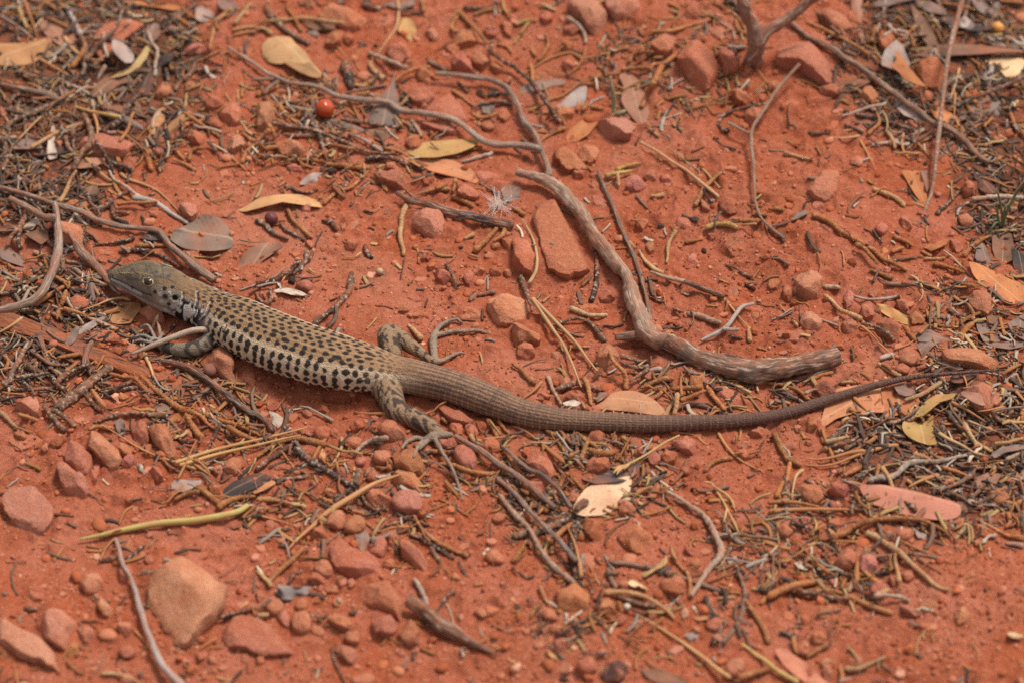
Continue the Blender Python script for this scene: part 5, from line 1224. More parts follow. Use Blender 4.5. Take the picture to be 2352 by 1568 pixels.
branch('slanting_stick', 'grey-brown slanting stick crossing under the tall cane', [
    ('limb', [15, 14, 14, 15, 14, 14, 15, 13], [(1800, 45), (1819, 55), (1852, 82), (1884, 98), (1914, 115), (1944, 137), (1972, 152), (2002, 175), (2039, 205), (2077, 232), (2114, 260), (2139, 280), (2177, 295), (2202, 312), (2227, 337), (2252, 363), (2272, 374)], [.6, .8, 1, 1, 1, .8, .6], (.195, .125, .095))], cat='stick')
branch('forked_thin_twig', 'thin forked twig with a white joint standing over bare soil', [
    ('stem', [9, 9, 8, 8, 7, 6], [(1836, 148), (1818, 168), (1801, 187), (1777, 217), (1764, 240), (1747, 264), (1732, 288), (1726, 308), (1727, 340), (1731, 380), (1733, 430), (1735, 465), (1748, 500), (1775, 528), (1802, 548)], [2.5, 3, 3.2, 2.6, 2.0, 1.2, .6], (.27, .18, .13)),
    ('side_arm', [8, 8], [(1670, 282), (1696, 294), (1724, 310)], [1.8, 2.4], (.30, .20, .15))], cat='twig')
branch('grey_thin_stick', 'smooth slate-grey stick passing beside the pale flecked twig', [
    ('limb', [9, 10, 11, 11], [(1143, 1100), (1176, 1126), (1216, 1172), (1250, 1206), (1285, 1240), (1324, 1288)], [.6, .8, .9, .6], (.21, .165, .15))], cat='stick')
branch('flecked_twig', 'pale flecked scaly twig leading to the boxy orange stone', [
    ('limb', [11, 13, 13, 12], [(1146, 1134), (1184, 1182), (1213, 1212), (1240, 1258), (1268, 1296), (1300, 1322), (1320, 1338)], [.6, .7, .5, .3], (.33, .23, .17))], cat='twig', mat='M_OLD', style='old')
branch('dark_bent_stick', 'dark bent twig running from the orange needle to the cream leaf', [
    ('limb', [11, 12, 10, 9], [(1160, 1028), (1196, 1062), (1221, 1079), (1246, 1090), (1271, 1110), (1291, 1134), (1311, 1166)], [.8, 1.0, 1.0, 1.0], (.11, .08, .07))], cat='twig')
branch('knobbly_twig', 'pale grey knobbly twig bent in a half loop on bare soil', [
    ('limb', [9, 12, 15, 16, 13, 9], [(1530, 1128), (1560, 1143), (1590, 1165), (1612, 1180), (1633, 1204), (1645, 1232), (1656, 1258), (1651, 1281), (1631, 1301), (1613, 1326), (1588, 1368)], [.3, .4, .5, .4, .3], (.40, .28, .21))], cat='twig', mat='M_OLD', style='old')
branch('white_forked_twig', 'white bleached twig forking in two over scaly litter', [
    ('limb', [6, 10, 11, 10, 8], [(1610, 782), (1626, 774), (1651, 762), (1671, 747), (1688, 725), (1706, 704), (1731, 697)], [.6, 1, 1.4, 1.6], (.50, .43, .40)),
    ('side_arm', [9, 7], [(1660, 755), (1680, 757), (1698, 757)], [.8, .8], (.46, .37, .32))], cat='twig')
branch('two_tone_twig', 'half peeled twig, pale at one end and black at the other', [
    ('peeled_end', [5, 11, 12], [(1494, 624), (1521, 634), (1551, 642), (1573, 647)], [.6, .7, .7], (.50, .37, .28)),
    ('bark_end', [12, 13, 11], [(1571, 647), (1601, 657), (1626, 667), (1662, 682)], [.7, .6, .5], (.085, .06, .05))], cat='twig')
branch('bark_stick', 'split brown bark stick tapering to a point on bare soil', [
    ('limb', [26, 30, 28, 24, 14, 5], [(938, 1376), (975, 1400), (1000, 1421), (1025, 1441), (1063, 1463), (1100, 1482), (1142, 1502)], [.2, .3, .3, .2, .1], (.165, .088, .06))], cat='stick')
branch('bleached_stick', 'white bleached stick pointing past the pale pyramid stone', [
    ('limb', [7, 9, 10, 11, 13, 14, 16], [(266, 1236), (273, 1260), (278, 1283), (285, 1302), (299, 1322), (306, 1340), (313, 1360), (318, 1382), (326, 1409), (336, 1440), (348, 1470), (358, 1498), (369, 1523), (389, 1545), (420, 1576)], [1.0, 1.2, 1.4, 1.6, 1.8, 2.0], (.47, .38, .34))], cat='stick')
branch('yellow_green_stalk', 'yellow-green fleshy stalk with a straw-brown tip', [
    ('limb', [5, 12, 15, 17, 16, 13], [(182, 1237), (230, 1228), (300, 1213), (375, 1200), (440, 1195), (500, 1186), (545, 1174), (568, 1160)], [.5, .6, .6, .6, .5], (.47, .36, .12))], cat='stalk', mat='M_NEEDLE', style='smooth')
branch('straw_needle', 'thick straw-orange needle tapering at both ends across red pebbles', [
    ('blade', [4, 9, 12, 13, 12, 8, 3], [(916, 1089), (860, 1110), (800, 1145), (752, 1176), (720, 1205), (688, 1232), (662, 1260)], [.8, 1, 1, .8, .5], (.55, .28, .12))], cat='needle', mat='M_NEEDLE', style='smooth')
def needles(label, cols, paths, lift=.6, wd=9):
    root = bpy.data.objects.new('needle_pair', None); COL.objects.link(root); tag(root, label, 'needle')
    first = None
    for p in paths:
        _cnt[0] += 1
        P, q = lay_path(p, wd * PX / 2, .8 * MM, 8 * MM, lift * MM)
        if first is None: first = P[0].copy(); root.location = first
        rad = wd * PX / 2 * (1 - .65 * np.linspace(0, 1, len(P)) ** 2)
        V, F, UV = tube_geom(P, rad, 7, 'smooth', seed=_cnt[0])
        o = link_mesh('needle', V - first, F, M_NEEDLE, root, cols); set_uv(o, UV)
        stamp_disc(P[::2, 0], P[::2, 1], P[::2, 2] + rad[::2], wd * PX / 2)
needles('pair of straw-coloured pine needles joined at the tan block stone', (.50, .31, .155), [[(1222, 686), (1243, 718), (1265, 750), (1290, 786), (1312, 830), (1335, 888)], [(1224, 686), (1250, 712), (1275, 738), (1322, 786), (1350, 825), (1379, 860)]], .7, 10)
needles('pair of straight golden pine needles lying below the lizard\'s belly', (.55, .31, .12), [[(402, 1062), (490, 1033), (588, 1010), (650, 995), (706, 980)], [(412, 1068), (500, 1042), (588, 1022), (640, 1009), (690, 998)]], .7, 9)
twig('n', 8, [(408, 1100), (428, 1060), (442, 1028), (452, 1008)], 'short orange needle laid across the golden needle pair', lift=.4)
twig('N', 9, [(1652, 454), (1613, 422), (1576, 392), (1541, 370), (1508, 347), (1468, 325)], 'pale straw stem lying alone across bare soil above the yellow twig', lift=.5, color=(.62, .44, .25), taper=(1, .6))
twig('d', 15, [(1128, 95), (1133, 125), (1176, 152), (1206, 176), (1231, 202), (1251, 230), (1271, 258), (1284, 284)], 'dark crooked twig leaning over soil above the gold lance leaf', lift=1.2)
twig('y', 10, [(1701, 1478), (1721, 1491), (1741, 1506), (1764, 1521), (1790, 1542), (1834, 1566)], 'yellow scaly juniper twig beside the orange-pink leaf', lift=.3)

# tall cane leaning over the litter, a second dark stem beside it
def free_tube(name, pts, dia, mat, style, color, parent=None, seg=10, seed=1, origin=None):
    P = spline(np.asarray(pts, float), 14)
    t = np.linspace(0, 1, len(P))
    rad = np.interp(t, np.linspace(0, 1, len(dia)), dia) / 2
    P = resample(P, max(8, int(np.linalg.norm(np.diff(P, axis=0), axis=1).sum() / (.5 * MM))))
    rad = np.interp(np.linspace(0, 1, len(P)), t, rad)
    V, F, UV = tube_geom(P, rad, seg, style, seed=seed)
    if origin is not None: V = V - origin
    o = link_mesh(name, V, F, mat, parent, color)
    set_uv(o, UV)
    return o
def above(x, y, hmm):
    w = unproj([(x, y)], samp(GROUND, *unproj([(x, y)], 0)[0, :2].reshape(2, 1))[0])[0]
    g = samp(GROUND, *w[:2].reshape(2, 1))[0]
    return unproj([(x, y)], g + hmm * MM)[0]
cane = [above(2118, 500, .3), above(2129, 470, 1.2), above(2139, 442, 2), above(2147, 390, 3.6), above(2154, 330, 5.2), above(2159, 280, 6.5), above(2169, 200, 8.5), above(2179, 125, 10), above(2197, 50, 12), above(2216, -20, 14), above(2236, -90, 16)]
tag(free_tube('leaning_cane', cane, [7 * PX, 11 * PX, 12 * PX, 14 * PX, 15 * PX], M_OLD, 'bark', (.27, .165, .12), seed=5), 'tall brown scaled cane leaning up over the litter', 'cane')
st2 = [above(2176, 252, 1.0), above(2214, 235, 2.2), above(2264, 215, 3.5), above(2314, 195, 4.5), above(2380, 166, 5.5)]
tag(free_tube('dark_cane', st2, [7 * PX, 11 * PX, 12 * PX], M_OLD, 'bark', (.12, .085, .075), seed=8), 'slanting dark stem meeting the tall cane', 'stem')
twig('b', 6, [(2150, 292), (2128, 310), (2108, 324)], 'fine reddish stem below the meeting of cane and slanting stem', lift=.8)

# shrub stem that grows out of the ground and leaves the frame
root = bpy.data.objects.new('shrub_stem', None); COL.objects.link(root)
b0 = above(1732, 150, -2.0)
root.location = b0
tag(root, 'upright reddish-brown forked shrub stem rooted beside the large boulders', 'shrub')
f0 = above(1738, 92, 9.0)
BK = (.27, .145, .105)
free_tube('trunk', [b0, above(1731, 140, .5), above(1733, 118, 4.5), f0 + [0, 0, .3 * MM]], [60 * PX, 46 * PX, 42 * PX, 42 * PX], M_BARK, 'bark', BK, root, 18, 3, b0)
free_tube('limb', [f0 - [0, 0, 1.5 * MM], above(1729, 60, 14), above(1714, 28, 19), above(1706, 2, 23), above(1700, -40, 29), above(1705, -90, 36)], [40 * PX, 36 * PX, 34 * PX, 33 * PX, 28 * PX, 20 * PX], M_BARK, 'bark', BK, root, 18, 4, b0)
free_tube('limb', [f0 - [0, 0, 1.5 * MM], above(1760, 72, 12), above(1790, 55, 14), above(1822, 35, 17), above(1850, 10, 21), above(1880, -20, 26), above(1900, -70, 33)], [36 * PX, 28 * PX, 25 * PX, 24 * PX, 22 * PX, 16 * PX], M_BARK, 'bark', BK, root, 16, 6, b0)

# berries
def berry(label, x, y, rpx, color, mat_rough=.28, name='berry', squash=.95):
    r = rpx * PX
    w = unproj([(x, y)], 0)[0]
    g = float(samp(GROUND, *w[:2].reshape(2, 1))[0])
    c = unproj([(x, y)], g + r * .9)[0]
    bm = bmesh.new()
    bmesh.ops.create_uvsphere(bm, u_segments=32, v_segments=20, radius=r)
    for v in bm.verts:
        d = v.co.normalized()
        k = 1 + .025 * float(vnoise(d.x * 2 + 3, d.y * 2 + d.z * 2, 4)) - (.10 * max(0, d.z - .9) / .1)
        v.co = Vector((v.co.x * k, v.co.y * k, v.co.z * k * squash))
    me = bpy.data.meshes.new(name); bm.to_mesh(me); bm.free()
    me.polygons.foreach_set('use_smooth', [True] * len(me.polygons))
    me.materials.append(mat_plain(name + '_skin', color, mat_rough, spec=.45, nscale=120, var=.55, bd=.00003))
    o = bpy.data.objects.new(name, me); COL.objects.link(o); o.location = c
    o.rotation_euler = (.5, .3, 1)
    return tag(o, label, 'berry')
berry('glossy red-orange round berry beside the thin pale arm of the branch', 746, 250, 24.5, (.42, .055, .012), .22)
berry('round orange berry in grey leaf litter', 2291, 65, 17, (.62, .25, .05), .4)
berry('dark purple-brown flattened ball half sunk by a pinkish stone', 482, 848, 16, (.21, .075, .05), .8, squash=.7)  # dull flattened ball in one purple-brown tone
berry('maroon wrinkled berry under the arched straw leaf', 623, 502, 16, (.12, .025, .022), .6)
berry('tiny white bead of seed near the grey-brown old twigs', 1440, 1393, 8, (.55, .42, .32), .6, 'seed')
berry('small buff round seed on bare soil between lizard and slab', 872, 624, 9, (.42, .26, .15), .6, 'seed')

# white seed fluff: fine hairs
def fluff():
    c = above(1143, 472, 1.6)
    rs = np.random.default_rng(3)
    Vs, Fs, k = [], [], 0
    for i in range(90):
        az = rs.uniform(0, 2 * math.pi); el = rs.uniform(-.15, .9)
        L = rs.uniform(2.5, 6.5) * MM
        d = np.array([math.cos(az) * math.cos(el), math.sin(az) * math.cos(el), math.sin(el) * .8])
        sw = rs.normal(0, .8, 3)
        t = np.linspace(0, 1, 7)[:, None]
        P = c + rs.normal(0, .5, 3) * MM + d * L * t + sw * L * t * t * .5
        P[:, 2] = np.maximum(P[:, 2], samp(GROUND, P[:, 0], P[:, 1]) + .2 * MM)
        V, F, _ = tube_geom(P, np.full(7, .04 * MM), 4, 'plain')
        Vs.append(V); Fs += [tuple(a + k for a in f) for f in F]; k += len(V)
    o = link_mesh('seed_fluff', np.vstack(Vs), Fs, mat_plain('fluff_hair', (.78, .70, .62), .6, spec=.3, var=.1), None)
    tag(o, 'tuft of fine white seed fluff caught by the dark stick', 'fluff')
fluff()

# dry grass spikelet by the tail, and two more bits of dry grass
def spikelet(label, stem, awns, color=(.58, .38, .16), wd=5):
    root = bpy.data.objects.new('grass_spikelet', None); COL.objects.link(root); tag(root, label, 'grass')
    P, _ = lay_path(stem, wd * PX / 2, .6 * MM, 8 * MM, .8 * MM)
    root.location = P[0]
    V, F, UV = tube_geom(P, np.full(len(P), wd * PX / 2), 6, 'smooth')
    o = link_mesh('stem', V - P[0], F, M_NEEDLE, root, color); set_uv(o, UV)
    for a in awns:
        Q, _ = lay_path(a, wd * PX * .5, .5 * MM, 4 * MM, .9 * MM)
        rad = wd * PX * .75 * np.sin(np.linspace(.5, math.pi - .12, len(Q)))
        V, F, UV = tube_geom(Q, rad, 6, 'smooth')
        o = link_mesh('husk', V - P[0], F, M_NEEDLE, root, color); set_uv(o, UV)
spikelet('dry straw grass spikelet resting on the slate-grey leaf curl', [(1561, 999), (1526, 1016), (1488, 1041), (1451, 1061), (1426, 1072)],
         [[(1430, 1068), (1416, 1074), (1404, 1073)], [(1428, 1072), (1414, 1080), (1408, 1087)], [(1434, 1070), (1422, 1080), (1416, 1090)], [(1446, 1064), (1438, 1071), (1432, 1078)]])
spikelet('split dry grass blade hanging over the pale knobbly twig', [(1618, 1106), (1634, 1109), (1651, 1134), (1666, 1159), (1676, 1180), (1690, 1205)],
         [[(1640, 1116), (1676, 1142), (1691, 1176)], [(1676, 1178), (1684, 1196), (1698, 1224)], [(1670, 1166), (1666, 1182), (1661, 1200)]], wd=4)

# green sprouts
M_GREEN = mat_plain('fresh_green', (.15, .16, .075), .6, spec=.25, nscale=500, var=.5)
M_GREENGREY = mat_plain('downy_green', (.30, .255, .15), .7, spec=.2, nscale=700, var=.5)
def sprout(label, base, blades, mat, dia):
    root = bpy.data.objects.new('sprout', None); COL.objects.link(root); root.location = base; tag(root, label, 'sprout')
    for i, (pn, pts) in enumerate(blades):
        o = free_tube(pn, pts, dia, mat, 'smooth', (.1, .12, .04), root, 8, 30 + i, base)
b = above(1411, 266, -.5)
sprout('short green-grey shoot standing beside a mauve leaf', b, [('stem', [b, above(1410, 245, 3), above(1409, 220, 7), above(1405, 200, 10), above(1401, 176, 13)]), ('bud', [b, above(1420, 262, .8), above(1431, 257, 1.6), above(1436, 254, 1.8)])], M_GREENGREY, [11 * PX, 12 * PX, 12 * PX, 10 * PX, 5 * PX])
b = above(2302, 526, -.5)
sprout('green grass-like sprout rising from brown leaves', b, [
    ('blade', [b, above(2302, 500, 4), above(2298, 470, 9), above(2292, 445, 13), above(2284, 434, 14)]), ('blade', [b, above(2308, 500, 4), above(2318, 475, 8), above(2334, 445, 13), above(2360, 412, 19), above(2390, 372, 26)]),
    ('blade', [b, above(2306, 492, 5), above(2311, 474, 8), above(2326, 464, 9), above(2340, 458, 10)]), ('blade', [b, above(2294, 505, 2), above(2291, 485, 5), above(2289, 466, 8)]), ('blade', [b, above(2296, 514, 2.0), above(2288, 512, 3.5), above(2278, 524, 2.8), above(2268, 540, .6)])],
    M_GREEN, [7 * PX, 7 * PX, 6 * PX, 3 * PX])

# weathered grey bark chip
leaf('silver', [(635, 1341), (658, 1343), (683, 1348), (713, 1343), (721, 1353), (708, 1363), (683, 1369), (670, 1376), (643, 1374), (633, 1366), (650, 1356), (638, 1348)],
     'weathered blue-grey chip of layered bark', cup=-1.0, lift=.9, thick=1.4, edge=.8, cat='chip', name='bark_chip', color=(.21, .175, .165))

# ------------------------------------------------------------------ the lizard: one continuous skin
def build_lizard():
    ST = np.array([  # photo x, y, half breadth, height/width ratio, centre height over soil in mm (0 = resting)
        (248, 634, 8, 1.0, 5.4), (256, 634, 16, 1.0, 5.4), (270, 637, 24.5, 1.0, 5.5), (290, 639, 33, 1.0, 5.8), (312, 641, 41, 1.02, 6.2), (335, 646, 49, 1.04, 6.6),
        (358, 655, 52, 1.04, 6.8), (385, 667, 53, 1.02, 6.9), (410, 679, 51, .98, 6.7), (440, 691, 49, .92, 0), (475, 708, 50, .86, 0), (510, 727, 55, .8, 0), (550, 746, 62, .76, 0),
        (600, 771, 65, .74, 0), (650, 792, 66, .74, 0), (700, 810, 65, .74, 0), (750, 825, 64, .74, 0), (800, 838, 60, .76, 0), (850, 847, 53, .8, 0), (900, 857, 47, .86, 0),
        (945, 868, 44, .92, 0), (1000, 881, 42, 1, 0), (1050, 895, 41, 1, 0), (1100, 913, 40, 1, 0), (1150, 932, 37, 1, 0), (1200, 947, 33, 1, 0), (1250, 957, 29, 1, 0), (1300, 964, 24.5, 1, 0),
        (1400, 969, 21.5, 1, 0), (1500, 972, 19.5, 1, 0), (1600, 969, 17, 1, 0), (1700, 964.5, 15, 1, 0), (1800, 949, 13, 1, 0), (1900, 918, 11.5, 1, 0), (2000, 887, 8.5, 1, 0), (2100, 865, 6, 1, 0),
        (2200, 856, 4.2, 1, 0), (2312, 848, 2.6, 1, 0)], float)
    ST[:9, 2] *= .95
    ST[19:26, 2] *= .90
    ST[20:25, 1] -= 4
    S = spline(ST, 10)
    p = S[:, :2]
    half = S[:, 2] * PX
    ratio = np.clip(S[:, 3], .6, 1.1)
    sv, cv = math.sin(PITCH), math.cos(PITCH)
    a = half / np.sqrt(sv * sv + (cv * ratio) ** 2)
    bb = a * ratio
    g = gsmooth(samp(GROUND, *unproj(p, 0)[:, :2].T), 18)
    tail = np.clip((p[:, 0] - 1150) / 250, 0, 1)
    sup = gsmooth(samp(H, *unproj(p, g + bb)[:, :2].T), 10)
    over = np.clip((p[:, 0] - 1900) / 120, 0, 1)
    sm_ = samp_max(H, *unproj(p, sup + bb)[:, :2].T, .6 * MM)
    top = gsmooth(np.maximum(sup, sm_), 4)
    g = g * (1 - tail) + np.maximum(sup, g) * tail
    g = g * (1 - over) + (np.maximum(top, g) + .7 * MM) * over
    hz = S[:, 4] * MM
    w_head = np.clip((440 - p[:, 0]) / 45, 0, 1)
    z = g + np.where(w_head > 0, np.maximum(hz, bb * .95) * w_head + bb * .95 * (1 - w_head), bb * .95)
    C = unproj(p, z)
    for xx, yy, rr in zip(C[:, 0], C[:, 1], a):
        i0, j0, k0 = int((xx - GX0) / CELL), int((yy - GY0) / CELL), int(rr / CELL) + 2
        LEAFM[max(i0 - k0, 0):i0 + k0, max(j0 - k0, 0):j0 + k0] = True
    T = np.gradient(C, axis=0)
    T /= np.linalg.norm(T, axis=1)[:, None]
    Lat = np.cross(T, [0, 0, 1.0])
    Lat /= np.linalg.norm(Lat, axis=1)[:, None]
    Lat *= np.sign(-Lat[:, 1])[:, None]                     # towards the camera's side: the lizard's own left
    U = np.cross(T, Lat)
    U *= np.sign(U[:, 2])[:, None]
    Sarc = np.r_[0, np.cumsum(np.linalg.norm(np.diff(C, axis=0), axis=1))]
    VV, FF, off = [], [], 0
    seg = 44
    ang = 2 * math.pi * np.arange(seg) / seg
    V = np.empty((len(C), seg, 3))
    for i in range(len(C)):
        ca, sa = np.cos(ang), np.sin(ang)
        hd = w_head[i]
        body = float(np.clip((p[i, 0] - 470) / 60, 0, 1) * np.clip((960 - p[i, 0]) / 90, 0, 1))
        yy = np.sign(ca) * np.abs(ca) ** (1 - .12 * hd - .10 * body) * a[i]
        zz = np.sign(sa) * np.abs(sa) ** (1 - .10 * hd) * bb[i]
        zz = np.where(zz < 0, zz * (1 - .12 * body), zz)
        # brow ridges make the crown of the head flat and slightly stepped, narrower towards the jaw
        yy = yy * (1 - .10 * hd * np.clip(-sa, 0, 1))
        V[i] = C[i] + Lat[i] * yy[:, None] + U[i] * zz[:, None]
    Vb = V.reshape(-1, 3)
    n = len(C)
    Fb = [(i * seg + j, i * seg + (j + 1) % seg, (i + 1) * seg + (j + 1) % seg, (i + 1) * seg + j) for i in range(n - 1) for j in range(seg)]
    Fb += [tuple(range(seg)), tuple((n - 1) * seg + j for j in range(seg - 1, -1, -1))]
    VV.append(Vb); FF += Fb; off = len(Vb)

    # limbs: (px x, px y, radius px, height of centre above soil mm)
    limbs = {
        'arm': [(505, 752, 20, 4.0), (492, 770, 20, 3.6), (474, 788, 19, 3.0), (448, 801, 18.5, 2.5), (415, 803, 16, 2.0), (385, 799, 12.5, 1.6), (366, 795, 9.5, 1.3), (358, 788, 10, 1.1)],
        'thigh': [(868, 862, 30, 4.6), (880, 880, 32, 4.2), (894, 906, 31, 3.7), (905, 930, 27, 3.3), (913, 945, 24, 3.0), (935, 953, 22, 2.8), (958, 964, 22.5, 2.6), (985, 978, 19, 2.2), (1004, 990, 14, 1.8), (1014, 997, 11, 1.5)],
        'heel': [(1034, 998, 7, 1.2), (1014, 998, 10, 1.5), (996, 1000, 10, 1.7), (980, 1009, 9, 1.6), (968, 1012, 7, 1.5)],
        'thigh_far': [(900, 812, 24, 5.0), (892, 790, 24, 5.4), (888, 770, 22, 5.6), (896, 762, 19, 5.4), (918, 776, 20, 5.0), (945, 796, 17, 4.2), (970, 813, 12, 3.2), (990, 828, 9, 2.2), (999, 831, 9, 1.8)],
        'foot_far': [(999, 831, 8, 1.8), (997, 812, 9, 1.5), (995, 790, 9.5, 1.3), (996, 772, 9, 1.2), (1002, 762, 7, 1.1)],
        'arm_far': [(525, 712, 18, 5.0), (540, 700, 16, 3.5), (556, 700, 12, 1.8)],
    }
    digits = [
        [(360, 786, 5.5, 1.3), (352, 768, 4.2, 1.6), (342, 749, 3.8, 1.9), (332, 747, 3.4, 1.6), (323, 752, 2.6, .9)],
        [(358, 786, 5.5, 1.3), (340, 774, 4, 1.7), (325, 770, 3.8, 1.4), (311, 773, 2.8, .7)],
        [(356, 789, 5.5, 1.2), (336, 784, 4, 1.5), (322, 781, 3.8, 1.2), (308, 784, 2.8, .6)],
        [(362, 784, 5, 1.3), (370, 772, 4, 1.4), (374, 764, 3.2, .8)],
        [(354, 794, 5, 1.1), (340, 800, 4, 1.1), (330, 806, 3.2, .6)],
        [(996, 1001, 6, 1.6), (1006, 1020, 5.5, 1.5), (1017, 1040, 4.8, 1.3), (1030, 1060, 4.4, 1.0), (1041, 1080, 4, .9), (1050, 1104, 3.6, .8), (1056, 1124, 3.2, .7), (1063, 1147, 2.6, .4)],
        [(974, 1012, 6, 1.8), (958, 1004, 5.5, 2.2), (944, 1009, 5, 2.0), (933, 1015, 4.4, 1.6), (923, 1029, 3, 1.1)],
        [(970, 1014, 6, 1.8), (961, 1022, 5, 2.0), (955, 1036, 4.2, 1.9), (950, 1049, 2.8, 1.6)],
        [(980, 1012, 6, 1.6), (970, 1022, 5, 1.6), (962, 1030, 4.6, 1.8)],
        [(998, 766, 6.5, 1.2), (1009, 751, 5.6, 1.2), (1022, 742, 5, 1.3), (1036, 735, 4.6, 1.2), (1050, 734, 3.8, 1.0), (1062, 741, 2.8, .4)],
        [(1000, 770, 6.5, 1.2), (1020, 766, 5.8, 1.1), (1042, 761, 5.2, 1.1), (1064, 761, 5, 1.1), (1088, 759, 4.4, .9), (1108, 761, 3.8, .7), (1118, 766, 2.8, .3)],
        [(1000, 830, 6.5, 1.5), (1015, 828, 5.4, 1.3), (1032, 820, 5, 1.2), (1046, 813, 4.6, 1.1), (1058, 809, 4, .9), (1067, 812, 2.8, .4)],
    ]
    LP, LR, LK = [], [], []
    def limb(pts, kind):
        nonlocal off
        q = spline(np.array(pts, float), 8)
        gg = gsmooth(samp(GROUND, *unproj(q[:, :2], 0)[:, :2].T), 6)
        if kind == 1:
            gg = gg * .4 + .6 * np.minimum(gsmooth(samp(H, *unproj(q[:, :2], gg)[:, :2].T), 3), gg + 3 * MM)
        P = unproj(q[:, :2], gg + q[:, 3] * MM)
        r = q[:, 2] * PX
        Vt, Ft, _ = tube_geom(P, r, 20, 'plain')
        # rounded ends
        VV.append(Vt); FF.extend([tuple(x + off for x in f) for f in Ft]); off += len(Vt)
        for e in (0, -1):
            bm = bmesh.new(); bmesh.ops.create_icosphere(bm, subdivisions=2, radius=float(r[e]) * .99)
            vv = np.array([v.co[:] for v in bm.verts]) + P[e]
            ff = [tuple(v.index + off for v in f.verts) for f in bm.faces]
            bm.free()
            VV.append(vv); FF.extend(ff); off += len(vv)
        LP.append(P); LR.append(r); LK.append(np.full(len(P), kind))
    for k, v in limbs.items(): limb(v, 0 if k not in ('heel', 'foot_far') else 1)
    for v in digits: limb(v, 1)
    LP, LR, LK = np.vstack(LP), np.concatenate(LR), np.concatenate(LK)

    # weld everything into one skin (worked out in millimetres)
    me = bpy.data.meshes.new('skin_tmp')
    me.from_pydata([tuple(v * 1000) for v in np.vstack(VV)], [], FF)
    tmp = bpy.data.objects.new('skin_tmp', me); COL.objects.link(tmp)
    rm = tmp.modifiers.new('r', 'REMESH'); rm.mode = 'VOXEL'; rm.voxel_size = .27; rm.adaptivity = 0
    sm = tmp.modifiers.new('s', 'SMOOTH'); sm.factor = .5; sm.iterations = 4
    dg = bpy.context.evaluated_depsgraph_get()
    ev = tmp.evaluated_get(dg)
    m2 = bpy.data.meshes.new_from_object(ev)
    nv = len(m2.vertices)
    X = np.empty(nv * 3, np.float32); m2.vertices.foreach_get('co', X); X = X.reshape(-1, 3).astype(float) / 1000
    NO = np.empty(nv * 3, np.float32); m2.vertices.foreach_get('normal', NO); NO = NO.reshape(-1, 3).astype(float)
    bpy.data.objects.remove(tmp)

    # coordinates along and around the body
    idx = np.empty(nv, int); best = np.full(nv, 1e9)
    Cd = C
    for k0 in range(0, nv, 20000):
        d = ((X[k0:k0 + 20000, None] - Cd[None]) ** 2).sum(-1)
        idx[k0:k0 + 20000] = d.argmin(1)
    rel = X - C[idx]
    s = Sarc[idx] + (rel * T[idx]).sum(1)
    ly, uz = (rel * Lat[idx]).sum(1), (rel * U[idx]).sum(1)
    th = np.degrees(np.arctan2(ly, uz / ratio[idx]))
    bd = np.sqrt((ly / a[idx]) ** 2 + (uz / bb[idx]) ** 2)
    ld = np.full(nv, 1e9); lk = np.zeros(nv)
    for k0 in range(0, nv, 20000):
        d = np.sqrt(((X[k0:k0 + 20000, None] - LP[None]) ** 2).sum(-1)) / LR[None]
        j = d.argmin(1)
        ld[k0:k0 + 20000] = d.min(1); lk[k0:k0 + 20000] = LK[j]
    leg = np.clip((bd - 1.02) / .12, 0, 1) * (ld < 2.2)
    smm = s * 1000
    sx = lambda x0: Sarc[np.argmin(np.abs(p[:, 0] - x0))] * 1000        # arc length at a photo x
    sH, sN, sB, sP, sT = sx(400), sx(440), sx(500), sx(900), sx(960)
    step = lambda x, lo, hi: np.clip((x - lo) / (hi - lo), 0, 1) ** 2 * (3 - 2 * np.clip((x - lo) / (hi - lo), 0, 1))
    mixc = lambda A, B, f: A * (1 - f[:, None]) + np.asarray(B)[None] * f[:, None]
    ath = np.abs(th)
    nz = lambda sc, sd: vnoise(X[:, 0] / sc + X[:, 2] / sc * .7, X[:, 1] / sc - X[:, 2] / sc * .6, sd)
    # --- ground colour
    col = np.tile(np.array([.225, .125, .064]), (nv, 1))
    col = mixc(col, (.285, .155, .082), step(smm, sB + 25, sP))
    flank = step(ath, 30, 50)
    col = mixc(col, (.51, .375, .255), flank * .92)
    col = mixc(col, (.50, .45, .40), step(ath, 108, 128) * .8)
    # --- rows of dark spots that turn into bars on the flank
    spot = np.zeros(nv)
    inbody = step(smm, sN - 4, sB) * (1 - step(smm, sP + 1, sP + 9))
    for k, (rc, hw, t0) in enumerate([(3, 3.6, -.40), (13, 4.0, -.42), (24, 4.6, -.42), (37, 6.2, -.42), (56, 8.0, -.46), (74, 8.5, -.50), (93, 8.5, -.50), (110, 8, -.45)]):
        for sgn in (1, -1):
            ph = [.1, .6, .25, .12, .3, .2, .36, .6][k] + (.37 if sgn < 0 else 0)
            per = 2.9 if k < 3 else 2.5
            q = np.cos(2 * math.pi * (smm / per + ph + .30 * vnoise(smm / 7, 0 * smm + k * 3.1, 40 + k)))
            shape = q - 1.25 * ((sgn * th - rc + (2.5 if k < 3 else 5) * vnoise(smm / 4.5, 0 * smm + k, 50 + k)) / hw) ** 2 + .85 * vnoise(smm / 1.3, th / 8, 60 + k)
            spot = np.maximum(spot, step(shape, t0, t0 + .22))
    jag = vnoise(smm / 1.1, ath / 14, 71) + .7 * vnoise(smm / .7, ath / 9, 72)
    spot = np.maximum(spot, step(jag, .05, .35) * step(ath, 110, 116) * (1 - step(ath, 136, 146)))
    spot *= inbody * (1 - .55 * step(smm, sP - 9, sP + 4))
    col = mixc(col, (.016, .012, .012), np.clip(spot, 0, 1) * .96)
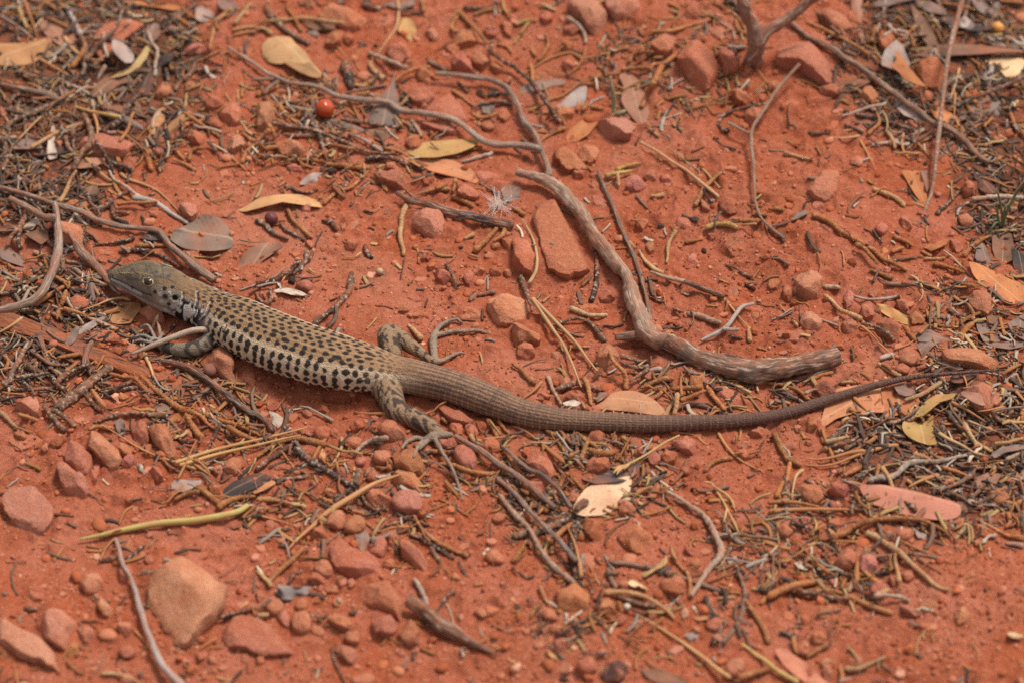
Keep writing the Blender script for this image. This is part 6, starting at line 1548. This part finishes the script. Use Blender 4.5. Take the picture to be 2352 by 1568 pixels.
    for rc in (8, 18.5, 30, 46, 65):
        ln = (1 - step(np.abs(ath - rc), .6, 2.6)) * inbody * (1 - spot * .8)
        col = mixc(col, (.37, .245, .135) if rc < 40 else (.55, .41, .27), ln * .55)
    # --- pale thin ticks on the flank between the bars
    tick = step(vnoise(smm / .9, ath / 25, 75), .25, .5) * step(ath, 58, 72) * inbody * (1 - spot)
    col = mixc(col, (.66, .52, .36), tick * .7)
    # --- neck: bold black and white
    nk = step(smm, sH - 2, sH + 2) * (1 - step(smm, sB - 2, sB + 6)) * step(ath, 30, 48)
    col = mixc(col, (.50, .44, .40), nk * .9)
    bl = step(vnoise(smm / 1.7, th / 17, 81) + .5 * vnoise(smm / 1.0, th / 26, 82), -.22, .0)
    col = mixc(col, (.014, .011, .013), bl * nk)
    # --- head
    hd = 1 - step(smm, sH - 4, sH + 4)
    hc = np.tile(np.array([.140, .102, .064]), (nv, 1))
    hc = mixc(hc, (.215, .168, .130), step(ath, 40, 60) * .7)
    hc = mixc(hc, (.33, .28, .26), step(ath, 92, 108))
    hc = hc * (1 + .22 * nz(.0016, 84)[:, None] + .15 * nz(.0007, 85)[:, None])
    col = col * (1 - hd[:, None]) + hc * hd[:, None]
    # --- tail
    tw = step(smm, sT - 12, sT + 6)
    tc = np.tile(np.array([.22, .122, .078]), (nv, 1))
    tc = mixc(tc, (.125, .066, .050), step(smm, sT + 20, sT + 95))
    rows = 11
    keel = .5 + .5 * np.cos(np.radians(th) * rows * 2)
    pitch = 1.85
    ring = (smm / pitch) % 1.0
    tc = tc * (.45 + .95 * keel)[:, None]
    tc = tc * (1 - .28 * (1 - step(ring, .0, .22)))[:, None]
    tc = mixc(tc, (.45, .29, .19), step(ring, .72, .95) * (.18 + .35 * step(ath, 40, 100)) * (1 - .6 * step(smm, sT + 60, sT + 110)))
    dash = step(vnoise(smm / 2.2, th / 12, 91), .25, .5) * (.6 * (1 - step(smm, sT + 30, sT + 60)))
    tc = mixc(tc, (.06, .04, .04), dash * .7)
    tc = mixc(tc, (.42, .31, .22), step(ath, 120, 150) * .5)
    col = col * (1 - tw[:, None]) + tc * tw[:, None]
    # --- legs
    lc = np.tile(np.array([.265, .165, .098]), (nv, 1))
    blot = step(nz(.0010, 95) + .7 * nz(.0007, 96),   .06, .30)
    lc = mixc(lc, (.030, .024, .024), blot * .85)
    arm = (X[:, 0] < unproj([(560, 780)], 0)[0, 0])
    ac = np.tile(np.array([.21, .155, .11]), (nv, 1))
    ac = mixc(ac, (.02, .018, .02), step(nz(.0022, 97) + .5 * nz(.0012, 98), -.05, .15) * .8)
    lc = np.where(arm[:, None], ac, lc)
    lc = np.where((lk > .5)[:, None], np.array([.25, .175, .125])[None] * (1 + .15 * nz(.001, 99))[:, None], lc)
    lc = np.where(((lk > .5) & arm)[:, None], np.array([.27, .215, .18])[None] * (1 + .15 * nz(.001, 99))[:, None], lc)
    col = col * (1 - leg[:, None]) + lc * leg[:, None]

    # --- features of the head, set out on the skin where they sit (both sides)
    tris = [tuple(f.vertices) for f in m2.polygons]
    bvh = BVHTree.FromPolygons([Vector(v) for v in X], tris)
    def hit(x, y):
        d = unproj([(x, y)], 0)[0] - CAM
        h = bvh.ray_cast(Vector(CAM), Vector(d).normalized())
        return (np.array(h[0]), np.array(h[1])) if h[0] is not None else (None, None)
    ih = int(np.argmin(np.abs(p[:, 0] - 345)))
    pn = Lat[ih]; pc = C[ih]
    mir = lambda q: q - 2 * ((q - pc) @ pn) * pn
    disp = np.zeros(nv)
    def blob(x, y, rpx, c, f=1.0, both=True, depth=0.0, ax=None):
        nonlocal col, disp
        h, _ = hit(x, y)
        if h is None: return
        for q in ([h, mir(h)] if both else [h]):
            dd = np.linalg.norm(X - q, axis=1) / (rpx * PX)
            wgt = 1 - step(dd, .65, 1.15)
            col = mixc(col, c, wgt * f)
            disp -= depth * MM * wgt
    def line(pts, wpx, c, f=1.0, depth=0.0, both=True):
        nonlocal col, disp
        q = resample(spline(np.array(pts, float), 6), 40)
        hs = [hit(*u)[0] for u in q]
        hs = np.array([h for h in hs if h is not None])
        if not len(hs): return
        for HS in ([hs, np.array([mir(h) for h in hs])] if both else [hs]):
            near_i = np.linalg.norm(X - HS.mean(0), axis=1) < .03
            dd = np.full(nv, 1e9)
            dd[near_i] = np.sqrt(((X[near_i][:, None] - HS[None]) ** 2).sum(-1)).min(1) / (wpx * PX)
            wgt = 1 - step(dd, .5, 1.1)
            col = mixc(col, c, wgt * f)
            disp -= depth * MM * wgt
    line([(258, 640), (277, 650), (300, 664), (322, 675)], 7, (.46, .42, .40), .75)                       # pale lips
    line([(276, 660), (300, 675), (330, 690), (360, 706)], 7, (.36, .31, .29), .6)
    line([(254, 637), (277, 647), (302, 660), (324, 671), (346, 679)], 2.6, (.035, .03, .03), 1.0, .25)      # mouth
    line([(285, 636), (300, 640), (318, 644)], 5, (.07, .06, .055), .7)                                    # dark stripe before the eye
    line([(270, 628), (295, 628), (325, 628), (352, 634)], 2.6, (.27, .21, .10), .6, -.12)                  # brow ridge
    for L in ([(270, 621), (300, 611), (332, 603)], [(352, 634), (382, 640), (404, 652)], [(296, 612), (306, 624), (316, 630)], [(330, 604), (344, 616), (352, 632)], [(366, 597), (372, 616), (376, 638)], [(318, 606), (345, 611), (372, 606)], [(268, 620), (276, 630), (280, 634)]):
        line(L, 1.7, (.055, .042, .03), .7, .10, both=False)                                               # seams between the head plates
    blob(258, 635, 2.6, (.03, .025, .02), .9, depth=.15)
    for (x, y, r) in [(342, 598, 5), (367, 600, 5), (337, 621, 5), (359, 625, 6), (387, 634, 7), (304, 617, 4), (375, 612, 4)]:
        blob(x, y, r, (.05, .055, .085), .85, both=False)
    for (x, y, r) in [(303, 661, 5), (356, 671, 6), (378, 663, 6), (379, 681, 7), (388, 699, 6), (415, 706, 6), (396, 660, 5), (420, 690, 5)]:
        blob(x, y, r, (.018, .014, .018), .95)
    for (x, y, r) in [(367, 676, 6), (390, 671, 5), (370, 692, 6), (398, 705, 8), (410, 696, 5), (381, 712, 7)]:
        blob(x, y, r, (.47, .42, .41), .7)
    blob(402, 685, 10.5, (.50, .42, .30), .6); blob(402, 685, 8, (.012, .010, .010), 1.0, depth=.7)           # ear
    for L, wd in (([(449, 672), (450, 688), (446, 706), (443, 720), (430, 732), (414, 739)], 2.0), ([(417, 672), (416, 688), (412, 712)], 1.6), ([(482, 694), (476, 706), (470, 722), (458, 735)], 1.7), ([(515, 748), (509, 762), (505, 784)], 1.8)):
        line([(x + 5, y + 1) for x, y in L], 2.4, (.015, .012, .014), .7, .2)
        line(L, wd, (.50, .42, .34), .8, -.2)                                                                # pale folds of neck skin
    # --- small relief of the skin
    kb = leg * 0 + tw * (1 - leg)
    disp += kb * MM * np.clip(a[idx] / .004, .15, 1) * (.07 * keel + .10 * (ring ** 2) - .05)
    disp += (1 - kb) * (1 - hd) * MM * .05 * nz(.0006, 101)
    # ragged edge of plates along the lower flank
    disp += MM * .28 * inbody * step(ath, 96, 108) * (1 - step(ath, 128, 140)) * ((smm / 1.5) % 1.0 - .4) * (1 - leg)
    X2 = X + NO * disp[:, None]
    col = np.clip(col, .008, .9)

    m2.vertices.foreach_set('co', X2.astype(np.float32).ravel())
    m2.name = 'lizard'
    at = m2.color_attributes.new('Col', 'FLOAT_COLOR', 'POINT')
    at.data.foreach_set('color', np.c_[col, np.ones(nv)].astype(np.float32).ravel())
    m2.polygons.foreach_set('use_smooth', [True] * len(m2.polygons))
    m2.materials.clear()
    t = NT('lizard_skin')
    A = t.node('ShaderNodeAttribute', _attribute_name='Col')
    vo = t.n.new('ShaderNodeTexVoronoi'); vo.inputs['Scale'].default_value = 2300
    t.l.new(t.tc.outputs['Object'], vo.inputs['Vector'])
    n1 = t.noise(900, 3, .6)
    c1 = t.mix(t.math('MULTIPLY', t.ramp(n1, .4, .7), .25), A.outputs['Color'], t.mix(1.0, A.outputs['Color'], (1.35, 1.3, 1.25), 'MULTIPLY'))
    m2.materials.append(t.done(c1, .72, t.bump(vo.outputs['Distance'], .0005, .6), spec=.14))
    m2.update()
    o = bpy.data.objects.new('lizard', m2); COL.objects.link(o)
    tag(o, 'spotted brown whiptail lizard with a long tail resting on red soil', 'lizard')

    # eyes
    M_EYE = mat_plain('eye_gloss', (.012, .009, .007), .08, spec=.6, var=0, bd=0)
    M_LID = mat_plain('eyelid_skin', (.42, .28, .16), .5, spec=.3, var=.3)
    M_IRIS = mat_plain('iris', (.045, .025, .014), .12, spec=.6, var=.3)
    q, nn = hit(340, 647.5)
    for side in (0, 1):
        if side:
            q2 = mir(q); n2 = nn - 2 * (nn @ pn) * pn
        else:
            q2, n2 = q, nn
        N = Vector(n2).normalized()
        xa = Vector(T[ih]) - N * Vector(T[ih]).dot(N); xa.normalize()
        ya = N.cross(xa)
        M = Matrix((xa, ya, N)).transposed()
        r = 1.75 * MM
        bm = bmesh.new(); bmesh.ops.create_uvsphere(bm, u_segments=24, v_segments=14, radius=r)
        me = bpy.data.meshes.new('eye'); bm.to_mesh(me); bm.free()
        me.polygons.foreach_set('use_smooth', [True] * len(me.polygons)); me.materials.append(M_IRIS)
        e = bpy.data.objects.new('eye', me); COL.objects.link(e); e.parent = o
        e.matrix_local = Matrix.LocRotScale(Vector(q2) - N * r * .55, M.to_quaternion(), (1.0, .86, 1))
        bm = bmesh.new(); bmesh.ops.create_uvsphere(bm, u_segments=20, v_segments=12, radius=r * .74)
        me = bpy.data.meshes.new('pupil'); bm.to_mesh(me); bm.free()
        me.polygons.foreach_set('use_smooth', [True] * len(me.polygons)); me.materials.append(M_EYE)
        pu = bpy.data.objects.new('pupil', me); COL.objects.link(pu); pu.parent = e; pu.location = (0, 0, r * .33)
        R0, r0 = 1.66 * MM, .18 * MM
        vs_, fs_ = [], []
        for i in range(32):
            b_ = 2 * math.pi * i / 32
            sq = .80
            for j in range(8):
                c_ = 2 * math.pi * j / 8
                rr = R0 + r0 * math.cos(c_)
                vs_.append((rr * math.cos(b_) * 1.08, rr * math.sin(b_) * sq, r * .55 + r0 * math.sin(c_) * 1.3))
                fs_.append((i * 8 + j, ((i + 1) % 32) * 8 + j, ((i + 1) % 32) * 8 + (j + 1) % 8, i * 8 + (j + 1) % 8))
        lid = link_mesh('eyelid', vs_, fs_, M_LID, e)
    return o
build_lizard()

# pale straw lying over the lizard's forearm
strw = [above(302, 812, 1.6), above(345, 795, 3.0), above(395, 775, 5.0), (above(440, 760, 6.4)), above(470, 757, 6.6), above(497, 758, 6.4)]
tag(free_tube('dry_straw', strw, [6 * PX, 11 * PX, 13 * PX, 14 * PX, 13 * PX], M_BARK, 'smooth', (.60, .45, .33), seed=12), 'pale straw lying across the lizard\'s forearm', 'straw')
for pts, lab in (([(365, 718, 4), (360, 732, 3), (354, 745, 2), (349, 758, 1.2)], 'tan pointed seed husk leaning over the lizard\'s toes'), ([(361, 738, 2.5), (366, 755, 2.2), (368, 772, 2.0)], 'tan husk blade standing among the lizard\'s toes')):
    tag(free_tube('seed_husk', [above(*q) for q in pts], [2 * PX, 8 * PX, 9 * PX, 4 * PX], M_BARK, 'smooth', (.40, .26, .17), seed=15), lab, 'husk')

# ------------------------------------------------------------------ what nobody could count: crumbs of soil and shreds of litter
def ico():
    bm = bmesh.new(); bmesh.ops.create_icosphere(bm, subdivisions=1, radius=1.0)
    v = np.array([x.co[:] for x in bm.verts]); f = np.array([[y.index for y in x.verts] for x in bm.faces]); bm.free()
    return v, f
def rand_spots(n, rs, mask=None):
    out = []
    while sum(map(len, out)) < n:
        q = np.c_[rs.uniform(-120, 2470, n * 2), rs.uniform(-120, 1690, n * 2)]
        if mask is not None:
            q = q[rs.random(len(q)) < mask(q[:, 0], q[:, 1])]
        out.append(q)
    return np.vstack(out)[:n]
def rotmats(n, rs):
    q = rs.normal(size=(n, 4)); q /= np.linalg.norm(q, axis=1)[:, None]
    w, x, y, z = q.T
    return np.stack([1 - 2 * (y * y + z * z), 2 * (x * y - z * w), 2 * (x * z + y * w), 2 * (x * y + z * w), 1 - 2 * (x * x + z * z), 2 * (y * z - x * w), 2 * (x * z - y * w), 2 * (y * z + x * w), 1 - 2 * (x * x + y * y)], -1).reshape(-1, 3, 3)

def crumbs(n=29000):
    rs = np.random.default_rng(11)
    m = lambda x, y: np.clip(.45 + .75 * vnoise(x / 150, y / 130, 31) + .3 * vnoise(x / 50, y / 45, 32), .10, 1)
    px = rand_spots(n, rs, m)
    w = unproj(px, 0)
    z = samp(GROUND, w[:, 0], w[:, 1]); w = unproj(px, z); z = samp(GROUND, w[:, 0], w[:, 1])
    free = samp(H, w[:, 0], w[:, 1]) - z < .8 * MM
    w, z = w[free], z[free]
    n = len(w)
    sz = (.17 + .15 * rs.pareto(2.3, n)).clip(0, 1.5) * MM
    v, f = ico()
    R3 = rotmats(n, rs)
    sc = np.stack([rs.uniform(.75, 1.35, n), rs.uniform(.7, 1.2, n), rs.uniform(.55, 1.0, n)], -1) * sz[:, None]
    jit = 1 + .22 * rs.uniform(-1, 1, (n, len(v), 1))
    V = np.einsum('nij,nkj->nki', R3, v[None] * sc[:, None] * jit) + np.stack([w[:, 0], w[:, 1], z + sz * .30], -1)[:, None]
    F = (f[None] + (np.arange(n) * len(v))[:, None, None]).reshape(-1, 3)
    pal = np.array([(.40, .118, .054), (.34, .092, .042), (.46, .175, .095), (.42, .155, .095), (.54, .26, .16), (.075, .045, .035), (.20, .10, .07)])
    ci = rs.choice(len(pal), n, p=[.36, .22, .18, .12, .04, .05, .03])
    C = np.repeat(pal[ci] * rs.uniform(.8, 1.2, (n, 1)), len(v), 0)
    o = big_mesh('soil_crumbs', V.reshape(-1, 3), F, M_CRUMB, C, smooth=False)
    tag(o, 'loose red crumbs and grit scattered over the soil', 'grit', kind='stuff')
crumbs()

def clods(n=2400):
    rs = np.random.default_rng(17)
    m = lambda x, y: np.clip(.35 + .9 * vnoise(x / 190, y / 160, 33) + .4 * vnoise(x / 60, y / 55, 34), .06, 1)
    px = rand_spots(n, rs, m)
    w = unproj(px, 0); z = samp(GROUND, w[:, 0], w[:, 1]); w = unproj(px, z); z = samp(GROUND, w[:, 0], w[:, 1])
    free = samp(H, w[:, 0], w[:, 1]) - z < .5 * MM
    w, z = w[free], z[free]; n = len(w)
    bm = bmesh.new(); bmesh.ops.create_icosphere(bm, subdivisions=2, radius=1.0)
    v = np.array([x.co[:] for x in bm.verts]); fc = np.array([[y.index for y in x.verts] for x in bm.faces]); bm.free()
    sz = (.45 + .28 * rs.pareto(2.6, n)).clip(0, 1.9) * MM
    sc = np.stack([rs.uniform(.8, 1.5, n), rs.uniform(.8, 1.3, n), rs.uniform(.45, .8, n)], -1) * sz[:, None]
    ph = rs.uniform(0, 99, (n, 1))
    lump = 1 + .22 * vnoise(v[None, :, 0] * 1.6 + ph, v[None, :, 1] * 1.6 + v[None, :, 2] * 1.3, 7) + .12 * vnoise(v[None, :, 0] * 3.7 + ph, v[None, :, 1] * 3.7 - v[None, :, 2] * 3.1, 8)
    az = rs.uniform(0, 6.3, n); ca, sa = np.cos(az), np.sin(az)
    L = v[None] * sc[:, None] * lump[..., None]
    V = np.stack([L[..., 0] * ca[:, None] - L[..., 1] * sa[:, None], L[..., 0] * sa[:, None] + L[..., 1] * ca[:, None], L[..., 2]], -1) + np.stack([w[:, 0], w[:, 1], z + sz * .12], -1)[:, None]
    F = (fc[None] + (np.arange(n) * len(v))[:, None, None]).reshape(-1, 3)
    pal = np.array([(.39, .115, .052), (.35, .095, .042), (.45, .165, .090), (.41, .145, .085)])
    C = np.repeat(pal[rs.integers(0, 4, n)] * rs.uniform(.85, 1.15, (n, 1)), len(v), 0)
    o = big_mesh('soil_clods', V.reshape(-1, 3), F, M_CRUMB, C)
    tag(o, 'lumpy clods of the same red soil', 'soil', kind='stuff')
clods()

def chips(n=4200):
    rs = np.random.default_rng(19)
    m = lambda x, y: np.clip(.40 + .9 * vnoise(x / 170, y / 150, 36) + .3 * vnoise(x / 60, y / 55, 37), .08, 1)
    px = rand_spots(n, rs, m)
    w = unproj(px, 0); z = samp(GROUND, w[:, 0], w[:, 1]); w = unproj(px, z); z = samp(GROUND, w[:, 0], w[:, 1])
    free = samp(H, w[:, 0], w[:, 1]) - z < .5 * MM
    w, z = w[free], z[free]; n = len(w)
    sz = (.40 + .34 * rs.pareto(2.5, n)).clip(0, 2.0) * MM
    k = 7                                                          # seven-sided flat chip, bevelled, tilted a little
    ang = (2 * math.pi * (np.arange(k)[None] + rs.uniform(-.3, .3, (n, k))) / k)
    rad = rs.uniform(.65, 1.2, (n, k)) * sz[:, None]
    asp = rs.uniform(.55, 1.0, n); az = rs.uniform(0, 6.3, n); hh = sz * rs.uniform(.18, .42, n)
    x0, y0 = rad * np.cos(ang), rad * np.sin(ang) * asp[:, None]
    X0 = x0 * np.cos(az)[:, None] - y0 * np.sin(az)[:, None]; Y0 = x0 * np.sin(az)[:, None] + y0 * np.cos(az)[:, None]
    tx, ty = rs.normal(0, .16, n), rs.normal(0, .16, n)
    rings = []
    for s_, zf in ((.95, -1.2), (1.0, .35), (.80, 1.0)):
        rings.append(np.stack([w[:, 0, None] + X0 * s_, w[:, 1, None] + Y0 * s_, (z + hh * zf)[:, None] + (X0 * tx[:, None] + Y0 * ty[:, None]) * s_], -1))
    V = np.concatenate(rings, 1)
    F = [(i * k + j, i * k + (j + 1) % k, (i + 1) * k + (j + 1) % k) for i in (0, 1) for j in range(k)] + [(i * k + j, (i + 1) * k + (j + 1) % k, (i + 1) * k + j) for i in (0, 1) for j in range(k)]
    F += [(2 * k, 2 * k + j, 2 * k + j + 1) for j in range(1, k - 1)]
    F = (np.array(F)[None] + (np.arange(n) * 3 * k)[:, None, None]).reshape(-1, 3)
    pal = np.array([(.42, .15, .088), (.46, .185, .12), (.39, .125, .065), (.52, .25, .16), (.33, .10, .058)])
    C = np.repeat(pal[rs.choice(5, n, p=[.36, .24, .22, .07, .11])] * rs.uniform(.88, 1.12, (n, 1)), 3 * k, 0)
    o = big_mesh('stone_chips', V.reshape(-1, 3), F, M_CRUMB, C, smooth=False)
    tag(o, 'small flat angular red stone chips strewn over the soil', 'gravel', kind='stuff')
chips()

def shreds(n=11000):
    rs = np.random.default_rng(13)
    px = rand_spots(n, rs, density)
    w = unproj(px, 0)
    z = samp(GROUND, w[:, 0], w[:, 1]); w = unproj(px, z)
    free = ~samp(LEAFM, w[:, 0], w[:, 1])
    px, w = px[free], w[free]; n = len(w)
    z = samp(GROUND, w[:, 0], w[:, 1]); hh = samp(H, w[:, 0], w[:, 1])
    k = 3
    t = np.linspace(-1, 1, 5)
    L = (rs.gamma(2.2, .75, n) + .5).clip(.5, 6) * MM
    r = rs.uniform(.12, .40, n) * MM
    az = rs.uniform(0, math.pi, n); bend = rs.normal(0, .14, n)
    ax = np.stack([np.cos(az), np.sin(az)], -1); ay = np.stack([-np.sin(az), np.cos(az)], -1)
    P = w[:, None, :2] + ax[:, None] * (t[None, :, None] * L[:, None, None]) + ay[:, None] * ((t[None] ** 2 - .4) * (bend * L)[:, None])[..., None]
    zz = samp(GROUND, P[..., 0], P[..., 1]); hz = samp(H, P[..., 0], P[..., 1])
    top = np.where((hz - zz < 1.6 * MM), hz, zz)
    lvl = np.maximum(top.max(1)[:, None] * .5 + top * .5, zz) + r[:, None] * .6
    tilt = rs.normal(0, .10, n)
    lvl = lvl + np.abs(tilt)[:, None] * (t[None] + 1) * L[:, None] * .5
    seg = 5
    an = 2 * math.pi * np.arange(seg) / seg
    flat = np.where(rs.random(n) < .35, .35, 1.0)
    rad = r[:, None] * (1 + .18 * rs.uniform(-1, 1, (n, 5)))
    V = np.empty((n, 5, seg, 3))
    V[..., :2] = P[:, :, None] + ay[:, None, None] * (rad[..., None] * np.cos(an)[None, None])[..., None] * np.where(flat < 1, 1.8, 1)[:, None, None, None]
    V[..., 2] = lvl[..., None] + rad[..., None] * np.sin(an)[None, None] * flat[:, None, None]
    F = []
    for i in range(4):
        for j in range(seg):
            F.append((i * seg + j, i * seg + (j + 1) % seg, (i + 1) * seg + (j + 1) % seg, (i + 1) * seg + j))
    F += [(0, 4, 3, 1), (20, 21, 22, 24)]
    F = (np.array(F)[None] + (np.arange(n) * 5 * seg)[:, None, None]).reshape(-1, 4)
    pal = np.array([(.075, .05, .04), (.125, .08, .06), (.20, .12, .085), (.33, .14, .055), (.36, .22, .10), (.33, .26, .21), (.48, .36, .26), (.22, .09, .05)])
    dz = duff_at(px[:, 0], px[:, 1])
    c1 = rs.choice(len(pal), n, p=[.24, .22, .18, .12, .08, .06, .03, .07])
    c2 = rs.choice(len(pal), n, p=[.07, .12, .17, .26, .15, .06, .03, .14])
    ci = np.where(rs.random(n) < dz * 1.6, c1, c2)
    C = np.repeat(pal[ci] * rs.uniform(.75, 1.25, (n, 1)), 5 * seg, 0)
    o = big_mesh('litter_shreds', V.reshape(-1, 3), F, M_CRUMB, C)
    tag(o, 'fine dark shreds of bark, needles and twig litter', 'litter', kind='stuff')
shreds()
